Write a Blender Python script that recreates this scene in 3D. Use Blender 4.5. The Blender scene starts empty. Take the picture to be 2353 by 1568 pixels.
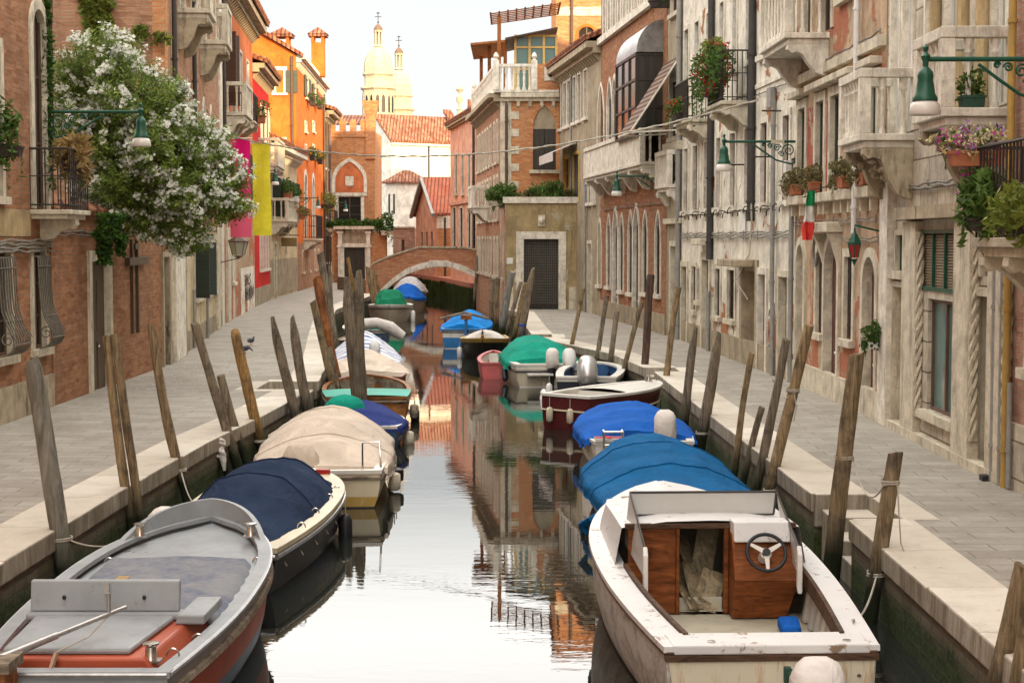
import bpy, bmesh, math, random
from mathutils import Vector, Matrix, noise
random.seed(7)
sc = bpy.context.scene
COL = sc.collection
R = math.radians
# ------------------------------------------------------------------ camera
F, YH, CZ, QZ = 3730.0, 550.0, 3.5, 0.7          # focal length (2352 px wide frame), horizon row, eye and quay heights
TILT = math.atan((784 - YH) / F)
cd = bpy.data.cameras.new('camera'); cam = bpy.data.objects.new('camera', cd); COL.objects.link(cam)
cd.sensor_width = 36; cd.lens = F / 2352 * 36; cd.clip_end = 3000; cd.clip_start = .1
cam.location = (0, 0, CZ); cam.rotation_euler = (R(90) - TILT, 0, 0)
sc.camera = cam
# ------------------------------------------------------------------ sky and sun
SUN_EL, SUN_AZ = 11.0, 156.0                      # low evening sun behind the camera, to its right (azimuth clockwise from +Y)
w = bpy.data.worlds.new('World'); sc.world = w; w.use_nodes = True
nt = w.node_tree; bg = nt.nodes['Background']
sky = nt.nodes.new('ShaderNodeTexSky'); sky.sky_type = 'NISHITA'; sky.sun_disc = False
sky.sun_elevation = R(SUN_EL); sky.sun_rotation = R(SUN_AZ)
sky.air_density = 1.0; sky.dust_density = 3.0
mxs = nt.nodes.new('ShaderNodeMix'); mxs.data_type = 'RGBA'; mxs.inputs[0].default_value = .93
tcw = nt.nodes.new('ShaderNodeTexCoord'); sxw = nt.nodes.new('ShaderNodeSeparateXYZ'); mrw = nt.nodes.new('ShaderNodeMapRange')   # upper sky out of view brightened to light the canal and its reflections
nt.links.new(tcw.outputs['Generated'], sxw.inputs[0]); nt.links.new(sxw.outputs[2], mrw.inputs[0])
mrw.inputs[1].default_value = .148; mrw.inputs[2].default_value = .24; mrw.inputs[3].default_value = 0; mrw.inputs[4].default_value = 1
hz = nt.nodes.new('ShaderNodeMix'); hz.data_type = 'RGBA'; nt.links.new(mrw.outputs[0], hz.inputs[0]); hz.inputs[6].default_value = (3.36, 3.40, 3.40, 1); hz.inputs[7].default_value = (12.8, 12.4, 11.7, 1)
nt.links.new(sky.outputs[0], mxs.inputs[6]); nt.links.new(hz.outputs[2], mxs.inputs[7])
nt.links.new(mxs.outputs[2], bg.inputs[0]); bg.inputs[1].default_value = .12
ld = bpy.data.lights.new('sun', 'SUN'); ld.energy = 3.4; ld.angle = R(1.0); ld.color = (1, .70, .36)
sun = bpy.data.objects.new('sun', ld); COL.objects.link(sun)
az, el = R(SUN_AZ), R(SUN_EL)
sv = Vector((math.sin(az) * math.cos(el), math.cos(az) * math.cos(el), math.sin(el)))
sun.rotation_euler = (-sv).to_track_quat('-Z', 'Y').to_euler(); sun.location = (20, -40, 40)
sc.view_settings.view_transform = 'Standard'; sc.view_settings.look = 'None'
sc.view_settings.exposure = 1.3; sc.view_settings.gamma = 1
# ------------------------------------------------------------------ helpers: pixel rays (2352 x 1568 frame) met with real planes
CAM = Vector((0, 0, CZ))
def ray(x, y):
    a, b = (x - 1176) / F, (784 - y) / F
    return Vector((a, math.cos(TILT) + b * math.sin(TILT), -math.sin(TILT) + b * math.cos(TILT)))
def onz(x, y, z=QZ):
    r = ray(x, y); return CAM + r * ((z - CZ) / r.z)
def ony(x, y, Y):
    r = ray(x, y); return CAM + r * (Y / r.y)
# ------------------------------------------------------------------ mesh builder
class MB:
    def __init__(s): s.v = []; s.f = []; s.m = []
    def add(s, vs, fs, mi=0):
        o = len(s.v); s.v += [tuple(p) for p in vs]
        for f in fs: s.f.append([i + o for i in f]); s.m.append(mi)
        return s
    def quad(s, a, b, c, d, mi=0): return s.add([a, b, c, d], [[0, 1, 2, 3]], mi)
    def hexa(s, p, mi=0):          # p: 8 corners, bottom ring then top ring
        return s.add(p, [[3, 2, 1, 0], [4, 5, 6, 7], [0, 1, 5, 4], [1, 2, 6, 5], [2, 3, 7, 6], [3, 0, 4, 7]], mi)
    def box(s, x0, x1, y0, y1, z0, z1, mi=0, M=None):
        p = [Vector(q) for q in ((x0, y0, z0), (x1, y0, z0), (x1, y1, z0), (x0, y1, z0), (x0, y0, z1), (x1, y0, z1), (x1, y1, z1), (x0, y1, z1))]
        if M: p = [M @ q for q in p]
        return s.hexa(p, mi)
    def loft(s, rings, close=True, caps=True, mi=0):
        n = len(rings[0]); o = len(s.v)
        for r in rings: s.v += [tuple(p) for p in r]
        k = n if close else n - 1
        for i in range(len(rings) - 1):
            for j in range(k):
                a = o + i * n + j; b = o + i * n + (j + 1) % n
                s.f.append([a, b, b + n, a + n]); s.m.append(mi)
        if caps and close:
            s.f.append([o + j for j in range(n)][::-1]); s.m.append(mi)
            s.f.append([o + (len(rings) - 1) * n + j for j in range(n)]); s.m.append(mi)
        return s
    def tube(s, path, rad, n=8, mi=0, caps=True):
        path = [Vector(p) for p in path]; rings = []
        t0 = None
        for i, p in enumerate(path):
            t = (path[min(i + 1, len(path) - 1)] - path[max(i - 1, 0)])
            t = t.normalized() if t.length > 1e-9 else Vector((0, 0, 1))
            if t0 is None:
                a = t.orthogonal().normalized()
            else:
                a = (a - t * a.dot(t)); a = a.normalized() if a.length > 1e-6 else t.orthogonal().normalized()
            t0 = t; b = t.cross(a); r = rad[i] if isinstance(rad, (list, tuple)) else rad
            rings.append([p + (a * math.cos(2 * math.pi * k / n) + b * math.sin(2 * math.pi * k / n)) * r for k in range(n)])
        return s.loft(rings, True, caps, mi)
    def lathe(s, prof, c=(0, 0, 0), n=16, mi=0, ax=None):
        c = Vector(c); rings = []
        for r, z in prof: rings.append([c + Vector((r * math.cos(2 * math.pi * k / n), r * math.sin(2 * math.pi * k / n), z)) for k in range(n)])
        return s.loft(rings, True, True, mi)
    def prism(s, poly, a, b, mi=0):     # poly: list of points; extruded from offset a to offset b (vectors)
        a, b = Vector(a), Vector(b); n = len(poly)
        vs = [Vector(p) + a for p in poly] + [Vector(p) + b for p in poly]
        fs = [list(range(n))[::-1], [n + i for i in range(n)]] + [[i, (i + 1) % n, n + (i + 1) % n, n + i] for i in range(n)]
        return s.add(vs, fs, mi)
    def build(s, name, mats, parent=None, smooth=None, bevel=0, kind=None):
        me = bpy.data.meshes.new(name); off = LOC.get(parent.name, Vector()) if parent else Vector()
        me.from_pydata([(p[0] - off.x, p[1] - off.y, p[2] - off.z) for p in s.v], [], s.f)
        if not isinstance(mats, (list, tuple)): mats = [mats]
        for m in mats: me.materials.append(m)
        me.polygons.foreach_set('material_index', s.m)
        ul = me.uv_layers.new(name='uv'); uvs = [0.0] * (2 * len(me.loops)); V = s.v
        for p in me.polygons:
            n = p.normal; fl = abs(n.z) > .75
            if not fl:
                tx, ty = -n.y, n.x; l = math.hypot(tx, ty) or 1; tx /= l; ty /= l
                if abs(tx) > abs(ty) and tx < 0 or abs(ty) >= abs(tx) and ty < 0: tx, ty = -tx, -ty
            for li in p.loop_indices:
                c = V[me.loops[li].vertex_index]
                if fl: uvs[2 * li] = c[0]; uvs[2 * li + 1] = c[1]
                else: uvs[2 * li] = c[0] * tx + c[1] * ty; uvs[2 * li + 1] = c[2]
        ul.data.foreach_set('uv', uvs)
        if smooth:
            me.polygons.foreach_set('use_smooth', [True] * len(me.polygons))
            me.set_sharp_from_angle(angle=R(smooth))
        ob = bpy.data.objects.new(name, me); COL.objects.link(ob)
        if parent: ob.parent = parent; LOC[ob.name] = off
        if bevel:
            b = ob.modifiers.new('bevel', 'BEVEL'); b.width = bevel; b.segments = 2; b.limit_method = 'ANGLE'
        if kind: ob['kind'] = kind
        return ob
LOC = {}
def thing(name, label, cat, loc=(0, 0, 0), group=None):
    o = bpy.data.objects.new(name, None); COL.objects.link(o); o.location = loc; o.empty_display_size = .2
    LOC[o.name] = Vector(loc); o['label'] = label; o['category'] = cat
    if group: o['group'] = group
    return o
def tag(o, label, cat, group=None):
    o['label'] = label; o['category'] = cat
    if group: o['group'] = group
    return o
def catenary(a, b, sag, n=14):
    a, b = Vector(a), Vector(b)
    return [a.lerp(b, i / n) - Vector((0, 0, sag * 4 * (i / n) * (1 - i / n))) for i in range(n + 1)]
# ------------------------------------------------------------------ materials
class N:
    def __init__(s, name):
        s.m = bpy.data.materials.new(name); s.m.use_nodes = True; s.t = s.m.node_tree
        s.b = s.t.nodes['Principled BSDF']; s.uv = None
    def n(s, typ, **kw):
        x = s.t.nodes.new('ShaderNode' + typ)
        for k, v in kw.items(): setattr(x, k, v)
        return x
    def l(s, a, b): s.t.links.new(a, b)
    def co(s, kind='UV', scale=(1, 1, 1), rot=(0, 0, 0)):
        tc = s.n('TexCoord'); mp = s.n('Mapping'); src = tc.outputs[kind]
        if kind == 'Object':        # no two objects share the same patch of grain
            oi = s.n('ObjectInfo'); ad = s.n('VectorMath', operation='ADD'); k = s.n('VectorMath', operation='SCALE'); s.l(oi.outputs['Location'], k.inputs[0]); k.inputs['Scale'].default_value = .37
            s.l(src, ad.inputs[0]); s.l(k.outputs[0], ad.inputs[1]); src = ad.outputs[0]
        s.l(src, mp.inputs[0])
        mp.inputs['Scale'].default_value = scale; mp.inputs['Rotation'].default_value = rot
        return mp.outputs[0]
    def noise(s, vec, scale, detail=4, rough=.6, dist=0):
        x = s.n('TexNoise'); s.l(vec, x.inputs['Vector']); x.inputs['Scale'].default_value = scale
        x.inputs['Detail'].default_value = detail; x.inputs['Roughness'].default_value = rough; x.inputs['Distortion'].default_value = dist
        return x.outputs['Fac']
    def ramp(s, fac, stops):
        x = s.n('ValToRGB'); s.l(fac, x.inputs[0]); e = x.color_ramp.elements
        while len(e) < len(stops): e.new(.5)
        for q, (p, c) in zip(e, stops):
            q.position = p; q.color = (c, c, c, 1) if isinstance(c, (int, float)) else (*c, 1)
        return x.outputs[0]
    def mix(s, fac, a, b, mode='MIX'):
        x = s.n('Mix', data_type='RGBA', blend_type=mode)
        for i, q in ((0, fac), (6, a), (7, b)):
            if isinstance(q, (int, float)): x.inputs[i].default_value = q if i == 0 else (q, q, q, 1)
            elif isinstance(q, tuple): x.inputs[i].default_value = (*q, 1)
            else: s.l(q, x.inputs[i])
        return x.outputs[2]
    def math(s, op, a, b):
        x = s.n('Math', operation=op)
        for i, q in enumerate((a, b)):
            if isinstance(q, (int, float)): x.inputs[i].default_value = q
            else: s.l(q, x.inputs[i])
        return x.outputs[0]
    def bump(s, h, strength=.4, dist=.02, normal=None):
        x = s.n('Bump'); x.inputs['Strength'].default_value = strength; x.inputs['Distance'].default_value = dist
        s.l(h, x.inputs['Height'])
        if normal: s.l(normal, x.inputs['Normal'])
        return x.outputs[0]
    def out(s, col, rough=.8, bump=None, metal=0, spec=.4):
        if isinstance(col, tuple): s.b.inputs['Base Color'].default_value = (*col, 1)
        else: s.l(col, s.b.inputs['Base Color'])
        if isinstance(rough, (int, float)): s.b.inputs['Roughness'].default_value = rough
        else: s.l(rough, s.b.inputs['Roughness'])
        s.b.inputs['Metallic'].default_value = metal; s.b.inputs['Specular IOR Level'].default_value = spec
        if bump: s.l(bump, s.b.inputs['Normal'])
        return s.m
def sc3(c, k): return tuple(min(1, x * k) for x in c)
def m_plain(name, c, rough=.6, var=.25, scale=6, bump=.15, metal=0, spec=.4, kind='Object'):
    n = N(name); v = n.co(kind); a = n.noise(v, scale, 6, .65); b = n.noise(v, scale * .17, 3)
    col = n.mix(n.ramp(a, [(.3, 0.), (.75, 1.)]), sc3(c, 1 - var), sc3(c, 1 + var * .7))
    col = n.mix(n.math('MULTIPLY', n.ramp(b, [(.45, 0.), (.7, 1.)]), var * 1.6), col, sc3(c, .6))
    return n.out(col, rough, n.bump(a, bump, .01), metal, spec)
def m_brick(name, c1, c2, mortar, plaster=None, amount=.5, stain=(.12, .10, .08), pscale=.5, fade=None):
    """Brick courses 26 x 7 cm with uneven tone, soot, and (optionally) plaster left in patches."""
    n = N(name); v = n.co('UV'); bt = n.n('TexBrick'); n.l(v, bt.inputs['Vector'])
    bt.inputs['Scale'].default_value = 1; bt.inputs['Brick Width'].default_value = .26; bt.inputs['Row Height'].default_value = .075
    bt.inputs['Mortar Size'].default_value = .009; bt.inputs['Mortar Smooth'].default_value = .3; bt.inputs['Bias'].default_value = .1
    bt.inputs['Color1'].default_value = (*c1, 1); bt.inputs['Color2'].default_value = (*c2, 1); bt.inputs['Mortar'].default_value = (*mortar, 1)
    a = n.noise(v, .9, 6, .7, .4); b = n.noise(v, 9, 4, .7); s = n.noise(n.co('UV', (1.6, .22, 1)), 1.3, 5, .7)
    cell = n.n('TexVoronoi'); n.l(n.co('UV', (3.8, 13.3, 1)), cell.inputs['Vector']); cell.inputs['Scale'].default_value = 1
    cs_ = n.n('SeparateXYZ'); n.l(cell.outputs['Color'], cs_.inputs[0]); col = n.mix(.75, bt.outputs['Color'], n.ramp(cs_.outputs[0], [(0., .22), (1., .72)]), 'SOFT_LIGHT')
    col = n.mix(n.math('MULTIPLY', n.ramp(a, [(.35, 0.), (.7, 1.)]), .55), col, tuple(x * .5 + y * .5 for x, y in zip(sc3(c1, .6), mortar)))
    col = n.mix(n.math('MULTIPLY', n.ramp(b, [(.4, 0.), (.8, 1.)]), .35), col, sc3(c2, .45))
    col = n.mix(n.math('MULTIPLY', n.ramp(s, [(.52, 0.), (.75, 1.)]), .6), col, stain)
    h = n.math('ADD', n.math('MULTIPLY', bt.outputs['Fac'], -1.0), n.math('MULTIPLY', b, .8))
    if plaster:
        p = n.noise(v, pscale, 8, .62, .3); msk = n.ramp(p, [(amount - .012, 0.), (amount + .012, 1.)])
        pc = n.mix(n.ramp(n.noise(v, 2.2, 7, .7), [(.35, 0.), (.7, 1.)]), sc3(plaster, .72), plaster)
        pc = n.mix(n.math('MULTIPLY', n.ramp(s, [(.48, 0.), (.7, 1.)]), .6), pc, sc3(plaster, .45))
        col = n.mix(msk, col, pc); h = n.math('ADD', n.math('MULTIPLY', h, n.math('SUBTRACT', 1.0, msk)), n.math('MULTIPLY', msk, 1.6))
    return n.out(col, .88, n.bump(h, .75, .025), 0, .06)
def m_plaster(name, c, stain=(.16, .14, .11), peel=None, amount=.62, dirty=.6):
    n = N(name); v = n.co('UV'); a = n.noise(v, 1.4, 8, .7, .5); b = n.noise(v, 14, 5, .7); s = n.noise(n.co('UV', (1.9, .16, 1)), 1.4, 6, .72)
    col = n.mix(n.ramp(a, [(.36, 0.), (.62, 1.)]), sc3(c, .66), sc3(c, 1.14)); e = n.noise(v, 5.5, 9, .78, .8)
    col = n.mix(n.math('MULTIPLY', n.ramp(e, [(.53, 0.), (.58, 1.)]), dirty * .55), col, tuple(x * .45 + y * .55 for x, y in zip(c, stain)))
    col = n.mix(n.math('MULTIPLY', n.ramp(b, [(.48, 0.), (.70, 1.)]), .3), col, sc3(c, .45))
    col = n.mix(n.math('MULTIPLY', n.ramp(s, [(.50, 0.), (.64, 1.)]), dirty), col, stain)
    h = n.math('ADD', a, n.math('MULTIPLY', b, .3))
    if peel:
        sz = n.n('SeparateXYZ'); n.l(v, sz.inputs[0]); p = n.math('ADD', n.noise(v, .75, 9, .66, .4), n.math('MULTIPLY', n.ramp(n.math('MULTIPLY', sz.outputs[1], .25), [(.2, 1.), (.62, 0.)]), .10)); msk = n.ramp(p, [(amount - .012, 0.), (amount + .012, 1.)])
        pc = n.mix(n.ramp(b, [(.3, 0.), (.7, 1.)]), sc3(peel, .65), sc3(peel, 1.1))
        col = n.mix(msk, col, pc); h = n.math('SUBTRACT', h, n.math('MULTIPLY', msk, .8))
    return n.out(col, .85, n.bump(h, .6, .025), 0, .06)
def m_stone(name, c, stain=(.10, .09, .075), dirty=.6, joints=False):
    n = N(name); v = n.co('UV'); a = n.noise(v, 3.0, 8, .7, .3); b = n.noise(v, 30, 4, .7); s = n.noise(n.co('UV', (3, .5, 1)), 1.6, 6, .75)
    col = n.mix(n.ramp(a, [(.36, 0.), (.62, 1.)]), sc3(c, .70), sc3(c, 1.12)); e = n.noise(v, 9, 8, .8, .6)
    col = n.mix(n.math('MULTIPLY', n.ramp(e, [(.56, 0.), (.63, 1.)]), .5), col, sc3(c, .5))
    col = n.mix(n.math('MULTIPLY', n.ramp(s, [(.52, 0.), (.66, 1.)]), dirty), col, stain)
    col = n.mix(n.math('MULTIPLY', n.ramp(b, [(.55, 0.), (.72, 1.)]), .3), col, sc3(c, .45))
    h_ = n.math('ADD', a, n.math('MULTIPLY', b, .35))
    if joints:
        bt = n.n('TexBrick'); n.l(v, bt.inputs['Vector']); bt.inputs['Scale'].default_value = 1; bt.inputs['Brick Width'].default_value = .95; bt.inputs['Row Height'].default_value = .42; bt.inputs['Mortar Size'].default_value = .012
        bt.inputs['Color1'].default_value = (.80, .80, .80, 1); bt.inputs['Color2'].default_value = (1.08, 1.06, 1.02, 1); bt.inputs['Mortar'].default_value = (.35, .32, .28, 1)
        col = n.mix(1.0, col, bt.outputs['Color'], 'MULTIPLY'); h_ = n.math('SUBTRACT', h_, bt.outputs['Fac'])
    return n.out(col, .8, n.bump(h_, .5, .02), 0, .08)
def m_wood(name, c, dark=(.035, .025, .018), grain=1.0, rough=.8, axis=(9, 9, .7), wet=False):
    n = N(name); v = n.co('Object', axis); a = n.noise(v, 1.7, 8, .72, 1.2); b = n.noise(n.co('Object'), 3.2, 5, .65)
    col = n.mix(n.ramp(a, [(.36, 0.), (.62, 1.)]), sc3(c, .38), sc3(c, 1.15))
    col = n.mix(n.math('MULTIPLY', n.ramp(b, [(.48, 0.), (.66, 1.)]), .8), col, dark)
    oi = n.n('ObjectInfo'); col = n.mix(n.math('MULTIPLY', oi.outputs['Random'], .45 if wet else .0), col, n.mix(n.ramp(a, [(.36, 0.), (.62, 1.)]), (.06, .045, .03), (.21, .185, .15)))
    if wet:     # green-black tidal zone near the waterline
        g = n.n('NewGeometry'); sx = n.n('SeparateXYZ'); n.l(g.outputs['Position'], sx.inputs[0])
        z = n.math('ADD', sx.outputs[2], n.math('MULTIPLY', b, .5)); col = n.mix(n.ramp(z, [(.58, 1.), (.98, 0.)]), col, (.020, .024, .012))
    return n.out(col, rough, n.bump(a, 1.2 * grain, .025), 0, .12)
def m_planks(name, c, step=.12, vertical=True, rough=.6):
    n = N(name); v = n.co('UV'); wv = n.n('TexWave', wave_type='BANDS', bands_direction='X' if vertical else 'Y', wave_profile='SAW')
    n.l(v, wv.inputs['Vector']); wv.inputs['Scale'].default_value = .1591 * 2 / step * .5 * 2; wv.inputs['Distortion'].default_value = 0
    a = n.noise(n.co('UV', (14, 1.2, 1) if vertical else (1.2, 14, 1)), 1.5, 6, .7)
    col = n.mix(n.ramp(a, [(.3, 0.), (.7, 1.)]), sc3(c, .6), sc3(c, 1.25)); gap = n.ramp(wv.outputs['Fac'], [(.0, 0.), (.08, 1.)])
    col = n.mix(gap, sc3(c, .25), col)
    return n.out(col, rough, n.bump(n.math('ADD', gap, n.math('MULTIPLY', a, .3)), .6, .02), 0, .35)
def m_tiles(name, c1=(.40, .13, .07), c2=(.55, .27, .15)):
    n = N(name); v = n.co('UV'); wv = n.n('TexWave', wave_type='BANDS', bands_direction='X', wave_profile='SIN')
    n.l(v, wv.inputs['Vector']); wv.inputs['Scale'].default_value = 1.3; vo = n.n('TexVoronoi'); n.l(n.co('UV', (4.2, 2.6, 1)), vo.inputs['Vector']); vo.inputs['Scale'].default_value = 1
    wn = n.n('TexWhiteNoise'); n.l(vo.outputs['Color'], wn.inputs['Vector'])
    col = n.mix(wn.outputs['Value'], c1, c2); col = n.mix(n.ramp(n.noise(v, 1.5, 5, .7), [(.45, 0.), (.75, .6)]), col, (.10, .07, .05))
    col = n.mix(n.ramp(wv.outputs['Fac'], [(.0, 1.), (.35, 0.)]), col, sc3(c1, .4))
    return n.out(col, .85, n.bump(wv.outputs['Fac'], .8, .06), 0, .08)
def m_cloth(name, c, rough=.85, var=.18, kind='Object', wrinkle=1.0):
    n = N(name); v = n.co(kind); a = n.noise(v, 2.4, 5, .6, .8); b = n.noise(v, 90, 2); d = n.noise(n.co(kind, (2.2, 1, 2)), 2.8, 4, .55, 1.2)
    col = n.mix(n.ramp(a, [(.3, 0.), (.7, 1.)]), sc3(c, 1 - var), sc3(c, 1 + var))
    h = n.math('ADD', n.math('MULTIPLY', d, 1.0), n.math('MULTIPLY', b, .03))
    return n.out(col, rough, n.bump(h, .5 * wrinkle, .06), 0, .08)
def m_leaf(name, c, var=.5, rough=.55, c2=None):
    n = N(name); g = n.n('NewGeometry'); a = n.noise(n.co('Object'), 2.2, 3)
    c2 = c2 or sc3(c, 1.9)
    col = n.mix(g.outputs['Random Per Island'], sc3(c, 1 - var), c2); col = n.mix(n.ramp(a, [(.35, .0), (.7, .7)]), col, sc3(c, .55))
    n.out(col, rough, None, 0, .12)
    tl = n.n('BsdfTranslucent'); n.l(col, tl.inputs[0]); mx = n.n('MixShader'); mx.inputs[0].default_value = .32; o = n.t.nodes['Material Output']
    n.l(n.b.outputs[0], mx.inputs[1]); n.l(tl.outputs[0], mx.inputs[2]); n.l(mx.outputs[0], o.inputs[0])
    return n.m
def m_paint(name, c, rough=.3, wear=.35, wc=(.5, .47, .4), scale=5):
    n = N(name); v = n.co('Object'); a = n.noise(v, scale, 8, .75, .3); b = n.noise(v, scale * .3, 4, .6)
    col = n.mix(n.ramp(b, [(.3, 0.), (.75, 1.)]), sc3(c, .78), sc3(c, 1.1)); col = n.mix(n.math('MULTIPLY', n.ramp(a, [(.56, 0.), (.68, 1.)]), wear), col, wc)
    return n.out(col, n.math('ADD', rough, n.math('MULTIPLY', a, .25)), n.bump(a, .12, .01), 0, .5)
M = {}
M['brick'] = m_brick('worn_red_brick', (.32, .13, .062), (.40, .185, .095), (.30, .22, .15))
M['brick_pale'] = m_brick('pale_brick', (.38, .17, .09), (.44, .23, .14), (.38, .29, .20), (.44, .33, .21), .62)
M['brick_orange'] = m_brick('orange_brick', (.55, .185, .06), (.62, .27, .11), (.45, .34, .22), (.45, .40, .30), .66)
M['brick_pink'] = m_brick('pinkish_brick', (.42, .21, .15), (.48, .27, .19), (.42, .34, .27), (.52, .34, .26), .56)
M['brick_mauve'] = m_brick('purplish_brick', (.33, .13, .065), (.39, .175, .095), (.27, .20, .13), None)
M['brick_bridge'] = m_brick('bridge_brick', (.45, .17, .085), (.52, .23, .12), (.42, .28, .18), None, .5, (.2, .12, .08))
M['plaster_grey'] = m_plaster('grey_beige_plaster', (.36, .30, .21), dirty=.55)
M['plaster_gate'] = m_plaster('stained_ochre_plaster', (.38, .29, .155), (.12, .09, .045), (.44, .38, .27), .62)
M['plaster_white'] = m_plaster('peeling_white_plaster', (.74, .69, .59), (.32, .27, .20), (.38, .18, .09), .595, .42)
M['plaster_beige'] = m_plaster('beige_plaster', (.44, .33, .18), dirty=.5)
M['plaster_cream'] = m_plaster('cream_plaster', (.58, .48, .31), dirty=.4)
M['plaster_stained'] = m_plaster('stained_tan_plaster', (.48, .35, .235), (.17, .12, .08), (.42, .17, .10), .55, .5)
M['red_wall'] = m_plaster('crimson_plaster', (.54, .028, .024), (.3, .05, .04), dirty=.2)
M['terracotta_wall'] = m_plaster('terracotta_plaster', (.55, .17, .07), (.3, .11, .07), dirty=.3)
M['orange_wall'] = m_plaster('orange_plaster', (.66, .165, .033), (.5, .15, .06), dirty=.25)
M['pink_wall'] = m_plaster('faded_pink_plaster', (.60, .33, .23), (.4, .22, .16), dirty=.3)
M['salmon_wall'] = m_plaster('salmon_plaster', (.64, .36, .25), (.36, .2, .14), dirty=.25)
M['white_wall'] = m_plaster('whitewashed_plaster', (.74, .69, .60), (.55, .49, .40), dirty=.3)
M['stone'] = m_stone('istrian_stone', (.60, .54, .42))
M['stone_white'] = m_stone('pale_stone', (.70, .65, .55), (.20, .16, .11), .6)
M['stone_dirt_shade'] = m_stone('weathered_shade_stone', (.40, .335, .235), (.06, .05, .035), .9)  # grime, plus underside shade put into the colour for balcony corbels and carvings
M['stone_wall'] = m_stone('ashlar_stone', (.54, .49, .40), (.17, .13, .085), .55, True)
M['church'] = m_stone('church_stone', (.50, .44, .32), (.34, .25, .13), .4)
M['tile'] = m_tiles('roof_tile', (.22, .075, .045), (.38, .20, .12))
M['tile_new'] = m_tiles('new_roof_tile', (.34, .10, .06), (.42, .15, .09))
M['green_shutter'] = m_planks('dark_green_boards', (.030, .042, .032), .10, False, .5)
M['slate_shutter'] = m_planks('slate_green_boards', (.055, .085, .085), .09, True, .5)
M['brown_shutter'] = m_planks('brown_boards', (.085, .05, .035), .14, False, .55)
M['olive_shutter'] = m_planks('olive_boards', (.075, .085, .055), .09, False, .55)
M['door_dark'] = m_planks('black_brown_door', (.040, .034, .026), .2, True, .5)
M['door_worn'] = m_planks('worn_brown_door', (.11, .075, .045), .25, True, .75)
M['door_red'] = m_planks('dark_red_door', (.10, .03, .022), .15, True, .5)
M['frame_brown'] = m_plain('brown_sash', (.12, .07, .045), .5)
M['frame_yellow'] = m_plain('yellow_sash', (.55, .36, .10), .5)
M['glass'] = N('window_glass').out((.018, .016, .013), .35, None, 0, .12)
M['glass_pale'] = N('curtained_glass').out((.36, .36, .28), .45, None, 0, .15)
M['glass_dark'] = N('dark_oriel_glass').out((.05, .048, .04), .12, None, 0, .4)
M['glass_teal'] = N('shop_glass').out((.10, .17, .16), .12, None, 0, .4)
M['iron'] = m_plain('wrought_iron', (.035, .028, .023), .55, .3, 20)
M['iron_grey'] = m_plain('galvanised_bars', (.16, .145, .115), .5, .4, 20)
M['pipe'] = m_plain('brown_pipe', (.10, .055, .035), .5)
M['pipe_dark'] = m_plain('dark_pipe', (.045, .042, .038), .5)
M['pipe_grey'] = m_plain('zinc_pipe', (.28, .27, .25), .5)
M['pipe_yellow'] = m_plain('ochre_pipe', (.42, .27, .07), .6)
M['lamp_green'] = m_plain('green_lamp_iron', (.008, .080, .045), .4, .3, 14)
M['lamp_glass'] = N('frosted_glass').out((.62, .58, .52), .25, None, 0, .5)
M['cable'] = m_plain('grey_cable', (.22, .20, .17), .7)
M['cable_pale'] = m_plain('pale_cable', (.42, .38, .31), .7)
M['terracotta'] = m_plain('terracotta_pot', (.42, .15, .07), .8)
M['pot_dark'] = m_plain('dark_planter', (.05, .035, .03), .7)
M['pot_green'] = m_plain('green_planter', (.02, .07, .045), .6)
M['white_paint'] = m_paint('white_paint', (.72, .71, .68), .4, .2)
M['black'] = m_plain('black_rubber', (.015, .015, .018), .5)
M['chrome'] = N('chrome').out((.62, .60, .57), .25, None, 1.0, .5)
M['leaf_oleander'] = m_leaf('oleander_leaf', (.095, .165, .022), .5, .5, (.29, .38, .075))
M['leaf_ivy'] = m_leaf('ivy_leaf', (.035, .085, .016), .4, .5, (.09, .19, .03))
M['leaf_light'] = m_leaf('light_leaf', (.16, .22, .035), .35, .5, (.34, .38, .08))
M['leaf_green'] = m_leaf('green_leaf', (.06, .13, .025), .4, .5, (.16, .25, .06))
M['leaf_olive'] = m_leaf('dry_leaf', (.15, .125, .05), .4, .6, (.26, .23, .10))
M['straw'] = m_leaf('dried_grass', (.40, .26, .10), .3, .7, (.55, .40, .18))
M['petal_white'] = m_leaf('white_petal', (.88, .88, .80), .08, .6, (.97, .96, .90))
M['petal_red'] = m_leaf('red_petal', (.55, .01, .02), .3, .5, (.80, .03, .05))
M['petal_pink'] = m_leaf('pink_petal', (.55, .04, .28), .3, .5, (.75, .20, .50))
M['petal_violet'] = m_leaf('violet_petal', (.45, .22, .55), .3, .5, (.65, .45, .72))
M['petal_yellow'] = m_leaf('pale_yellow_petal', (.80, .74, .32), .15, .5, (.90, .86, .55))
M['petal_purple'] = m_leaf('purple_petal', (.07, .02, .16), .3, .5, (.16, .06, .30))
M['bark'] = m_wood('bark', (.12, .085, .055))
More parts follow.
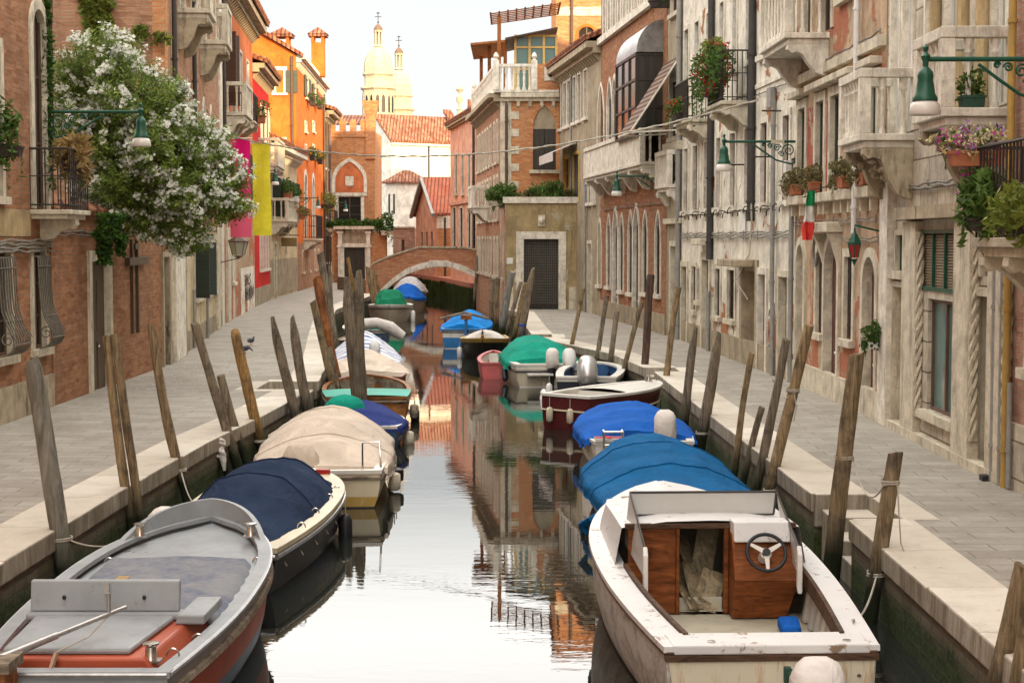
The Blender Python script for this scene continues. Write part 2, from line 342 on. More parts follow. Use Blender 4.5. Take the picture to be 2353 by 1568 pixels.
# ------------------------------------------------------------------ facades
def outline(u0, u1, z0, z1, arch=None, n=7):
    w = u1 - u0; um = (u0 + u1) / 2
    if not arch: return [(u0, z0), (u0, z1), (u1, z1), (u1, z0)]
    h = min(w * (.5 if arch == 'round' else .95), (z1 - z0) * .6); zs = z1 - h; L = []
    for i in range(n + 1):
        t = i / n * math.pi / 2
        if arch == 'round': L.append((u0 + w / 2 * (1 - math.cos(t)), zs + h * math.sin(t)))
        else:
            s = i / n; L.append((u0 + w / 2 * (s ** 1.75), zs + h * (1 - (1 - s) ** 1.25)))
    return [(u0, z0)] + L + [(2 * um - a, b) for a, b in L[-2::-1]] + [(u1, z0)]
class Fac:
    """A vertical wall from A (near) to B (far); openings are cut through it and get real reveals."""
    def __init__(s, root, A, B, z0, z1, mat, left, depth=7.0, cap=True):
        s.root = root; s.A = Vector((A[0], A[1], 0)); s.B = Vector((B[0], B[1], 0)); d = s.B - s.A; s.L = d.length; s.d = d / s.L
        s.n = Vector((s.d.y, -s.d.x, 0)) if left else Vector((-s.d.y, s.d.x, 0))
        s.z0, s.z1, s.mat, s.depth, s.cap = z0, z1, mat, depth, cap; s.H = []; s.bands = []
    def uv(s, x, y):
        r = ray(x, y); t = (s.A - CAM).dot(s.n) / r.dot(s.n); p = CAM + r * t
        return (p - s.A).dot(s.d), p.z
    def p(s, u, z, o=0.0): return s.A + s.d * u + s.n * o + Vector((0, 0, z))
    def rect(s, x0, yt, x1, yb):
        xm = (x0 + x1) / 2; a = s.uv(x0, yt)[0]; b = s.uv(x1, yt)[0]
        return min(a, b), max(a, b), s.uv(xm, yb)[1], s.uv(xm, yt)[1]
    def bx(s, mb, u0, u1, z0, z1, o0, o1, mi=0):
        return mb.hexa([s.p(u0, z0, o0), s.p(u1, z0, o0), s.p(u1, z0, o1), s.p(u0, z0, o1), s.p(u0, z1, o0), s.p(u1, z1, o0), s.p(u1, z1, o1), s.p(u0, z1, o1)], mi)
    def build(s, name='wall'):
        us = sorted({0.0, s.L} | {min(max(h[i], 0), s.L) for h in s.H for i in (0, 1)}); zs = sorted({s.z0, s.z1} | {min(max(h[i], s.z0), s.z1) for h in s.H for i in (2, 3)})
        mb = MB()
        for i in range(len(us) - 1):
            if us[i + 1] - us[i] < 1e-4: continue
            for j in range(len(zs) - 1):
                if zs[j + 1] - zs[j] < 1e-4: continue
                uc, zc = (us[i] + us[i + 1]) / 2, (zs[j] + zs[j + 1]) / 2
                if any(h[0] < uc < h[1] and h[2] < zc < h[3] for h in s.H): continue
                mb.quad(s.p(us[i], zs[j]), s.p(us[i + 1], zs[j]), s.p(us[i + 1], zs[j + 1]), s.p(us[i], zs[j + 1]))
        for u0, u1, z0, z1, arch, d in s.H:
            o = outline(u0, u1, z0, z1, arch)
            for a, b in zip(o, o[1:] + o[:1]): mb.quad(s.p(*a), s.p(*b), s.p(*b, -d), s.p(*a, -d))
            if arch:
                k = len(o) // 2
                for seg, c in ((o[1:k + 1], (u0, z1)), (o[k:-1], (u1, z1))):
                    for a, b in zip(seg, seg[1:]): mb.add([s.p(*a), s.p(*b), s.p(*c)], [[0, 1, 2]])
        D = s.depth
        mb.quad(s.p(0, s.z0), s.p(0, s.z1), s.p(0, s.z1, -D), s.p(0, s.z0, -D)); mb.quad(s.p(s.L, s.z0), s.p(s.L, s.z1), s.p(s.L, s.z1, -D), s.p(s.L, s.z0, -D))
        mb.quad(s.p(0, s.z0, -D), s.p(s.L, s.z0, -D), s.p(s.L, s.z1, -D), s.p(0, s.z1, -D))
        if s.cap: mb.quad(s.p(0, s.z1), s.p(s.L, s.z1), s.p(s.L, s.z1, -D), s.p(0, s.z1, -D))
        return mb.build(name, s.mat, s.root)
    # -- openings
    def surround(s, par, r, arch, mat, sw=.13, proud=.035, d=.12, bottom=False):
        u0, u1, z0, z1 = r; a = outline(u0, u1, z0, z1, arch); b = outline(u0 - sw, u1 + sw, z0, z1 + sw, arch); mb = MB()
        for (a0, a1, b0, b1) in zip(a, a[1:], b, b[1:]):
            mb.quad(s.p(*a0, proud), s.p(*a1, proud), s.p(*b1, proud), s.p(*b0, proud))
            mb.quad(s.p(*b0, proud), s.p(*b1, proud), s.p(*b1, -.01), s.p(*b0, -.01)); mb.quad(s.p(*a0, proud), s.p(*a1, proud), s.p(*[a1[0] + (.004 if a1[0] < (u0 + u1) / 2 else -.004), a1[1] - .004], -d), s.p(*[a0[0] + (.004 if a0[0] < (u0 + u1) / 2 else -.004), a0[1] - .004], -d))
        return mb.build('surround', mat, par)
    def win(s, x0, yt, x1, yb, arch=None, sur='stone', sw=.13, pane='glass', sash='frame_brown', shut=None, sm='green_shutter', sill=True, grille=None, d=.10, z=None, bars=2, name='window', lab=None):
        r = s.rect(x0, yt, x1, yb)
        if z: r = (r[0], r[1], z[0], z[1])
        return s.winr(r, arch, sur, sw, pane, sash, shut, sm, sill, grille, d, bars, name, lab)
    def winr(s, r, arch=None, sur='stone', sw=.13, pane='glass', sash='frame_brown', shut=None, sm='green_shutter', sill=True, grille=None, d=.10, bars=2, name='window', lab=None):
        u0, u1, z0, z1 = r; w = u1 - u0; h = z1 - z0; d = max(d, .11) if shut == 'closed' else d; s.H.append((u0, u1, z0, z1, arch, d))
        mb = MB(); e = .05; fd = -d + .045; um = (u0 + u1) / 2
        if shut == 'closed':
            for a, b in ((u0, um - .006), (um + .006, u1)): s.bx(mb, a, b, z0, z1, -.10, -.055)
            W = mb.build('window', M[sm], s.root)
        else:
            s.bx(mb, u0, u0 + e, z0, z1, -d, fd); s.bx(mb, u1 - e, u1, z0, z1, -d, fd); s.bx(mb, u0 + e, u1 - e, z1 - e, z1, -d, fd); s.bx(mb, u0 + e, u1 - e, z0, z0 + e, -d, fd)
            s.bx(mb, um - .03, um + .03, z0 + e, z1 - e, -d, fd + .005)
            for k in range(bars): zz = z0 + h * (k + 1) / (bars + 1); s.bx(mb, u0 + e, um - .03, zz - .015, zz + .015, -d, fd - .02); s.bx(mb, um + .03, u1 - e, zz - .015, zz + .015, -d, fd - .02)
            W = mb.build(name, M[sash], s.root)
        q = MB(); q.quad(s.p(u0, z0, -d + .012), s.p(u1, z0, -d + .012), s.p(u1, z1, -d + .012), s.p(u0, z1, -d + .012)); q.build('pane', M[pane], W)
        if sur: s.surround(W, r, arch, M[sur], sw)
        if sill: s.bx(MB(), u0 - sw - .03, u1 + sw + .03, z0 - .12, z0 - .002, -.05, .11).build('sill', M[sur or 'stone'], W)
        if shut == 'open':
            lw = w / 2
            for a, b in ((u0 - lw - .02, u0 - .02), (u1 + .02, u1 + lw + .02)): s.bx(MB(), a, b, z0, z1, .045, .085).build('shutter', M[sm], W)
        if shut == 'swing':    # leaves standing out from the wall on their hinges
            for u, sg in ((u0, -1), (u1, 1)):
                c = MB(); t = s.d * (sg * .35) + s.n * .94; t.normalize(); o = s.p(u, 0, .03); nn = Vector((t.y, -t.x, 0)) * .02; a, b = o, o + t * min(w / 2, .40)
                c.hexa([a - nn + Vector((0, 0, z0)), b - nn + Vector((0, 0, z0)), b + nn + Vector((0, 0, z0)), a + nn + Vector((0, 0, z0)), a - nn + Vector((0, 0, z1)), b - nn + Vector((0, 0, z1)), b + nn + Vector((0, 0, z1)), a + nn + Vector((0, 0, z1))]).build('shutter', M[sm], W)
        if grille:
            g = MB(); k = max(3, int(w / .13))
            for i in range(k): uu = u0 + w * (i + .5) / k; g.tube([s.p(uu, z0, -.03), s.p(uu, z1 - (w * .2 if arch else 0), -.03)], .009, 5)
            k2 = max(2, int(h / .35))
            for i in range(k2): zz = z0 + h * (i + .5) / k2; g.tube([s.p(u0, zz, -.035), s.p(u1, zz, -.035)], .009, 5)
            g.build('grille', M[grille], W)
        if lab: W['label'] = lab
        return W
    def door(s, x0, yt, x1, yb, arch=None, mat='door_dark', sur='stone', sw=.16, d=.14, z=None, fan=False, lab=None, handle=True):
        r = s.rect(x0, yt, x1, yb); u0, u1, z0, z1 = r
        z0 = z[0] if z else s.z0 + .1
        z1 = z[1] if z else z1
        s.H.append((u0, u1, z0, z1, arch, d)); w = u1 - u0; mb = MB(); um = (u0 + u1) / 2; top = z1 - (w * .5 if fan else 0)
        if w > 1.1: s.bx(mb, u0, um - .008, z0, top, -d, -d + .05); s.bx(mb, um + .008, u1, z0, top, -d, -d + .05)
        else: s.bx(mb, u0, u1, z0, top, -d, -d + .05)
        for zz in (z0 + .15, z0 + (top - z0) * .5):     # raised panels
            for a, b in (((u0 + .08, um - .07), (um + .07, u1 - .08)) if w > .7 else ((u0 + .08, u1 - .08),)):
                s.bx(mb, a, b, zz, zz + (top - z0) * .36, -d + .05, -d + .065)
        W = mb.build('door', M[mat], s.root)
        if fan: q = MB(); q.quad(s.p(u0, top, -d + .02), s.p(u1, top, -d + .02), s.p(u1, z1, -d + .02), s.p(u0, z1, -d + .02)); q.build('fanlight', M['glass'], W)
        if sur: s.surround(W, (u0, u1, z0, z1), arch, M[sur], sw, .05, d * .9)
        s.bx(MB(), u0 - .2, u1 + .2, s.z0 + .001, s.z0 + .1, -.15, .16).build('step', M['stone'], W)
        if handle: MB().lathe([(0, -.03), (.022, -.02), (.03, 0), (.022, .02), (0, .03)], s.p(um + .07, z0 + 1.0, -d + .08), 8).build('handle', M['chrome'], W, 60)
        if lab: W['label'] = lab
        return W
    def band(s, z0, z1, o=.06, mat='stone', name='string_course', u0=0, u1=None, steps=1):
        mb = MB(); u1 = s.L if u1 is None else u1
        for k in range(steps):
            s.bx(mb, u0, u1, z0 + (z1 - z0) * k / steps, z0 + (z1 - z0) * (k + 1) / steps - .001, -.05, o * (k + 1) / steps)
        return mb.build(name, M[mat], s.root)
    def cornice(s, z, mat='stone_dirt_shade', o=.45, h=.35, brackets=.55, u0=0, u1=None):
        u1 = s.L if u1 is None else u1; mb = MB(); s.bx(mb, u0, u1, z, z + h * .45, -.05, o * .55); s.bx(mb, u0, u1, z + h * .45 + .001, z + h, -.05, o)
        W = mb.build('cornice', M[mat], s.root)
        if brackets:
            k = int((u1 - u0) / brackets)
            for i in range(k):
                u = u0 + (i + .5) * (u1 - u0) / k; MB().prism([s.p(u, z - .28, 0), s.p(u, z - .2, .10), s.p(u, z - .06, o * .42), s.p(u, z - .001, o * .5), s.p(u, z - .001, 0)], s.d * -.07, s.d * .07).build('bracket', M[mat], W)
        return W
    def roof(s, z, over=.5, rise=1.8, run=3.5, mat='tile'):
        mb = MB(); p = s.p
        mb.hexa([p(-.05, z, over), p(s.L + .05, z, over), p(s.L + .05, z + rise, -run), p(-.05, z + rise, -run), p(-.05, z + .12, over), p(s.L + .05, z + .12, over), p(s.L + .05, z + rise + .12, -run), p(-.05, z + rise + .12, -run)])
        mb.hexa([p(-.05, z + rise, -run - .001), p(s.L + .05, z + rise, -run - .001), p(s.L + .05, z, -run * 2 - over), p(-.05, z, -run * 2 - over), p(-.05, z + rise + .12, -run - .001), p(s.L + .05, z + rise + .12, -run - .001), p(s.L + .05, z + .12, -run * 2 - over), p(-.05, z + .12, -run * 2 - over)])
        # barrel tile rows along the eave
        k = int(s.L / .22)
        for i in range(k):
            u = (i + .5) * s.L / k; a = p(u, z + .13, over + .03); b = p(u, z + .13 + rise * .25, over - (over + run) * .25); mb.tube([a, b], .085, 6)
        R_ = mb.build('roof', M[mat], s.root)
        for e in (-.05, s.L + .05): pass
        return R_
    def gable_ends(s, z, rise, run, mat):
        mb = MB()
        for u in (0, s.L): mb.add([s.p(u, z, 0), s.p(u, z, -2 * run), s.p(u, z + rise, -run)], [[0, 1, 2]])
        return mb.build('gable', mat, s.root)
    def pipe(s, u, z0, z1, mat='pipe', r=.055, o=.09, clips=True):
        mb = MB(); mb.tube([s.p(u, z0, o), s.p(u, z1, o)], r, 8)
        z = z0 + .4
        while z < z1: mb.tube([s.p(u, z, o), s.p(u, z + .05, o)], r * 1.3, 8); z += 1.6
        return mb.build('drainpipe', M[mat], s.root, 50)
    def balcony(s, u0, u1, zs, dep=.7, rail=.9, mat='stone_white', corb=2, style='stone', slab_h=.17, corb_h=.55, lab=None, nb=None, solid=False, bal=.16):
        mb = MB(); mt = M[mat]
        s.bx(mb, u0, u1, zs - slab_h * .5, zs, -.1, dep); s.bx(mb, u0 + .06, u1 - .06, zs - slab_h, zs - slab_h * .5 - .001, -.1, dep - .07)
        W = mb.build('balcony', mt, s.root, bevel=.012)
        if lab: W['label'] = lab
        for i in range(corb):
            u = u0 + .14 + (u1 - u0 - .28) * (i / (corb - 1) if corb > 1 else .5); z = zs - slab_h - .001
            prof = [(0, 0), (dep * .9, 0), (dep * .92, -.09), (dep * .82, -.16), (dep * .70, -.13), (dep * .58, -.18), (dep * .45, -corb_h * .62), (dep * .28, -corb_h * .92), (dep * .1, -corb_h), (0, -corb_h)]
            MB().prism([s.p(u, z + b, a) for a, b in prof], s.d * -.1, s.d * .1).build('corbel', M['stone_dirt_shade'] if corb_h > .6 else mt, W, bevel=.01)  # deep corbels take darker stone: black crust plus painted underside shade
        if style == 'stone':
            rb = MB(); hr = .13
            s.bx(rb, u0, u1, zs + rail - hr, zs + rail, dep - .17, dep); s.bx(rb, u0, u0 + .16, zs + rail - hr, zs + rail, 0, dep - .171); s.bx(rb, u1 - .16, u1, zs + rail - hr, zs + rail, 0, dep - .171)
            for q in (u0 + .012, u1 - .172): s.bx(rb, q, q + .16, zs + .001, zs + rail - hr - .001, dep - .165, dep - .005)
            rb.build('handrail', mt, W, bevel=.01)
            pos = []; k = nb or max(2, int((u1 - u0 - .36) / bal)); sd = max(1, int((dep - .25) / .2))
            for i in range(k): pos.append((u0 + .18 + (u1 - u0 - .36) * (i + .5) / k, dep - .085))
            for e in (u0 + .085, u1 - .085):
                for i in range(sd): pos.append((e, (dep - .18) * (i + .5) / sd))
            hh = rail - hr - .003
            if solid:
                p_ = MB(); s.bx(p_, u0 + .172, u1 - .172, zs + .002, zs + rail - hr - .002, dep - .13, dep - .05); p_.build('panel', mt, W)
            for (u, o) in pos:
                if solid and o > dep - .1: continue
                MB().lathe([(.055, 0), (.055, .06), (.032, .09), (.038, hh * .3), (.036, hh * .6), (.03, hh * .74), (.052, hh * .8), (.035, hh * .86), (.06, hh * .95), (.06, hh)], s.p(u, zs + .0015, o), 8).build('baluster', mt, W, 40)
        else:
            g = MB(); ir = .012
            for a, b, c, e in ((u0 + .03, u1 - .03, dep - .04, dep - .04),): pass
            pts = [s.p(u0 + .03, 0, 0), s.p(u0 + .03, 0, dep - .04), s.p(u1 - .03, 0, dep - .04), s.p(u1 - .03, 0, 0)]
            for zz, rr in ((zs + rail, .02), (zs + .08, .014), (zs + rail * .55, .01)): g.tube([p + Vector((0, 0, zz)) for p in pts], rr, 6)
            for a, b in zip(pts, pts[1:]):
                k = max(2, int((b - a).length / .11))
                for i in range(k + 1): q = a.lerp(b, i / k); g.tube([q + Vector((0, 0, zs)), q + Vector((0, 0, zs + rail))], ir, 5)
            g.build('railing', M['iron'], W)
        return W
# ------------------------------------------------------------------ foliage
def leaves(mb, pts, size, mi=0, long=1.0, flat=0.0, rnd=random):
    for p in pts:
        a = Vector((rnd.gauss(0, 1), rnd.gauss(0, 1), rnd.gauss(0, 1) * (1 - flat))).normalized(); b = a.orthogonal().normalized()
        b = Matrix.Rotation(rnd.random() * 6.28, 3, a) @ b; s = size * rnd.uniform(.6, 1.35); p = Vector(p)
        mb.add([p - a * s * long, p + b * s * .42, p + a * s * long, p - b * s * .42], [[0, 1, 2, 3]], mi)
def blob(n, c, r, rnd=random, shell=.55, lump=.35, lf=1.6):
    out = []; c = Vector(c)
    while len(out) < n:
        d = Vector((rnd.gauss(0, 1), rnd.gauss(0, 1), rnd.gauss(0, 1))).normalized()
        k = 1 + lump * noise.noise(d * lf + c * .7) * 1.6; q = rnd.random() ** .4 if rnd.random() > shell else rnd.uniform(.8, 1.05)
        out.append(c + Vector((d.x * r[0], d.y * r[1], d.z * r[2])) * k * q)
    return out
def plant(name, label, cat, c, r, leaf='leaf_green', petals=None, n=160, size=.05, np_=0, psize=.03, pot=None, potm='terracotta', long=1.0, group=None, trail=0, f=None):
    """Potted or boxed plant: c is the top centre of the pot, r the foliage radii; pot = (half length, half depth, height) along the facade f."""
    c = Vector(c); t = thing(name, label, cat, c - Vector((0, 0, pot[2] if pot else 0)), group); mb = MB(); up = Vector((0, 0, r[2] * .55))
    rr = (r[0], r[1], r[2])
    pts = blob(n, (0, 0, 0), (1, 1, 1))
    D = f.d if f else Vector((1, 0, 0)); O = f.n if f else Vector((0, 1, 0))
    def w_(p): return c + up + D * p.x * r[0] + O * p.y * r[1] + Vector((0, 0, p.z * r[2]))
    leaves(mb, [w_(p) for p in pts], size, 0, long)
    for i in range(trail):
        a = random.uniform(-.8, .8); L = random.uniform(.3, 1) * r[2] * 1.6
        leaves(mb, [c + D * a * r[0] + O * (r[1] * .9 + random.gauss(0, .02)) - Vector((0, 0, L * k / 8)) for k in range(8)], size, 0, long)
    for k in range(10):
        p = w_(random.choice(pts)); mb.tube([c - Vector((0, 0, .04)), c.lerp(p, .5) + Vector((0, 0, .02)), p], .006, 4)
    mb.build('foliage', M[leaf], t)
    if petals:
        q = MB(); pm = petals if isinstance(petals, list) else [petals]
        cl = blob(max(4, np_ // 7), (0, 0, 0), (1, 1, 1), shell=1)
        for i, p in enumerate(cl):
            cc = w_(p * 1.02); mi = (i * 3 // max(1, len(cl) // 3 or 1)) % len(pm) if False else random.randrange(len(pm))
            leaves(q, [cc + Vector((random.gauss(0, psize), random.gauss(0, psize), random.gauss(0, psize))) for _ in range(7)], psize, mi, .8)
        q.build('blossom', [M[x] for x in pm], t)
    if pot:
        a, b, h = pot; p = MB(); ring = lambda k, z: [c + D * (sx * a * k) + O * (sy * b * k) + Vector((0, 0, z)) for sx, sy in ((-1, -1), (1, -1), (1, 1), (-1, 1))]
        p.loft([ring(.86, -h), ring(.97, -.035), ring(1.05, -.034), ring(1.05, 0), ring(.9, 0), ring(.88, -.03)]); p.build('pot', M[potm], t, bevel=.006)
    return t
# ------------------------------------------------------------------ right bank, near to far
def house(name, label, A, B, z1, mat, left, cat='house', depth=7.0, z0=QZ - .3):
    t = thing(name, label, cat, ((A[0] + B[0]) / 2, (A[1] + B[1]) / 2, QZ))
    return Fac(t, A, B, z0, z1, M[mat], left, depth)
GZ = QZ - .3     # walls reach a little under the paving
# R8: brick house at the right edge (continues out of the frame, as the row does)
f8 = house('brick_house', 'brick house with ochre pipe at the right edge, behind the overflowing iron balcony', (5.65, -14), (5.66, 18.55), 19, 'brick_pink', False)
u8 = f8.uv(2318, 900)[0]
f8.band(GZ, QZ + .75, .05, 'stone_wall', 'plinth')
for k, (ya, yb) in enumerate(((17.0, 17.7), (12, 13), (8, 9), (4, 5))):
    f8.winr((ya + 14, yb + 14, 2.1, 3.9), None, 'stone', .12, 'glass', grille='iron')
    f8.winr((ya + 14, yb + 14, 6.2, 8.2), None, 'stone', .12, 'glass_pale')
f8.pipe(32.25, QZ, 15, 'pipe_yellow', .045); f8.pipe(32.42, QZ, 3.3, 'pipe_grey', .035); f8.pipe(32.10, QZ + .02, 1.9, 'pipe_grey', .03)
b8 = f8.balcony(28.6, 31.38, 3.52, .75, .95, 'stone', 4, 'iron', .2, .42)
f8.roof(19, .5, 1.5, 3.4); f8.build()
# R7: stone palace with two carved balconies
f7 = house('stone_palace', 'grey stone palace with two carved corner balconies and rope-moulded doorways', (5.662, 18.55), (5.72, 24.95), 15.5, 'stone_wall', False, 'palace')
sp = M['stone_white']
def pil(f, x0, x1, z0, z1, o=.10, mat='stone', rope=True, name='pilaster'):
    a, b = f.uv(x0, 900)[0], f.uv(x1, 900)[0]; a, b = min(a, b), max(a, b)
    W = f.bx(MB(), a, b, z0, z1, -.05, o).build(name, M[mat], f.root, bevel=.012)
    if rope:      # twisted rope moulding on the edge
        for e in ((a - .05, b + .05) if rope == 2 else (a - .05,)):
            mb = MB()
            for ph in (0, 2.1, 4.2): mb.tube([f.p(e + .035 * math.cos(k * .55 + ph), z0 + .35 + k * .05, .05 + .035 * math.sin(k * .55 + ph)) for k in range(int((z1 - z0 - .4) / .05))], .03, 5)
            mb.build('rope_moulding', M['stone'], W)
    return W
f7.door(2244, 680, 2281, 1057, None, 'plaster_grey', 'stone', .10, .2, handle=False)
f7.win(2258, 594, 2284, 636, None, 'stone', .08, 'glass', grille='iron_grey', sill=False, bars=0)
sh = f7.win(2132, 690, 2200, 955, None, None, .1, 'glass_teal', 'frame_brown', bars=0, lab='tall shop window with teal glass')
M['slat'] = m_plain('pale_slat', (.25, .19, .12), .6)
lv = f7.rect(2118, 536, 2202, 661); f7.H.append((lv[0], lv[1], lv[2], lv[3], None, .2))
L_ = f7.bx(MB(), lv[0], lv[1], lv[2], lv[3], -.2, -.17).build('ventilation_louvre', M['black'], f7.root)
for k in range(19):
    z = lv[2] + (lv[3] - lv[2]) * (k + .5) / 19; mb = MB()
    mb.hexa([f7.p(lv[0], z - .03, -.02), f7.p(lv[1], z - .03, -.02), f7.p(lv[1], z + .02, -.09), f7.p(lv[0], z + .02, -.09), f7.p(lv[0], z - .015, -.02), f7.p(lv[1], z - .015, -.02), f7.p(lv[1], z + .035, -.09), f7.p(lv[0], z + .035, -.09)])
    mb.build('slat', M['slat'], L_)
mb = MB()
for q in (0, .33, .66, 1): u = lv[0] + (lv[1] - lv[0]) * q; f7.bx(mb, u - .02, u + .02, lv[2], lv[3], -.02, .02)
f7.bx(mb, lv[0] - .02, lv[1] + .02, lv[3], lv[3] + .05, -.02, .025); f7.bx(mb, lv[0] - .02, lv[1] + .02, lv[2] - .05, lv[2], -.02, .025); mb.build('frame', M['lamp_green'], L_)
f7.win(2062, 540, 2082, 622, None, 'stone', .08, 'glass', 'lamp_green', grille='lamp_green', sill=True)
f7.door(2057, 659, 2082, 980, None, 'plaster_beige', 'stone', .08, .2, handle=False)
for x0, x1 in ((2204, 2242), (2284, 2318), (2084, 2114)): pil(f7, x0, x1, QZ, 3.75, .11, 'stone', True)
pil(f7, 2035, 2053, QZ, 4.6, .14, 'stone_white', False)
f7.band(3.78, 3.95, .22, 'stone_dirt_shade', 'lintel_moulding', f7.uv(2240, 440)[0] - .5, f7.uv(2085, 440)[0]); f7.band(GZ, QZ + .12, .12, 'stone', 'kerb_course')
for (ya, yb, nm) in ((18.62, 20.0, 'B'), (23.15, 24.75, 'A')):
    W = f7.balcony(ya - 18.55, yb - 18.55, 5.0, .78, .92, 'stone_white', 2, 'stone', .2, .72, bal=.19)
    # carved leaf consoles and rosettes under the slab, stone darkened to deepen the shade
    mb = MB()
    for k in range(26):
        u = ya - 18.55 + .1 + random.random() * (yb - ya - .2); a = random.random(); mb.lathe([(0, -.05), (.05, -.03), (.06, 0), (.04, .04), (0, .05)], f7.p(u, 4.74 - .5 * a, .62 * (1 - a) + .05), 7)
    mb.build('carving', M['stone_dirt_shade'], W, 60)
for (a, b) in ((.15, .75), (1.0, 1.6), (2.3, 2.95), (3.3, 3.95), (4.75, 5.3), (5.55, 6.05)):
    f7.winr((a, b, 5.05, 7.8), None, 'stone_white', .10, 'glass_pale', 'white_paint', shut=None, sill=False)
cl = MB()
for u in (.88, 1.75, 3.12): cl.lathe([(.12, 0), (.12, .1), (.085, .14), (.08, 2.4), (.12, 2.5), (.13, 2.7)], f7.p(u, 5.05, .1), 12)
cl.build('column', M['plaster_beige'], f7.root, 50)
f7.pipe(f7.uv(2326, 700)[0] + .35, QZ, 4.6, 'pipe_grey', .045); f7.roof(15.5, .5, 1.6, 3.4); f7.build()
# R6: pink house with stone arches
f6 = house('pink_house', 'pink and red peeling house with arched doorways and potted window sills', (5.70, 24.96), (5.55, 31.86), 14.5, 'plaster_stained', False)
f6.band(GZ, QZ + .45, .06, 'stone', 'plinth')
for x0, yt, x1, yb in ((1834, 562, 1850, 885), (1899, 555, 1928, 912), (1988, 590, 2016, 950)):
    f6.door(x0, yt, x1, yb, 'round', 'door_red', 'stone', .15, .16, lab=None)
f6.win(1878, 580, 1893, 765, None, 'stone', .14, 'glass', grille='iron', sill=True); f6.win(1943, 590, 1961, 780, None, 'stone', .14, 'glass', grille='iron', sill=True)
hd = f6.uv(1913, 540)[0]; f6.bx(MB(), hd - .75, hd + .75, 3.62, 3.8, -.05, .28).build('door_hood', M['stone'], f6.root, bevel=.02)
for u in (hd - .6, hd + .6): MB().prism([f6.p(u, 3.61, 0), f6.p(u, 3.61, .24), f6.p(u, 3.45, .16), f6.p(u, 3.1, .05), f6.p(u, 2.95, 0)], f6.d * -.08, f6.d * .08).build('hood_bracket', M['stone'], f6.root)
M['faded_red'] = m_plaster('faded_red_plaster', (.36, .10, .07), (.2, .1, .07), (.46, .33, .23), .56, .5)
f6w = []
for xa, xb in ((1836, 1852), (1877, 1895), (1911, 1931), (1952, 1964), (1998, 2016)):
    W = f6.win(xa, 240, xb, 450, None, 'stone', .16, 'glass', 'olive_shutter', sill=False, z=(4.33, 6.0)); f6w.append(f6.rect(xa, 240, xb, 450))
    r = f6w[-1]; f6.bx(MB(), r[0] - .22, r[1] + .22, 4.16, 4.325, -.05, .2).build('sill', M['stone'], W, bevel=.015); f6.bx(MB(), r[0] - .25, r[1] + .25, 6.2, 6.32, -.05, .2).build('head_moulding', M['stone'], W, bevel=.015)
    for e in (r[0] - .12, r[1] + .02): f6.bx(MB(), e, e + .1, 3.95, 4.155, -.03, .12).build('sill_bracket', M['stone'], W)
for i in range(len(f6w) - 1):     # flat red panels between the windows
    a, b = sorted((f6w[i], f6w[i + 1]), key=lambda q: q[0]); f6.bx(MB(), a[1] + .19, b[0] - .19, 4.4, 5.95, -.02, .012).build('red_panel', M['faded_red'], f6.root)
f6.band(6.45, 6.62, .1, 'stone', 'string_course')
W = f6.balcony(f6.uv(1900, 60)[0] - .2, f6.uv(1838, 60)[0], 7.15, .8, 1.25, 'stone_white', 2, 'stone', .2, .55, bal=.3)
for xa, xb in ((1850, 1866), (1890, 1912)): f6.win(xa, -40, xb, 60, None, 'stone', .16, 'glass', shut=None, z=(7.2, 9.6), sill=False)
f6.winr((.9, 1.6, 7.6, 9.6), None, 'stone', .14, 'glass'); f6.winr((2.4, 3.1, 7.6, 9.6), None, 'stone', .14, 'glass')
f6.pipe(f6.uv(1976, 400)[0], 3.6, 9, 'white_paint', .05); f6.pipe(f6.uv(1826, 700)[0], QZ, 4.4, 'pipe_grey', .05)
f6.roof(14.5, .5, 1.6, 3.4); f6.build()
# R5: long white peeling house
f5 = house('white_house', 'long white peeling house with dark slate shutters and two black drainpipes', (5.54, 31.88), (4.74, 45.40), 14.2, 'plaster_white', False)
f5.band(GZ, QZ + .55, .04, 'plaster_grey', 'plinth')
for xa, xb, zt in ((1574, 1583, 9.2), (1598, 1607, 9.2), (1625, 1635, 9.2), (1655, 1664, 9.2), (1685, 1694, 9.2), (1716, 1728, 9.4)):
    f5.win(xa, 100, xb, 180, None, 'stone_white', .10, 'glass', z=(7.45, zt), shut='closed' if xa < 1610 else None, sm='slate_shutter')
for xa, xb in ((1750, 1768), (1798, 1819)): f5.win(xa, 0, xb, 110, None, 'stone_white', .12, z=(7.42, 9.5), shut='closed', sm='slate_shutter')
for xa, xb in ((1573, 1582), (1594, 1604), (1620, 1632), (1648, 1657), (1680, 1691), (1713, 1725), (1750, 1764), (1801, 1815)):
    f5.win(xa, 340, xb, 470, None, 'stone_white', .13, 'glass', 'frame_brown', z=(4.28, 5.97))
f5.door(1568, 612, 1580, 790, None, 'door_dark', 'stone', .15, .13); f5.win(1591, 612, 1600, 712, None, 'stone', .12, grille='iron'); f5.win(1604, 615, 1609, 690, 'round', 'stone', .08)
f5.door(1616, 597, 1631, 805, None, 'door_worn', 'stone', .2, .14); f5.win(1645, 617, 1656, 726, None, 'stone', .12, grille='iron'); f5.win(1673, 620, 1689, 733, None, 'stone', .14, grille='iron')
f5.door(1708, 622, 1738, 838, None, 'plaster_stained', 'stone_dirt_shade', .25, .4, handle=False, lab='deep blocked portal with weathered stone jambs'); f5.door(1745, 630, 1762, 850, None, 'door_red', 'stone_white', .14, .14); f5.door(1793, 636, 1813, 855, None, 'door_worn', 'stone', .13, .16)
u = f5.uv(1716, 600)[0]; f5.bx(MB(), u - 1.0, u + 1.0, 2.9, 3.06, -.05, .5).build('broken_hood', M['stone_dirt_shade'], f5.root, bevel=.02)
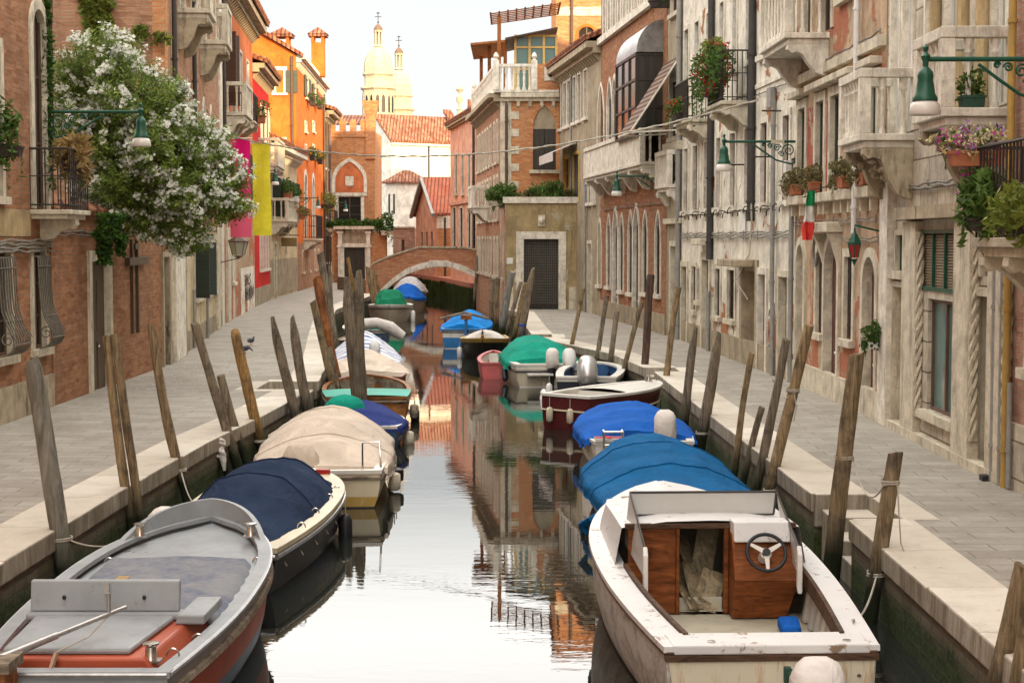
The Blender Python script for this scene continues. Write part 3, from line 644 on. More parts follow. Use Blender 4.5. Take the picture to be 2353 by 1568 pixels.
u = f5.uv(1623, 600)[0]; f5.bx(MB(), u - .7, u + .7, 3.35, 3.52, -.05, .3).build('door_hood', M['stone'], f5.root, bevel=.02)
f5.band(6.75, 6.85, .035, 'stone_white', 'string_course')
f5.pipe(f5.uv(1640, 300)[0], 3.0, 14, 'pipe_dark', .085); f5.pipe(f5.uv(1735, 300)[0], 3.9, 14, 'pipe_dark', .085)
f5.pipe(f5.uv(1785, 420)[0], 2.2, 6.2, 'pipe_grey', .05); f5.pipe(f5.uv(1566, 300)[0], QZ, 12, 'pipe_grey', .08); f5.pipe(f5.uv(1634, 700)[0], QZ, 2.2, 'pipe_grey', .05); f5.pipe(f5.uv(1783, 800)[0], QZ, 2.2, 'pipe_grey', .05)
ba = f5.balcony(f5.uv(1632, 270)[0], f5.uv(1600, 270)[0], 6.52, .62, 1.0, 'stone', 2, 'iron', .14, .35)
bb = f5.balcony(f5.uv(1728, 220)[0], f5.uv(1692, 220)[0], 6.55, .70, 1.1, 'stone', 2, 'iron', .16, .4)
for i in range(22):
    u = .5 + i * .6; z = 4.16 + .05 * math.sin(i * 2.3); mb = MB(); mb.tube([f5.p(u, z, 0), f5.p(u, z + .02, .16), f5.p(u + .12, z - .03, .17), f5.p(u + .13, z - .12, .17)], .014, 5); mb.build('iron_hook', M['iron'], f5.root)
for px, py in ((1712, 378), (1770, 360), (1795, 255)): u, z = f5.uv(px, py); MB().tube([f5.p(u, z, 0), f5.p(u - .25, z - .02, .45)], .018, 5).build('iron_rod', M['iron'], f5.root)
f5.roof(14.2, .5, 1.6, 3.4); f5.build()
# painted scribble on the white wall
g5 = MB()
for (px, y0, y1, wv_) in ((1769, 688, 727, .05), (1771.5, 690, 718, .03), (1774, 686, 728, .035), (1768.5, 733, 770, .05), (1771, 732, 775, .03), (1774, 736, 768, .03), (1770, 776, 806, .06)):
    u = f5.uv(px, 740)[0]; za = f5.uv(px, y0)[1]; zb = f5.uv(px, y1)[1]
    for k in range(10):
        q0, q1 = k / 10, (k + 1) / 10; wa, wb = [wv_ * (.5 + math.sin(3.1 * q) * .6) for q in (q0, q1)]; sl = lambda q: u + .10 * math.sin(q * 5 + px)
        g5.quad(f5.p(sl(q0) - wa, za + (zb - za) * q0, .006), f5.p(sl(q0) + wa, za + (zb - za) * q0, .006), f5.p(sl(q1) + wb, za + (zb - za) * q1, .006), f5.p(sl(q1) - wb, za + (zb - za) * q1, .006))
g5.build('spray_scribble', m_plain('navy_spray', (.012, .02, .06), .6), f5.root)
# R4: narrow grey house with a long striped blind
f4 = house('narrow_grey_house', 'narrow grey house squeezed beside the white one, with sloping striped blind', (4.735, 45.42), (4.52, 47.55), 14.0, 'plaster_grey', False)
f4.door(1543, 566, 1557, 785, None, 'door_worn', 'stone', .16, .14); f4.band(3.95, 4.1, .12, 'stone', 'string_course'); f4.band(6.0, 6.25, .15, 'stone', 'string_course')
f4.winr((.5, 1.6, 6.4, 8.0), None, 'stone', .1, 'glass', 'olive_shutter'); f4.winr((.5, 1.6, 9.9, 11.6), None, 'stone', .1, 'glass')
f4.balcony(.15, 2.0, 5.05, .4, .95, 'stone_white', 2, 'stone', .2, .4, solid=True)
mb = MB(); k = 26
for i in range(k):
    a = lambda t, q: f4.p(.15 + 1.85 * q, 8.55 - 2.1 * t, .12 + 1.35 * t)
    t0, t1 = i / k, (i + 1) / k; mb.hexa([a(t0, 0), a(t1, 0), a(t1, 1), a(t0, 1), a(t0, 0) + Vector((0, 0, .015)), a(t1, 0) + Vector((0, 0, .015)), a(t1, 1) + Vector((0, 0, .015)), a(t0, 1) + Vector((0, 0, .015))], i % 2)
aw = mb.build('striped_blind', [m_cloth('dark_brown_canvas', (.10, .06, .05)), m_cloth('tan_canvas', (.24, .18, .14))], f4.root)
mb = MB()
for q in (.15, 2.0): mb.tube([f4.p(q, 6.55, .05), f4.p(q, 6.46, 1.46)], .022, 6)
mb.tube([f4.p(.15, 6.45, 1.46), f4.p(2.0, 6.45, 1.46)], .025, 6); mb.tube([f4.p(.15, 8.5, .1), f4.p(.15, 6.5, 1.42)], .03, 6); mb.build('blind_arm', M['stone_white'], aw)
f4.roof(14.0, .4, 1.4, 3.4); f4.build()
# R3: brick palace with lancet windows, oriel and balcony
f3 = house('brick_palace', 'tall brick palace with white lancet windows, glazed oriel and long balcony', (4.51, 47.57), (3.25, 59.80), 15.6, 'brick_mauve', False, 'palace')
for xa, xb in ((1374, 1388), (1396, 1406), (1407.5, 1417), (1419, 1428.5), (1430.5, 1440), (1447, 1455.5), (1457.5, 1466)):
    f3.win(xa, 200, xb, 350, 'point', 'stone_white', .13, 'glass', 'frame_brown', z=(6.75, 9.1), sill=False)
for i in range(11): u = .55 + i * 1.06; f3.winr((u, u + .52, 10.85, 13.2), None, 'stone_white', .14, 'glass', 'frame_brown', sill=False)
f3.band(10.55, 10.78, .16, 'stone_white', 'string_course'); f3.band(GZ, QZ + .6, .05, 'plaster_grey', 'plinth')
gw = [((1374.5, 506, 1382, 654), 'window'), ((1395.5, 496, 1403, 657), 'window'), ((1410, 482, 1421, 735), 'door'), ((1424.5, 495, 1433, 667), 'window'), ((1445, 488, 1454, 672), 'window'), ((1457, 476, 1470, 752), 'door'), ((1478, 488, 1488, 672), 'window'), ((1507, 490, 1518, 676), 'window')]
for r, kd in gw:
    if kd == 'door': f3.door(*r, 'point', 'door_dark', 'stone_white', .14, .13)
    else: f3.win(*r, 'point', 'stone_white', .11, 'glass', 'frame_brown', grille='iron')
ua, ub = f3.uv(1525, 380)[0], f3.uv(1346, 400)[0]
f3.balcony(.25, 11.6, 5.78, .75, .98, 'stone_white', 6, 'stone', .2, .55, bal=.5, solid=True)
o0, o1 = f3.uv(1526, 220)[0] + .25, f3.uv(1470, 220)[0] - .2     # oriel: lead-roofed glass box
ow = f3.bx(MB(), o0, o1, 6.6, 8.95, -.05, .78).build('oriel', M['glass_dark'], f3.root)
mb = MB()
for z in (6.6, 7.4, 8.2, 8.93): f3.bx(mb, o0 - .03, o1 + .03, z - .035, z + .035, -.04, .82)
for u in (o0, o0 + (o1 - o0) / 3, o0 + (o1 - o0) * 2 / 3, o1): f3.bx(mb, u - .035, u + .035, 6.58, 8.98, .75, .825)
for u in (o0 - .012, o1 + .012):
    for o in (.25, .5): f3.bx(mb, u - .03, u + .03, 6.58, 8.98, o - .03, o + .03)
mb.build('oriel_frame', M['iron'], ow)
prof = [(0.80 * math.cos(t), .95 * math.sin(t)) for t in [i * math.pi / 2 / 8 for i in range(9)]]
MB().prism([f3.p(o0 - .06, 8.99 + b, a) for a, b in prof] + [f3.p(o0 - .06, 8.99, 0)], (0, 0, 0), f3.d * (o1 - o0 + .12)).build('oriel_roof', m_plain('lead_sheet', (.30, .29, .28), .35, .5, 4, .2, .5), ow, 40)
f3.roof(15.6, .5, 1.6, 3.4); f3.build()
# R2: grey-beige house
f2 = house('grey_house', 'grey-beige house with deep gutter cornice and slim tall windows', (3.245, 59.82), (2.03, 70.0), 10.75, 'plaster_grey', False)
for x in (1285, 1298, 1307, 1320, 1331, 1346): f2.win(x - 3.2, 200, x + 3.2, 290, None, 'stone_white', .10, 'glass', z=(8.2, 10.0))
f2.win(1350, 415, 1357, 500, None, 'stone_white', .12, z=(4.9, 6.6)); f2.win(1362, 415, 1368, 500, None, 'stone_white', .1, z=(4.9, 6.6))
f2.win(1316, 415, 1330, 470, None, 'frame_yellow', .12, 'glass', 'brown_shutter', z=(5.0, 6.9), shut='closed', sm='slate_shutter', sill=False); f2.win(1296, 415, 1310, 470, None, 'frame_yellow', .12, 'glass', 'frame_yellow', z=(5.0, 6.9), sill=False)
f2.door(1352, 560, 1360, 712, None, 'door_worn', 'stone', .14, .3)
f2.cornice(10.3, 'stone_dirt_shade', .55, .42, .5); f2.pipe(f2.uv(1316, 250)[0], 5, 10.3, 'pipe_grey', .05); f2.pipe(f2.uv(1349, 560)[0], QZ, 6.5, 'pipe_grey', .05)
a = MB(); q0, q1 = f2.uv(1326, 370)[0], f2.uv(1292, 370)[0]
a.hexa([f2.p(q0, 7.35, .03), f2.p(q1, 7.35, .03), f2.p(q1, 6.95, 1.0), f2.p(q0, 6.95, 1.0), f2.p(q0, 7.38, .03), f2.p(q1, 7.38, .03), f2.p(q1, 6.98, 1.0), f2.p(q0, 6.98, 1.0)]); f2.bx(a, q0, q1, 6.62, 6.95, .985, 1.0)
a.build('awning', m_cloth('pale_lilac_canvas', (.52, .47, .45)), f2.root)
f2.roof(10.74, .6, 1.4, 3.0); f2.build()
# gate house in front of the palazzo
fg = house('gate_house', 'low ochre gate house with dark grilled door and plants along its roof', (2.80, 65.3), (-.28, 65.3), 4.95, 'plaster_gate', False, depth=4.7)
fg.door(1203, 549, 1283, 709, None, 'door_dark', 'stone_white', .30, .3, lab='wide dark door behind an iron lattice')
r = fg.rect(1203, 549, 1283, 709); mb = MB()
for i in range(17): u = r[0] + (r[1] - r[0]) * (i + .5) / 17; fg.bx(mb, u - .008, u + .008, QZ + .2, r[3], -.2, -.18)
for i in range(24): z = QZ + .2 + (r[3] - QZ - .2) * (i + .5) / 24; fg.bx(mb, r[0], r[1], z - .007, z + .007, -.195, -.175)
mb.build('lattice', M['iron_grey'], fg.root)
fg.band(4.95, 5.2, .09, 'stone_white', 'coping'); fg.band(GZ, QZ + .9, .03, 'stone', 'plinth', 0, r[0] - .42); fg.band(GZ, QZ + .9, .03, 'stone', 'plinth', r[1] + .42, fg.L)
for x0, y0, x1, y1, m_ in ((1164, 592, 1178, 606, 'white_paint'), (1182, 618, 1201, 648, 'stone'), (1290, 618, 1304, 645, 'stone')):
    q = fg.rect(x0, y0, x1, y1); fg.bx(MB(), q[0], q[1], q[2], q[3], 0, .025).build('plaque', M[m_], fg.root)
q = fg.rect(1236, 494, 1252, 520); t_ = fg.bx(MB(), q[0], q[1], q[2], q[3], 0, .05).build('carved_tablet', M['stone'], fg.root)
mb = MB(); mb.lathe([(0, -.14), (.1, -.1), (.13, 0), (.1, .1), (0, .16)], fg.p((q[0] + q[1]) / 2, (q[2] + q[3]) / 2, .05), 10); mb.build('relief', M['stone'], t_, 60)
gs = Fac(fg.root, (-.283, 65.32), (-.46, 69.95), GZ - .8, 4.95, M['brick_pink'], False, .3)
for u in (1.2, 2.3): gs.winr((u, u + .35, 1.9, 3.7), None, 'stone', .1, 'glass')
gs.band(4.96, 5.2, .08, 'stone_white', 'coping'); gs.build(); fg.build()
# R1: palazzo with roof terrace
f1 = house('terrace_palazzo', 'orange brick palazzo with a pointed shuttered window and a white balustraded roof terrace', (2.02, 70.02), (-.48, 70.02), 9.75, 'brick_orange', False, 'palace', 12, z0=GZ - .8)
r = f1.rect(1224, 242, 1277, 420); f1.H.append((r[0], r[1], r[2] + .55, r[3], 'point', .12))
o = outline(r[0], r[1], r[2] + .55, r[3], 'point'); mb = MB(); zc = r[2] + 2.0
f1.bx(mb, r[0] + .002, (r[0] + r[1]) / 2 - .01, r[2] + .56, zc + .3, -.12, -.05); f1.bx(mb, (r[0] + r[1]) / 2 + .01, r[1] - .002, r[2] + .56, zc + .3, -.12, -.05); W = mb.build('window', M['door_dark'], f1.root); W['label'] = 'pointed window closed by dark board shutters'
MB().prism([f1.p(r[0], zc + .3, 0)] + [f1.p(a, b, 0) for a, b in o[1:-1] if b > zc + .3] + [f1.p(r[1], zc + .3, 0)], f1.n * -.11, f1.n * -.07).build('tympanum', M['plaster_grey'], W)
f1.bx(MB(), r[0] - .15, r[1] + .15, r[2] + .4, r[2] + .548, -.05, .16).build('sill', M['stone'], W)
f1.bx(MB(), f1.L - .45, f1.L + .02, GZ, 9.7, -.3, .03).build('quoin_strip', M['stone'], f1.root)
mb = MB(); z = 4.2
while z < 9.4: f1.bx(mb, f1.L - .78, f1.L - .45, z, z + .32, -.1, .028); z += .74
mb.build('quoin', M['stone'], f1.root)
f1.pipe(f1.uv(1163, 300)[0], 4.9, 9.7, 'pipe', .06)
f1s = Fac(f1.root, (-.483, 70.05), (-1.85, 84.0), GZ - .8, 9.75, M['brick_pale'], False, .4)
for u in (1.2, 2.6, 4.6, 6.2, 7.6, 9.2, 11.0, 12.3):
    for za, zb in ((1.9, 3.5), (4.4, 6.2), (6.9, 8.6)): f1s.winr((u, u + .55, za, zb), None, 'stone', .16, 'glass', sill=True)
f1s.balcony(5.8, 7.9, 5.05, .85, .95, 'stone_white', 2, 'stone', .2, .5, bal=.28)
f1s.cornice(9.4, 'stone_dirt_shade', .55, .34, .6); f1s.build()
f1.cornice(9.4, 'stone', .30, .34, .45); f1.build()
tz = 9.76
mb = MB(); mb.hexa([Vector(p) for p in ((-.75, 69.75, tz), (2.0, 69.75, tz), (2.0, 84, tz), (-2.1, 84, tz), (-.75, 69.75, tz + .10), (2.0, 69.75, tz + .10), (2.0, 84, tz + .10), (-2.1, 84, tz + .10))]); ter = mb.build('terrace_slab', M['stone_white'], f1.root)
bz = tz + .102; mb = MB(); P = [Vector((-.68, 69.85, bz)), Vector((.95, 69.85, bz))]; P2 = [Vector((-.68, 69.87, bz)), Vector((-1.95, 83.5, bz))]
for a, b in (P, P2):
    d = (b - a).normalized(); nn = Vector((-d.y, d.x, 0)) * .08
    mb.hexa([a - nn + Vector((0, 0, .98)), b - nn + Vector((0, 0, .98)), b + nn + Vector((0, 0, .98)), a + nn + Vector((0, 0, .98)), a - nn + Vector((0, 0, 1.1)), b - nn + Vector((0, 0, 1.1)), b + nn + Vector((0, 0, 1.1)), a + nn + Vector((0, 0, 1.1))])
for q in (P[0], P[1], P2[1]): mb.box(q.x - .13, q.x + .13, q.y - .13, q.y + .13, bz, bz + 1.25); mb.lathe([(.1, 0), (.05, .06), (.12, .16), (.09, .27), (0, .36)], (q.x, q.y, bz + 1.25), 10)
bl = mb.build('balustrade', M['stone_white'], f1.root)
for a, b, k in ((P[0], P[1], 6), (P2[0], P2[1], 22)):
    for i in range(k):
        q = a.lerp(b, (i + .7) / (k + .4)); MB().lathe([(.08, 0), (.08, .08), (.05, .14), (.055, .5), (.045, .68), (.08, .74), (.06, .86), (.11, .97)], q, 8).build('baluster', M['stone_white'], bl, 40)
mb = MB(); mb.box(1.08, 2.0, 69.75, 69.95, bz, bz + 1.1); pn = mb.build('parapet', M['brick_orange'], f1.root)
mb = MB(); mb.box(1.38, 1.88, 69.70, 69.749, bz + .38, bz + .95); tab = mb.build('quatrefoil_tablet', M['stone_white'], pn)
mb = MB()
for dx, dz in ((.075, 0), (-.075, 0), (0, .075), (0, -.075)): mb.tube([(1.63 + dx, 69.699, bz + .665 + dz), (1.63 + dx, 69.692, bz + .665 + dz)], .065, 12)
mb.build('quatrefoil', M['black'], tab)
# wooden penthouse and pergola on the terrace
mb = MB(); x0, x1, y0, y1, z0, z1 = .15, 1.95, 72, 76, bz, bz + 2.6
for x in (x0, x0 + .62, x0 + 1.25, x1): mb.box(x - .05, x + .05, y0 - .05, y0 + .05, z0, z1)
for z in (z0 + .05, z0 + 1.1, z0 + 2.05, z1 - .05): mb.box(x0, x1, y0 - .045, y0 + .045, z - .04, z + .04)
for y in (73.3, 74.6, 76): mb.box(x0 - .05, x0 + .05, y - .05, y + .05, z0, z1)
ph = mb.build('penthouse', M['frame_yellow'], f1.root)
mb = MB(); mb.box(x0 + .02, x1, y0 + .01, y0 + .03, z0, z1 - .04); mb.box(x0 + .01, x0 + .03, y0, y1, z0, z1 - .04); mb.build('pane', M['glass_teal'], ph)
mb = MB(); mb.hexa([Vector(p) for p in ((-.3, 71.5, z1 - .25), (2.0, 71.5, z1 + .22), (2.0, 76.4, z1 + .22), (-.3, 76.4, z1 - .25), (-.3, 71.5, z1 - .19), (2.0, 71.5, z1 + .28), (2.0, 76.4, z1 + .28), (-.3, 76.4, z1 - .19))]); mb.build('roof', M['brown_shutter'], ph)
wd = m_wood('varnished_timber', (.36, .13, .04), (.10, .05, .02))
for x, y, h in ((-.55, 70.3, 3.2), (-1.05, 76, 2.6), (-.3, 73, 2.4), (-1.5, 80, 2.6)): pgo = MB().box(x - .08, x + .08, y - .08, y + .08, bz, bz + h).build('pergola_post', wd, f1.root)
mb = MB()
for k in range(7):
    y = 70.0 + k * .55; mb.hexa([Vector(p) for p in ((-.95, y, bz + 3.2), (2.1, y, bz + 3.65), (2.1, y + .07, bz + 3.65), (-.95, y + .07, bz + 3.2), (-.95, y, bz + 3.25), (2.1, y, bz + 3.70), (2.1, y + .07, bz + 3.70), (-.95, y + .07, bz + 3.25))])
for k in range(9):
    x = -.95 + k * .37; z = bz + 3.255 + .1475 * (x + .95); mb.hexa([Vector(p) for p in ((x, 69.9, z), (x + .07, 69.9, z + .01), (x + .07, 73.5, z + .01), (x, 73.5, z), (x, 69.9, z + .03), (x + .07, 69.9, z + .04), (x + .07, 73.5, z + .04), (x, 73.5, z + .03))])
mb.hexa([Vector(p) for p in ((-1.9, 75, bz + 2.5), (-.3, 75, bz + 2.65), (-.3, 81, bz + 2.65), (-1.9, 81, bz + 2.5), (-1.9, 75, bz + 2.6), (-.3, 75, bz + 2.75), (-.3, 81, bz + 2.75), (-1.9, 81, bz + 2.6))]); mb.build('pergola_roof', wd, f1.root)
# taller brick block behind it
fb = house('tall_brick_house', 'tall sunlit orange brick house rising behind the roof terrace', (7.5, 76.5), (2.05, 76.5), 16.0, 'brick_orange', False, depth=9)
r = fb.rect(1328, 68, 1367, 150); fb.winr((r[0], r[1], 11.8, 13.4), 'round', 'orange_wall', .12, 'glass', 'frame_brown'); fb.pipe(fb.uv(1313, 100)[0], 9, 15.6, 'pipe', .07); fb.band(13.9, 14.3, .03, 'stone', 'string_course')
fb.cornice(15.6, 'brick_orange', .3, .4, .3); fb.roof(16.0, .4, 1.5, 4.4); fb.build()
# ------------------------------------------------------------------ left bank, near to far
f = house('brick_house', 'brick house at the left edge with arched balcony door and bulging window cages', (-7.80, -10), (-7.76, 27.28), 16, 'brick', True); f_1 = f
f.band(GZ, QZ + .55, .05, 'stone_dirt_shade', 'plinth')
def belly_grille(f, W, r):
    """Wrought cage that bellies out over the sill and curls back under."""
    mb = MB(); k = 8
    for i in range(k):
        u = r[0] + .03 + (r[1] - r[0] - .06) * i / (k - 1); h = r[3] - r[2]
        P = [f.p(u, r[3] - .08 - .0 * h, .02), f.p(u, r[3] - .10, .10)]
        for t, o in ((.15, .11), (.35, .12), (.52, .14), (.64, .20), (.73, .27), (.80, .31), (.86, .31), (.91, .26), (.94, .18), (.95, .10)): P.append(f.p(u, r[3] - .06 - h * t, o))
        mb.tube(P, .013, 5)
    for t, o in ((.12, .115), (.62, .20), (.84, .32)): mb.tube([f.p(r[0], r[3] - .06 - (r[3] - r[2]) * t, o), f.p(r[1], r[3] - .06 - (r[3] - r[2]) * t, o)], .012, 5)
    for e in (r[0] + .02, r[1] - .02): mb.tube([f.p(e, r[3] - (r[3] - r[2]) * .83 + .12 * math.sin(q * .7) * (1 - q / 16), .22 + .12 * math.cos(q * .7) * (1 - q / 16)) for q in range(14)], .012, 5)
    mb.build('window_cage', M['iron_grey'], W, 50)
for r in ((34.75, 36.05, 1.55, 3.35), (32.0, 33.2, 1.55, 3.35), (26, 27.2, 1.55, 3.35)):
    pass
ra = f.rect(68, 580, 103, 800); W = f.winr((ra[0] + .12, ra[1] - .08, 1.72, 3.32), None, 'stone', .14, 'glass'); belly_grille(f, W, (ra[0] + .08, ra[1] - .04, 1.72, 3.32))
rb = f.rect(-25, 580, 24, 820); W = f.winr((rb[0] + .12, rb[1] - .1, 1.72, 3.32), None, 'stone', .14, 'glass'); belly_grille(f, W, (rb[0] + .08, rb[1] - .06, 1.72, 3.32))
rd = f.rect(66, 0, 104, 485); f.winr((rd[0] + .12, rd[1] - .12, 4.0, 7.25), 'round', 'stone', .18, 'glass', 'frame_brown', sill=False, lab='tall round-arched balcony door in a white stone frame')
ub = rd[0] - .15; f.balcony(ub, rd[1] + .15, 3.98, .66, .98, 'stone', 1, 'iron', .15, .34)
f.band(3.55, 3.97, .012, 'plaster_beige', 'rendered_band', 0, ub - .01); f.winr((rb[0] - .2, rb[1] - .4, 4.15, 6.4), None, 'stone', .14, 'glass', grille='iron'); f.winr((25, 26.2, 4.2, 6.4), None, 'stone', .14, 'glass')
f.roof(16, .5, 1.6, 3.4); f.build()
# garden wall with the worn door
f = house('garden_wall', 'brick garden wall with worn plank door, oleander spilling over its tiled top', (-7.73, 27.30), (-7.69, 36.33), 3.95, 'brick', True, 'wall', .5); fw = f
f.door(206, 600, 246, 895, None, 'door_worn', 'stone', .2, .12, lab='tall worn brown plank door, pale and rotten at the foot')
f.door(372, 590, 385, 842, None, 'door_worn', 'stone_dirt_shade', .12, .12)
mb = MB()
for i in range(60):
    u = (i + .5) * f.L / 60; mb.tube([f.p(u, 4.14, -.25), f.p(u, 3.99, .14)], .075, 6)
f.bx(mb, 0, f.L, 3.951, 4.0, -.5, .12); mb.build('tile_coping', M['tile'], f.root)
f.band(3.62, 3.72, .03, 'brick', 'string_course')
mb = MB(); u0 = f.uv(298, 700)[0]; u1 = f.uv(336, 700)[0]
for u in (u0 + .1, u0 + .55): f.bx(mb, u - .04, u + .04, 1.6, 3.5, -.02, .06)
f.bx(mb, u0 - .35, u1 - .15, 2.98, 3.14, -.02, .10); f.bx(mb, u0 + .2, u0 + .5, 3.3, 3.42, -.02, .09)
mb.build('timber_bracket', M['door_worn'], f.root); f.build()
# L3: tall brick house beside the garden
f = house('brown_brick_house', 'tall brown brick house with curved-corbel balconies above the oleander', (-7.70, 36.40), (-9.60, 54.0), 15.0, 'brick_pale', True, depth=8.5); f_3 = f
f.band(GZ, QZ + .5, .04, 'plaster_grey', 'plinth'); f.band(QZ + .5, 3.9, .012, 'plaster_cream', 'rendered_ground_floor')
sd = Fac(f.root, (-16, 36.37), (-7.70, 36.37), GZ, 15.0, M['brick_orange'], True, .3); sd.winr((1.5, 2.3, 9.5, 11), None, 'stone', .12, 'glass'); sd.build()
f.door(541, 560, 547, 717, None, 'door_worn', 'stone', .18, .12); f.door(399, 560, 405, 835, None, 'door_worn', 'stone_white', .22, .12)
f.win(446, 560, 462, 690, None, 'stone', .14, 'glass', 'green_shutter', shut='swing', z=(1.95, 3.42))
f.win(474, 600, 481, 690, None, 'stone', .12, 'glass', z=(1.95, 3.0)); f.win(486, 560, 491, 680, None, 'stone', .12, 'glass', z=(1.95, 3.42))
pq = f.uv(407, 700)[0]; pil(f, 396, 420, QZ, 3.9, .12, 'stone_white', False)
for x0, x1 in ((496, 501), (520, 526), (531, 536)): pil(f, x0, x1, QZ, 3.9, .12, 'stone', False)
f.pipe(f.uv(412, 700)[0] + .5, QZ, 3.6, 'pipe_grey', .05); f.pipe(f.uv(439, 760)[0], QZ, 2.2, 'pipe_grey', .045); f.pipe(f.uv(470, 760)[0], QZ, 2.1, 'pipe_grey', .04)
for (ua, ub_) in ((3.0, 4.9), (9.3, 11.2)):
    f.balcony(ua, ub_, 9.05, .78, 1.0, 'stone', 2, 'stone', .24, .75, bal=.22)
for u in (3.4, 5.6, 8.0, 9.7, 12.0): f.winr((u, u + .75, 9.1 if u in (3.4, 9.7) else 9.8, 11.8), None, 'stone_white', .18, 'glass')
for u in (1.5, 4.6, 7.2, 9.9, 12.6): f.winr((u, u + .7, 4.9, 7.4), 'point', 'stone_white', .16, 'glass', sill=True)
qa = f.L - 1.15; f.bx(MB(), qa, f.L - .03, QZ, 14.9, -.05, .05).build('quoin_strip', M['stone_white'], f.root)
for u in (1.2, 6.5): f.pipe(u, 4, 14.8, 'pipe_dark', .06)
f.cornice(14.6, 'stone_dirt_shade', .5, .4, .6); f.roof(15.0, .6, 1.5, 4); f.build()
# L4: terracotta house with shutters
f = house('terracotta_house', 'terracotta house with tall brown shutters under a bracketed eave', (-9.61, 54.02), (-10.69, 67.45), 12.2, 'terracotta_wall', True); f_4 = f
f.band(GZ, 4.2, .012, 'plaster_stained', 'rendered_ground_floor')
for u, s_ in ((1.4, 'brown_shutter'), (4.2, 'olive_shutter'), (7.2, 'olive_shutter'), (10.4, 'olive_shutter')):
    f.winr((u, u + .95, 8.1, 10.5), None, 'stone_white', .15 if u < 6 else .08, 'glass', shut='swing' if u < 3 else 'closed', sm=s_, sill=u > 3); f.winr((u, u + .95, 4.8, 6.7), None, 'stone_white', .15, 'glass', shut='swing', sm=s_)
f.balcony(.5, 3.2, 7.75, .8, 1.0, 'stone', 3, 'stone', .24, .6, bal=.2); f.balcony(6.6, 8.8, 7.9, .6, 1.0, 'stone', 2, 'iron', .15, .35)
f.pipe(.25, 4.3, 11.8, 'pipe_dark', .06); f.bx(MB(), 6.6, 13.1, QZ, 2.42, -.05, .03).build('rendered_patch', M['plaster_white'], f.root)
f.winr((3.4, 4.2, 2.0, 3.6), None, 'stone_white', .14, 'glass')
f.cornice(11.75, 'stone_dirt_shade', .6, .42, .5); f.roof(12.2, .7, 1.6, 3.5, 'tile')
mb = MB(); mb.box(-12.4, -11.5, 62, 63, 12.0, 15.5); mb.box(-12.5, -11.4, 61.9, 63.1, 15.5, 15.75); mb.build('chimney', M['orange_wall'], f.root); f.build()
# graffito (blocky letters sprayed on the pale patch at the corner)
GLY = {'B': ['110', '101', '110', '101', '110'], 'A': ['010', '101', '111', '101', '101'], 'S': ['011', '100', '010', '001', '110'], 'T': ['111', '010', '010', '010', '010'], 'N': ['101', '111', '111', '111', '101'], 'D': ['110', '101', '101', '101', '110'], 'O': ['010', '101', '101', '101', '010'], 'M': ['101', '111', '111', '101', '101'], 'E': ['111', '100', '110', '100', '111']}
def scrawl(f, mb, word, u, z, wd, ht, o):
    for ch in word:
        for i, row in enumerate(GLY[ch]):
            for j, b in enumerate(row):
                if b == '1':
                    a0 = u + (j - .10) * wd / 3; zt = z - (i - .08) * ht / 5; mb.quad(f.p(a0, zt - ht / 5 * 1.16, o), f.p(a0 + wd / 3 * 1.2, zt - ht / 5 * 1.16, o), f.p(a0 + wd / 3 * 1.2, zt, o), f.p(a0, zt, o))
        u += wd * 1.28
mb = MB(); r = f.rect(550, 640, 583, 700)
scrawl(f, mb, 'BAS', 8.2, 2.15, .80, .44, .036); scrawl(f, mb, 'NANDO', 8.3, 1.66, .70, .52, .036); mb.build('graffito', m_plain('black_spray', (.02, .02, .03), .7), f_4.root)
# L5: crimson house
f = house('crimson_house', 'narrow crimson house with white arched windows and a small stone balcony', (-10.70, 67.50), (-11.27, 75.75), 10.8, 'red_wall', True); f_5 = f
f.band(GZ, QZ + .75, .03, 'plaster_grey', 'plinth')
for u in (2.7, 4.1, 5.5, 6.9): f.winr((u, u + .5, 2.2, 4.05), None, 'stone_white', .13, 'glass', 'frame_brown')
for x in (599, 608, 616): f.win(x - 1.5, 180, x + 1.5, 270, 'round', 'stone_white', .06, 'glass', 'frame_brown', z=(7.0, 9.5))
f.balcony(2.4, 6.6, 6.75, .85, 1.1, 'stone', 3, 'stone', .24, .5, bal=.35)
f.cornice(10.4, 'stone_dirt_shade', .5, .36, .6); f.roof(10.76, .6, 1.2, 3); f.build()
# L5b: low cream house
f = house('cream_house', 'low cream house with tiled eave, green shutters and flower-decked balcony', (-11.28, 75.78), (-11.60, 87.95), 8.0, 'plaster_cream', True, depth=5); f_b = f
f.band(QZ + .1, 2.55, .02, 'plaster_grey', 'rendered_base')
for u in (1.0, 3.4, 6.2, 8.8): f.winr((u, u + .8, 4.6, 6.4), None, 'stone', .15, 'glass', 'green_shutter', shut='swing')
f.door(628, 560, 633, 690, None, 'door_dark', 'stone', .16, .12); f.winr((6.4, 6.9, 3.0, 3.5), None, 'stone', .1, 'glass')
f.balcony(.6, 5.6, 4.45, .8, 1.0, 'stone', 4, 'stone', .22, .5, bal=.5); f.cornice(7.55, 'stone_white', .6, .42, .4); f.roof(7.97, .65, 1.4, 2.5); f.build()
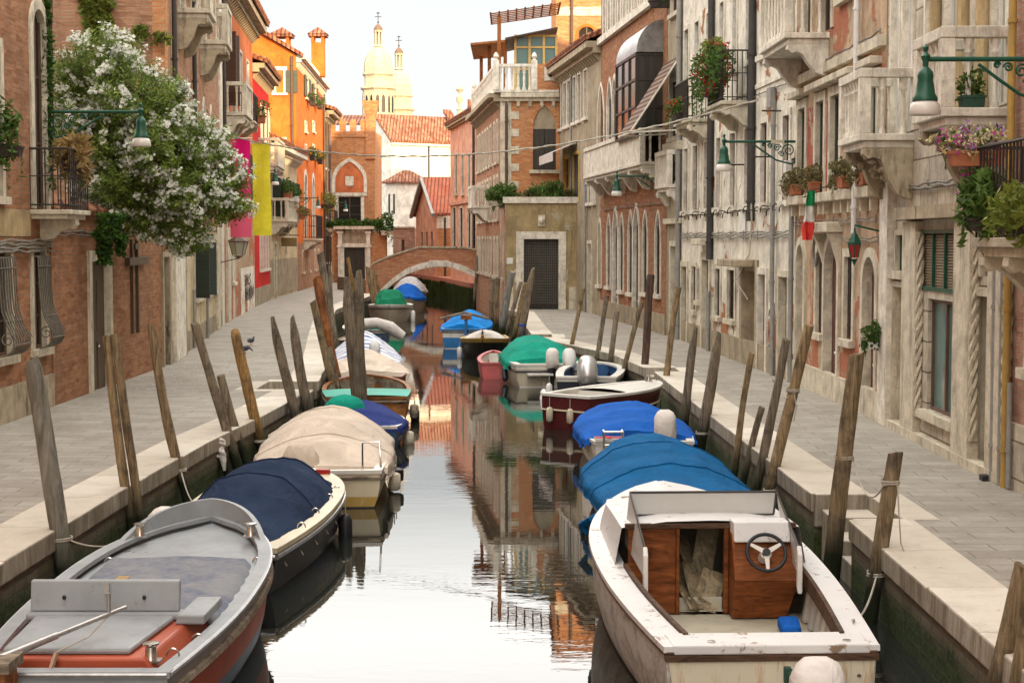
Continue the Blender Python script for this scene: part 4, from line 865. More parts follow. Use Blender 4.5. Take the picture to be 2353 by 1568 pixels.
# L6: orange house, gable end facing us
f = house('orange_house', 'tall orange house with sunlit gable, chimneys and green-shuttered windows', (-11.60, 88.0), (-12.25, 105.9), 13.4, 'orange_wall', True, depth=9); f_6 = f
for xa, xb, yt, yb in ((701, 708, 172, 226), (719, 725, 182, 233)): f.win(xa, yt, xb, yb, None, 'stone_white', .12, 'glass', shut='open', sm='olive_shutter')
for xa, xb in ((700, 704), (718, 722)):
    f.win(xa, 282, xb, 302, None, 'stone_white', .1, 'glass'); f.win(xa, 335, xb, 352, None, 'stone_white', .1, 'glass')
for xa, xb in ((699, 704), (717, 721)): f.win(xa, 395, xb, 525, 'round', 'stone_white', .3, 'glass', z=(3.6, 7.2), sill=False)
f.balcony(3.2, 7.4, 3.55, .8, 1.3, 'stone', 2, 'iron', .2, .45)
f.band(GZ, 3.3, .03, 'brick_pale', 'brick_base')
for u in (2.5, 6.5, 10.5, 13): f.winr((u, u + .8, 1.7, 2.8), None, 'stone', .14, 'glass', grille='iron')
g = Fac(f.root, (-11.605, 87.97), (-20.6, 87.97), GZ, 13.4, M['orange_wall'], False, .3)
q = g.rect(634, 162, 651, 214); g.winr(q, None, 'stone_white', .2, 'glass_pale', 'white_paint', sill=True); u0 = q[0] - 1.0; g.bx(MB(), q[0] - .78, q[0] - .12, q[2], q[3], .04, .09).build('shutter', M['olive_shutter'], f.root)
q = g.rect(632, 322, 652, 370); g.winr(q, None, 'stone_white', .15, 'glass')
g.pipe(.22, 6, 13.3, 'pipe', .08); g.build()
mb = MB(); mb.add([(-11.605, 87.972, 13.4), (-20.6, 87.972, 13.4), (-16.1, 87.972, 16.1)], [[0, 1, 2]]); mb.build('gable', M['orange_wall'], f.root)
mb = MB(); mb.hexa([Vector(p) for p in ((-11.2, 87.6, 13.25), (-11.85, 106.2, 13.25), (-16.6, 106.2, 16.2), (-16.1, 87.6, 16.05), (-11.2, 87.6, 13.45), (-11.85, 106.2, 13.45), (-16.6, 106.2, 16.4), (-16.1, 87.6, 16.35))])
mb.hexa([Vector(p) for p in ((-21, 87.6, 13.25), (-16.1, 87.6, 16.05), (-16.6, 106.2, 16.2), (-21, 106.2, 13.25), (-21, 87.6, 13.45), (-16.1, 87.6, 16.35), (-16.6, 106.2, 16.4), (-21, 106.2, 13.45))]); rf = mb.build('roof', M['tile'], f.root)
def chimney(x, y, z0, z1, w, par, flare=True, mat='orange_wall'):
    mb = MB(); mb.box(x - w / 2, x + w / 2, y - w / 2, y + w / 2, z0, z1)
    for sx in (-1, 1):
        for sy in (-1, 1): mb.box(x + sx * w * .4 - .09, x + sx * w * .4 + .09, y + sy * w * .4 - .09, y + sy * w * .4 + .09, z1, z1 + .35)
    c = mb.build('chimney', M[mat], par)
    mb = MB(); h = w * .72; mb.box(x - h, x + h, y - h, y + h, z1 + .351, z1 + .5)
    mb.add([(x - h * 1.1, y - h * 1.1, z1 + .501), (x + h * 1.1, y - h * 1.1, z1 + .501), (x + h * 1.1, y + h * 1.1, z1 + .501), (x - h * 1.1, y + h * 1.1, z1 + .501), (x, y, z1 + .95)], [[3, 2, 1, 0], [0, 1, 4], [1, 2, 4], [2, 3, 4], [3, 0, 4]]); mb.build('chimney_cap', M['tile'], c)
p = ony(731, 100, 98); chimney(p.x, 98, 13.2, 15.2, .75, f.root); p = ony(650, 250, 93); chimney(p.x, 93, 13.6, 14.55, .85, f.root)
f.cornice(13.0, 'stone_white', .5, .38, .4); f.pipe(f.L - .2, QZ, 12.9, 'pipe', .08); f.build()
# L7: pale house at the turn of the quay
f = house('pale_house', 'pale narrow house with two long brown drainpipes past the orange house', (-12.26, 105.95), (-12.45, 111.9), 11.9, 'white_wall', True, depth=6); f_7 = f
for u in (.8, 2.6, 4.4):
    for z in (2.0, 5.0, 8.2): f.winr((u, u + .7, z, z + 1.7), None, 'stone_white', .12, 'glass', shut='open', sm='olive_shutter')
f.pipe(2.0, QZ, 11.5, 'pipe', .09); f.pipe(4.0, QZ, 11.5, 'pipe', .09); f.balcony(.5, 3.5, 4.4, .7, 1.0, 'stone', 2, 'iron'); f.cornice(11.4, 'stone_dirt_shade', .7, .45, .6); f.roof(11.85, .8, 1.2, 3); f.build()
# ------------------------------------------------------------------ the far end of the canal
f = house('crenellated_house', 'brick house with swallow-tail battlements, flared chimney and pointed doorway arch', (-9.42, 112), (-12.42, 112), 10.9, 'brick_orange', False, 'house', 6); fz = f
r = f.rect(777, 452, 829, 560); z1 = r[3]
W = f.winr((r[0], r[1], 4.0, z1), None, 'stone_white', .22, 'glass', 'door_worn', sill=False, bars=3)
o = outline(r[0] - .2, r[1] + .2, z1 + .3, z1 + 2.4, 'point', 9); oo = outline(r[0] - .42, r[1] + .42, z1 + .3, z1 + 2.65, 'point', 9); mb = MB()
for a0, a1, b0, b1 in zip(o, o[1:], oo, oo[1:]): mb.hexa([f.p(*a0, 0), f.p(*a1, 0), f.p(*b1, 0), f.p(*b0, 0), f.p(*a0, .08), f.p(*a1, .08), f.p(*b1, .08), f.p(*b0, .08)])
mb.build('pointed_arch', M['stone_white'], W); MB().prism([f.p(a, b, 0) for a, b in o], f.n * .0, f.n * .02).build('tympanum', M['terracotta_wall'], W)
um = (r[0] + r[1]) / 2; f.bx(MB(), um - .28, um + .28, z1 + .75, z1 + 1.4, .02, .06).build('carved_tablet', M['stone_white'], W); f.bx(MB(), r[0] - .4, r[1] + .4, z1 + .06, z1 + .28, -.02, .1).build('lintel', M['stone_white'], W)
for i in range(4):
    mb = MB(); u = .55 + i * .72; f.bx(mb, u, u + .42, 10.901, 11.3, -.35, .0); mb.prism([f.p(u, 11.301, 0), f.p(u + .42, 11.301, 0), f.p(u + .42, 11.55, 0), f.p(u + .21, 11.75, 0), f.p(u, 11.55, 0)], f.n * -.35, f.n * 0); mb.build('battlement', M['brick_orange'], f.root)
f.band(10.5, 10.7, .08, 'brick_orange', 'string_course')
mb = MB(); c = f.p(.28, 0, -.2)
mb.loft([[c + Vector((sx * a, sy * a, z)) for sx, sy in ((-1, -1), (1, -1), (1, 1), (-1, 1))] for a, z in ((.33, 9), (.33, 11.4), (.35, 11.9), (.55, 12.85), (.55, 12.95), (.5, 12.96))]); mb.build('chimney', M['brick_orange'], f.root)
mb = MB(); mb.hexa([Vector(p) for p in ((-12.6, 113.2, 11.4), (-9.9, 113.2, 11.4), (-9.9, 116, 12.2), (-12.6, 116, 12.2), (-12.6, 113.2, 11.5), (-9.9, 113.2, 11.5), (-9.9, 116, 12.3), (-12.6, 116, 12.3))]); mb.build('roof', M['tile'], f.root); f.build()
f = house('portal_wall', 'brick courtyard wall with classical white stone portal and hedge on top', (-8.22, 106), (-11.62, 106), 4.15, 'brick_orange', False, 'wall', 1.2); fp = f
f.door(790, 568, 838, 655, None, 'door_dark', 'stone_white', .25, .3); mb = MB()
for x in (782, 847):
    u = f.uv(x, 600)[0]; f.bx(mb, u - .13, u + .13, QZ, 3.9, 0, .3)
    for z in (3.0, 3.9): f.bx(mb, u - .2, u + .2, z, z + .14, 0, .36)
W = mb.build('portal_column', M['stone_white'], f.root); u0, u1 = f.uv(852, 600)[0], f.uv(777, 600)[0]
f.bx(MB(), u0 - .25, u1 + .25, 4.16, 4.36, -.1, .5).build('portal_cornice', M['stone'], f.root); f.bx(MB(), u0, u1, 3.15, 4.04, 0, .04).build('frieze', M['stone_dirt_shade'], f.root); f.band(4.151, 4.3, .1, 'stone', 'coping', 0, u0 - .28)
f.build()
# white church hall, annex, towers
def rot(c, a): return Vector((c[0], c[1], 0)), Vector((math.cos(a), math.sin(a), 0)), Vector((-math.sin(a), math.cos(a), 0))
t = thing('church_hall', 'whitewashed church hall with broad tiled roof below the bell towers', 'church', (-7.5, 131, QZ))
C0, dx, dy = rot((-9.5, 128), R(33)); Lh, Wd, ze, zr = 6.6, 2.6, 11.2, 13.3
P = lambda a, b, z: C0 + dx * a + dy * b + Vector((0, 0, z))
mb = MB(); mb.hexa([P(0, 0, 0), P(Lh, 0, 0), P(Lh, 2 * Wd, 0), P(0, 2 * Wd, 0), P(0, 0, ze), P(Lh, 0, ze), P(Lh, 2 * Wd, ze), P(0, 2 * Wd, ze)]); mb.add([P(0, 0, ze), P(0, 2 * Wd, ze), P(0, Wd, zr)], [[0, 1, 2]]); mb.build('wall', M['white_wall'], t)
mb = MB(); mb.hexa([P(-.15, -.25, ze - .1), P(Lh + .1, -.25, ze - .1), P(Lh + .1, Wd, zr), P(-.15, Wd, zr), P(-.15, -.25, ze + .08), P(Lh + .1, -.25, ze + .08), P(Lh + .1, Wd, zr + .18), P(-.15, Wd, zr + .18)])
mb.hexa([P(-.15, Wd, zr), P(Lh + .1, Wd, zr), P(Lh + .1, 2 * Wd + .3, ze - .1), P(-.15, 2 * Wd + .3, ze - .1), P(-.15, Wd, zr + .18), P(Lh + .1, Wd, zr + .18), P(Lh + .1, 2 * Wd + .3, ze + .08), P(-.15, 2 * Wd + .3, ze + .08)]); mb.build('roof', M['tile'], t)
mb = MB(); mb.hexa([P(0, -.2, ze - .3), P(Lh, -.2, ze - .3), P(Lh, 0, ze - .3), P(0, 0, ze - .3), P(0, -.2, ze - .12), P(Lh, -.2, ze - .12), P(Lh, 0, ze - .12), P(0, 0, ze - .12)]); mb.build('cornice', M['stone_white'], t)
mb = MB(); mb.tube([P(3.4, -.08, 6), P(3.4, -.08, ze - .3)], .07, 6); mb.build('drainpipe', M['pipe_dark'], t)
mb = MB(); mb.hexa([P(Lh - .3, -.3, ze + .1), P(Lh + .4, -.3, ze + .1), P(Lh + .4, Wd, zr + .5), P(Lh - .3, Wd, zr + .5), P(Lh - .3, -.3, ze + .4), P(Lh + .4, -.3, ze + .4), P(Lh + .4, Wd, zr + .8), P(Lh - .3, Wd, zr + .8)]); mb.build('verge', M['tile'], t)
for b, z in ((.4, ze + .8), (Wd * .75, zr + .7)):
    q = P(Lh + .9, b, z); MB().lathe([(.22, -1), (.22, 0), (.3, .08), (.12, .2), (.1, .5), (.28, .8), (.3, 1.1), (.1, 1.35), (.12, 1.5), (.34, 1.7), (.3, 1.85), (.05, 2.1)], q, 12).build('urn', M['church'], t, 40)
t = thing('church_annex', 'small whitewashed annex with hipped tile roof in front of the church hall', 'annex', (-7.5, 122, QZ)); C0, dx, dy = rot((-8.55, 121.5), R(33))
mb = MB(); mb.hexa([P(0, 0, 0), P(2.6, 0, 0), P(2.6, 1.8, 0), P(0, 1.8, 0), P(0, 0, 7.75), P(2.6, 0, 7.75), P(2.6, 1.8, 7.75), P(0, 1.8, 7.75)]); mb.build('wall', M['white_wall'], t)
mb = MB(); mb.add([P(-.25, -.25, 7.7), P(2.85, -.25, 7.7), P(2.85, 2.05, 7.7), P(-.25, 2.05, 7.7), P(1.0, .9, 8.7), P(1.6, .9, 8.7), P(-.25, -.25, 7.82), P(2.85, -.25, 7.82), P(2.85, 2.05, 7.82), P(-.25, 2.05, 7.82)], [[0, 1, 2, 3], [6, 7, 5, 4], [7, 8, 5], [8, 9, 4, 5], [9, 6, 4], [0, 1, 7, 6], [1, 2, 8, 7], [2, 3, 9, 8], [3, 0, 6, 9]]); mb.build('roof', M['tile'], t)
for b in (.5, 1.25):
    mb = MB(); mb.hexa([P(-.02, b - .12, 5.4), P(.02, b - .12, 5.4), P(.02, b + .12, 5.4), P(-.02, b + .12, 5.4), P(-.02, b - .12, 6.9), P(.02, b - .12, 6.9), P(.02, b + .12, 6.9), P(-.02, b + .12, 6.9)]); mb.build('window', M['glass'], t)
def tower(x, Y, w, k, label):
    """Octagonal bell tower: k lowers the whole; belfry, drum, onion dome, open lantern, cross."""
    c = ony(x, 550, Y); t = thing('bell_tower', label, 'bell tower', (c.x, Y, QZ), 'twin bell towers'); cx = c.x; a0 = R(-33)
    def ring(r, z, n=8, tw=R(22.5)): return [Vector((cx + r * math.cos(a0 + tw + 2 * math.pi * i / n), Y + r * math.sin(a0 + tw + 2 * math.pi * i / n), z - k)) for i in range(n)]
    r = w / math.cos(R(22.5)); mb = MB(); mb.loft([ring(r, 0), ring(r, 22.0)]); W = mb.build('wall', M['church'], t)
    mb = MB()
    for z, e in ((18.2, .25), (22.0, .32), (23.7, .25)):
        rr = r if z < 23 else r * .90
        mb.loft([ring(rr, z - .001), ring(rr + e * .6, z + .18), ring(rr + e, z + .2), ring(rr + e, z + .42), ring(rr * .9, z + .5)])
    mb.build('cornice', M['church'], t); mb = MB(); mb.loft([ring(r * .9, 22.3), ring(r * .9, 23.8)]); mb.build('drum', M['church'], t)
    mb = MB(); mb.loft([ring(r * .9 * q, z) for q, z in ((.98, 24), (1.0, 24.7), (.97, 25.4), (.86, 26.1), (.66, 26.7), (.42, 27.1), (.24, 27.3), (.2, 27.4))]); dm = mb.build('dome', M['church'], t)
    mb = MB()
    for i in range(8): mb.tube([ring(r * .9 * q * 1.01, z)[i] for q, z in ((.98, 24), (1.0, 24.7), (.97, 25.4), (.86, 26.1), (.66, 26.7), (.42, 27.1))], .05, 5)
    mb.build('rib', M['church'], dm)
    mb = MB()
    for i in range(6): mb.tube([ring(.42, 27.4, 6)[i], ring(.42, 29.1, 6)[i]], .1, 6)
    mb.loft([ring(.62, 27.3, 12), ring(.5, 27.55, 12)]); mb.loft([ring(.55, 29.1, 12), ring(.6, 29.3, 12)]); mb.build('lantern', M['church'], t)
    mb = MB(); mb.loft([ring(.56, 29.31, 12), ring(.52, 29.6, 12), ring(.3, 29.9, 12), ring(.08, 30.1, 12)]); mb.build('lantern_cap', m_plain('dark_lead', (.16, .10, .06), .6), t, 40)
    mb = MB(); z = 30.05 - k; mb.tube([(cx, Y, z), (cx, Y, z + 1.5)], .045, 5); mb.tube([(cx - .4, Y, z + .9), (cx + .4, Y, z + .9)], .045, 5); mb.lathe([(0, .1), (.14, .24), (0, .4)], (cx, Y, z), 8); mb.tube([(cx - .18, Y, z + 1.35), (cx + .2, Y, z + 1.35)], .06, 5); mb.build('cross', M['iron'], t)
    # belfry openings on the faces towards us
    for i in range(8):
        a = a0 + math.pi / 4 * i; n = Vector((math.cos(a), math.sin(a), 0)); d = Vector((-n.y, n.x, 0))
        if n.y > .2: continue
        for e in ((-.36, .36) if w > 1.7 else (0,)):
            b = Vector((cx, Y, 0)) + n * w + d * e; pts = [b + d * (.21 * q) + Vector((0, 0, z - k)) for q, z in ((-1, 19.3), (-1, 20.8), (-.8, 21.2), (0, 21.45), (.8, 21.2), (1, 20.8), (1, 19.3))]
            MB().prism(pts, n * -.2, n * .02).build('belfry_opening', M['black'], W)
            fr = MB(); out_ = [b + (q - b - Vector((0, 0, 20.2 - k))) * 1.22 + Vector((0, 0, 20.2 - k)) for q in pts]
            for p0, p1, q0, q1 in zip(pts, pts[1:], out_, out_[1:]): fr.hexa([p0, p1, q1, q0, p0 + n * .1, p1 + n * .1, q1 + n * .1, q0 + n * .1])
            fr.build('belfry_frame', M['church'], W)
tower(871, 200, 1.82, 0.4, 'taller left bell tower with ribbed white dome and cross'); tower(918, 207, 1.62, 2.4, 'shorter right bell tower with white dome, half behind the other')
# pink and salmon houses along the far canal wall
f = house('tall_pink_house', 'tall pink house with slim shuttered slots beyond the bridge', (-1.30, 84.3), (-3.78, 100), 10.4, 'salmon_wall', False, depth=5, z0=.0); f.root
for x in (1048, 1063, 1078): f.win(x - 2.6, 356, x + 2.6, 445, None, 'stone', .1, 'glass', shut='closed', sm='olive_shutter')
for x in (1044, 1060, 1078, 1090): f.win(x - 3.5, 478, x + 3.5, 568, None, 'stone', .15, 'glass', 'door_dark', sill=False)
for x in (1101, 1108): f.win(x - 1.6, 480, x + 1.6, 525, None, 'stone', .1, 'glass', shut='closed', sm='frame_brown')
f.band(5.55, 5.72, .12, 'pink_wall', 'string_course'); f.pipe(f.uv(1091, 350)[0], 3, 10.2, 'pipe_dark', .07); f.cornice(10.15, 'stone_dirt_shade', .3, .25, 0); f.roof(10.4, .35, .9, 2.4); f.build()
f = house('gabled_salmon_house', 'small salmon house with bright new tile roof and a steep gable', (-4.80, 104), (-6.62, 112.3), 5.3, 'salmon_wall', False, depth=4, z0=.0)
for u in (1.6, 3.6, 5.6): f.winr((u, u + .8, 2.0, 4.0), None, None, .1, 'glass', 'salmon_wall' if False else 'frame_brown', shut='closed', sm='frame_brown', sill=False)
mb = MB(); pk = (f.p(f.L * .5, 7.5, 0)); mb.add([f.p(0, 5.3, 0), f.p(f.L, 5.3, 0), pk], [[0, 1, 2]]); mb.build('gable', M['salmon_wall'], f.root)
e = Vector((5.2, -.3, 0)); mb = MB(); up = Vector((0, 0, .14)); a, b = f.p(-.35, 5.05, .25), pk + f.n * .25; mb.hexa([a, a + e, b + e, b, a + up, a + e + up, b + e + up, b + up]); a2 = f.p(f.L + .35, 5.05, .25); mb.hexa([a2, b, b + e, a2 + e, a2 + up, b + up, b + e + up, a2 + e + up]); mb.build('roof', M['tile_new'], f.root)
mb = MB(); mb.tube([a + f.n * .05, b + f.n * .05], .16, 4); mb.tube([b + f.n * .05, a2 + f.n * .05], .16, 4); mb.build('verge', M['pipe_grey'], f.root)
g = Fac(f.root, (-3.6, 103.4), (-4.79, 103.95), 0, 5.2, M['brick_orange'], False, .3); g.band(4.2, 5.0, .05, 'stone_white', 'frieze'); g.pipe(.7, 1, 4.9, 'pipe_dark', .06); g.build(); f.build()
f = house('sunlit_orange_house', 'orange house with tiled dormer roof glowing behind the pink one', (.8, 108), (-2.95, 108), 11.3, 'orange_wall', False, depth=5); f.winr((.6, 1.2, 8, 9.5), None, 'stone', .1, 'glass'); f.roof(11.3, .3, 1.5, 2.4)
mb = MB(); mb.hexa([Vector(p) for p in ((-2.6, 107.6, 11.5), (-1.4, 107.6, 11.5), (-1.4, 109, 11.9), (-2.6, 109, 11.9), (-2.6, 107.6, 12.3), (-1.4, 107.6, 12.3), (-1.4, 109, 12.6), (-2.6, 109, 12.6))]); mb.build('dormer', M['tile'], f.root); f.build()
f = house('brick_yard_wall', 'low pinkish brick wall with small blind arch left of the salmon gable', (-6.75, 113), (-8.3, 113.5), 4.3, 'brick_pink', False, 'wall', .6, z0=0); q = f.rect(922, 553, 929, 575); f.winr((q[0], q[1], 2.6, 3.5), 'round', None, .1, 'glass', shut='closed', sm='brown_shutter', sill=False); f.band(4.301, 4.4, .1, 'stone', 'coping'); f.build()
# ------------------------------------------------------------------ water, quays, bridge
def m_water():
    n = N('canal_water'); v = n.co('Object', (1.0, 1.6, 1)); a = n.noise(v, .9, 3, .5, .3); b = n.noise(n.co('Object', (1.2, 3.4, 1)), 1.8, 3, .55, .5)
    c = n.noise(n.co('Object', (.5, .8, 1)), .35, 2, .5); h = n.math('ADD', n.math('MULTIPLY', a, .35), n.math('MULTIPLY', n.math('MULTIPLY', b, .55), n.ramp(c, [(.42, .15), (.62, 1.)])))
    n.b.inputs['IOR'].default_value = 1.5
    return n.out((.013, .015, .012), .012, n.bump(h, .085, .03), 0, .75)
mb = MB(); mb.quad((-400, -60, 0), (400, -60, 0), (400, 600, 0), (-400, 600, 0)); mb.build('canal_water', m_water(), kind='structure')
mb = MB(); mb.quad((-1500, -1500, -1.6), (1500, -1500, -1.6), (1500, 1500, -1.6), (-1500, 1500, -1.6)); mb.build('ground', m_plain('canal_mud', (.06, .055, .04), .9), kind='structure')
def m_paving():
    n = N('trachyte_paving'); v = n.co('UV'); bt = n.n('TexBrick'); wob = n.n('VectorMath', operation='ADD'); nz = n.n('TexNoise'); n.l(v, nz.inputs['Vector']); nz.inputs['Scale'].default_value = .6
    sc_ = n.n('VectorMath', operation='SCALE'); n.l(nz.outputs['Color'], sc_.inputs[0]); sc_.inputs['Scale'].default_value = .14; n.l(v, wob.inputs[0]); n.l(sc_.outputs[0], wob.inputs[1]); n.l(wob.outputs[0], bt.inputs['Vector'])
    bt.inputs['Scale'].default_value = 1; bt.inputs['Brick Width'].default_value = .74; bt.inputs['Row Height'].default_value = .31; bt.inputs['Mortar Size'].default_value = .009; bt.inputs['Mortar Smooth'].default_value = .5
    bt.inputs['Color1'].default_value = (.30, .275, .235, 1); bt.inputs['Color2'].default_value = (.37, .345, .30, 1); bt.inputs['Mortar'].default_value = (.19, .165, .135, 1); bt.offset = .37
    a = n.noise(v, 1.1, 6, .7, .4); b = n.noise(v, 26, 5, .75); c = n.noise(n.co('UV', (1, 2.6, 1)), 2.2, 6, .7)
    col = n.mix(n.ramp(a, [(.42, .0), (.62, .6)]), bt.outputs['Color'], (.23, .205, .17)); col = n.mix(n.math('MULTIPLY', n.ramp(c, [(.55, 0.), (.68, 1.)]), .55), col, (.43, .40, .35))
    col = n.mix(n.math('MULTIPLY', n.ramp(b, [(.5, 0.), (.72, 1.)]), .35), col, (.14, .12, .10))
    h = n.math('ADD', n.math('MULTIPLY', bt.outputs['Fac'], -1.0), n.math('MULTIPLY', b, .4))
    return n.out(col, n.math('ADD', .62, n.math('MULTIPLY', a, .3)), n.bump(n.math('ADD', h, n.math('MULTIPLY', c, .7)), .6, .018), 0, .12)
PAV = m_paving()
def m_edge():
    n = N('quay_edge_stone'); v = n.co('UV'); g = n.n('NewGeometry'); a = n.noise(v, 2.4, 7, .7, .3); b = n.noise(v, 34, 4, .7); c = n.noise(n.co('UV', (1, 1, 1)), 6, 5, .8, .5)
    col = n.mix(g.outputs['Random Per Island'], (.50, .45, .37), (.66, .61, .53)); col = n.mix(n.ramp(a, [(.45, 0.), (.75, .7)]), col, (.40, .36, .29))
    col = n.mix(n.math('MULTIPLY', n.ramp(c, [(.60, 0.), (.66, 1.)]), .6), col, (.27, .24, .19)); col = n.mix(n.math('MULTIPLY', n.ramp(b, [(.58, 0.), (.7, 1.)]), .35), col, (.2, .18, .14))
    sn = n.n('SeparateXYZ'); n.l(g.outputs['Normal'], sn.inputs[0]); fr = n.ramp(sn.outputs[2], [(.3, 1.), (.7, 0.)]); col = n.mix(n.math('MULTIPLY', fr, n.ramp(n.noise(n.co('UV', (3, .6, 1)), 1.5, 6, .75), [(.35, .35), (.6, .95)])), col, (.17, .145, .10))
    return n.out(col, .7, n.bump(n.math('ADD', c, n.math('MULTIPLY', b, .3)), .5, .016), 0, .12)
EDGE = m_edge()
def m_canalwall(name):
    n = N(name); v = n.co('UV'); bt = n.n('TexBrick'); n.l(v, bt.inputs['Vector']); bt.inputs['Scale'].default_value = 1; bt.inputs['Brick Width'].default_value = .34; bt.inputs['Row Height'].default_value = .11; bt.inputs['Mortar Size'].default_value = .016
    bt.inputs['Color1'].default_value = (.20, .13, .085, 1); bt.inputs['Color2'].default_value = (.30, .24, .17, 1); bt.inputs['Mortar'].default_value = (.16, .14, .11, 1)
    a = n.noise(v, 1.6, 7, .7, .5); b = n.noise(v, 12, 5, .75); g = n.n('NewGeometry'); sx = n.n('SeparateXYZ'); n.l(g.outputs['Position'], sx.inputs[0])
    col = n.mix(n.ramp(a, [(.4, 0.), (.7, .8)]), bt.outputs['Color'], (.10, .085, .065)); z = n.math('ADD', sx.outputs[2], n.math('MULTIPLY', n.math('SUBTRACT', a, .5), .5))
    alg = n.mix(n.ramp(b, [(.35, 0.), (.7, 1.)]), (.012, .016, .006), (.055, .085, .015)); col = n.mix(n.ramp(z, [(.24, 1.), (.50, 0.)]), col, alg)
    return n.out(col, .8, n.bump(n.math('ADD', n.math('MULTIPLY', bt.outputs['Fac'], -.8), b), .7, .03), 0, .3)
CW = m_canalwall('algae_canal_brick')
LE = [(-4.70, -8), (-4.45, 14), (-4.40, 17.5), (-4.23, 22.5), (-3.99, 25.7), (-3.80, 30.2), (-4.85, 30.2), (-4.85, 32.0), (-3.86, 32.0), (-4.30, 38), (-4.72, 41.8), (-5.30, 47), (-6.15, 55), (-7.05, 64.5), (-7.10, 72), (-7.05, 84), (-7.4, 92), (-10, 112.5)]
RE = [(3.25, -8), (3.34, 10), (3.40, 16.1), (3.95, 16.1), (3.95, 17.75), (3.33, 17.75), (3.22, 24), (3.15, 28), (3.05, 34.3), (3.6, 34.3), (3.6, 35.5), (2.9, 35.5), (2.42, 40), (1.75, 42.4), (.70, 46.4), (1.2, 46.4), (1.2, 48.0), (.60, 48.0), (.48, 52), (.24, 63), (-.27, 65.27)]
def polymesh(name, pts, z, mat):      # strip by strip between consecutive Y levels, so notches stay open
    ys = sorted({y for x, y in pts}); mb = MB(); n = len(pts)
    for ya, yb in zip(ys, ys[1:]):
        if yb - ya < 1e-4: continue
        ym = (ya + yb) / 2; cr = []
        for (x0, y0), (x1, y1) in zip(pts, pts[1:] + pts[:1]):
            if min(y0, y1) < ym < max(y0, y1): f_ = lambda y: x0 + (x1 - x0) * (y - y0) / (y1 - y0); cr.append((f_(ym), f_(ya), f_(yb)))
        cr.sort()
        for p, q in zip(cr[::2], cr[1::2]): mb.quad((p[1], ya, z), (q[1], ya, z), (q[2], yb, z), (p[2], yb, z))
    return mb.build(name, mat, kind='structure')
polymesh('pavement', LE + [(-14, 112.5), (-14, -8)], QZ, PAV); polymesh('pavement', RE + [(4.5, 65.27), (9, 60), (9, -8)], QZ, PAV)
def bank(E_, side, label):
    mb = MB(); wl = MB()
    for k, ((x0, y0), (x1, y1)) in enumerate(zip(E_, E_[1:])):
        a, b = Vector((x0, y0, 0)), Vector((x1, y1, 0)); L = (b - a).length; d = (b - a) / L; n = Vector((d.y, -d.x, 0)) * side    # n points to the canal
        short = L < 2.1; w_ = .34 if short else .62; th = .36 if short else .2; zt = QZ + .008 + .003 * (k % 3); m = max(1, int(round(L / 1.7))); u = 0
        for i in range(m):
            u1 = L if i == m - 1 else L * (i + 1) / m + random.uniform(-.15, .15)
            p, q = a + d * (u + .004), a + d * (u1 - .004); dz = random.uniform(-.0012, .0012); ja, jb = random.uniform(-.012, .012), random.uniform(-.012, .012)
            if u1 - u > .02: mb.hexa([p + n * .035 + Vector((0, 0, QZ - th)), q + n * .035 + Vector((0, 0, QZ - th)), q - n * w_ + Vector((0, 0, QZ - th)), p - n * w_ + Vector((0, 0, QZ - th)), p + n * (.035 + ja) + Vector((0, 0, zt + dz)), q + n * (.035 + jb) + Vector((0, 0, zt + dz)), q - n * w_ + Vector((0, 0, zt + dz)), p - n * w_ + Vector((0, 0, zt + dz))])
            u = u1
        wl.quad(a + Vector((0, 0, -1.5)), b + Vector((0, 0, -1.5)), b + Vector((0, 0, QZ - .1)), a + Vector((0, 0, QZ - .1)))
    mb.build('quay_edging', EDGE, bevel=.018, kind='structure'); tag(wl.build('canal_wall', CW), label, 'canal wall')
bank(LE, 1, 'mossy brick canal wall under the left quay edge'); bank(RE, -1, 'mossy brick canal wall under the right quay edge')
def steps(x0, x1, y0, y1, label):
    t = thing('landing_steps', label, 'steps', (x0, y0, 0)); h = (y1 - y0) / 3
    for i in range(3): MB().box(x0 + .01, x1 - .02, y0 + h * i + .01, y0 + h * (i + 1) - .005, -.4, .24 + .15 * i).build('step', EDGE, t, bevel=.015)
steps(-4.85, -3.9, 30.2, 31.98, 'worn landing steps cut into the left quay'); steps(3.4, 3.95, 16.1, 17.73, 'landing steps cut into the right quay beside the nearest big posts'); steps(3.0, 3.6, 34.3, 35.48, 'landing steps cut into the right quay below the maroon boat posts'); steps(.7, 1.2, 46.4, 47.98, 'farthest landing steps on the right quay near the gold boat')
# bridge
t = thing('brick_bridge', 'low-arched brick footbridge with white stone arch ring', 'bridge', (-4.4, 84, 0)); Y0, Y1 = 84.05, 86.8
top = [ony(x, y, Y0) for x, y in ((840, 632), (858, 607), (880, 597), (910, 586), (963, 570), (1010, 571), (1060, 571), (1082, 574), (1100, 580))]
arc = [ony(x, y, Y0) for x, y in ((862, 690), (880, 671), (905, 648), (935, 628), (968, 616), (1000, 611), (1030, 612), (1060, 620), (1082, 630), (1100, 640))]
def interp(L, x):
    for a, b in zip(L, L[1:]):
        if a.x <= x <= b.x: return a.z + (b.z - a.z) * (x - a.x) / (b.x - a.x)
    return L[0].z if x < L[0].x else L[-1].z
xs = sorted([p.x for p in top] + [p.x for p in arc] + [top[0].x + (top[-1].x - top[0].x) * i / 40 for i in range(41)]); mb = MB()
lo = lambda x: interp(arc, x) if x > arc[0].x else 0.0
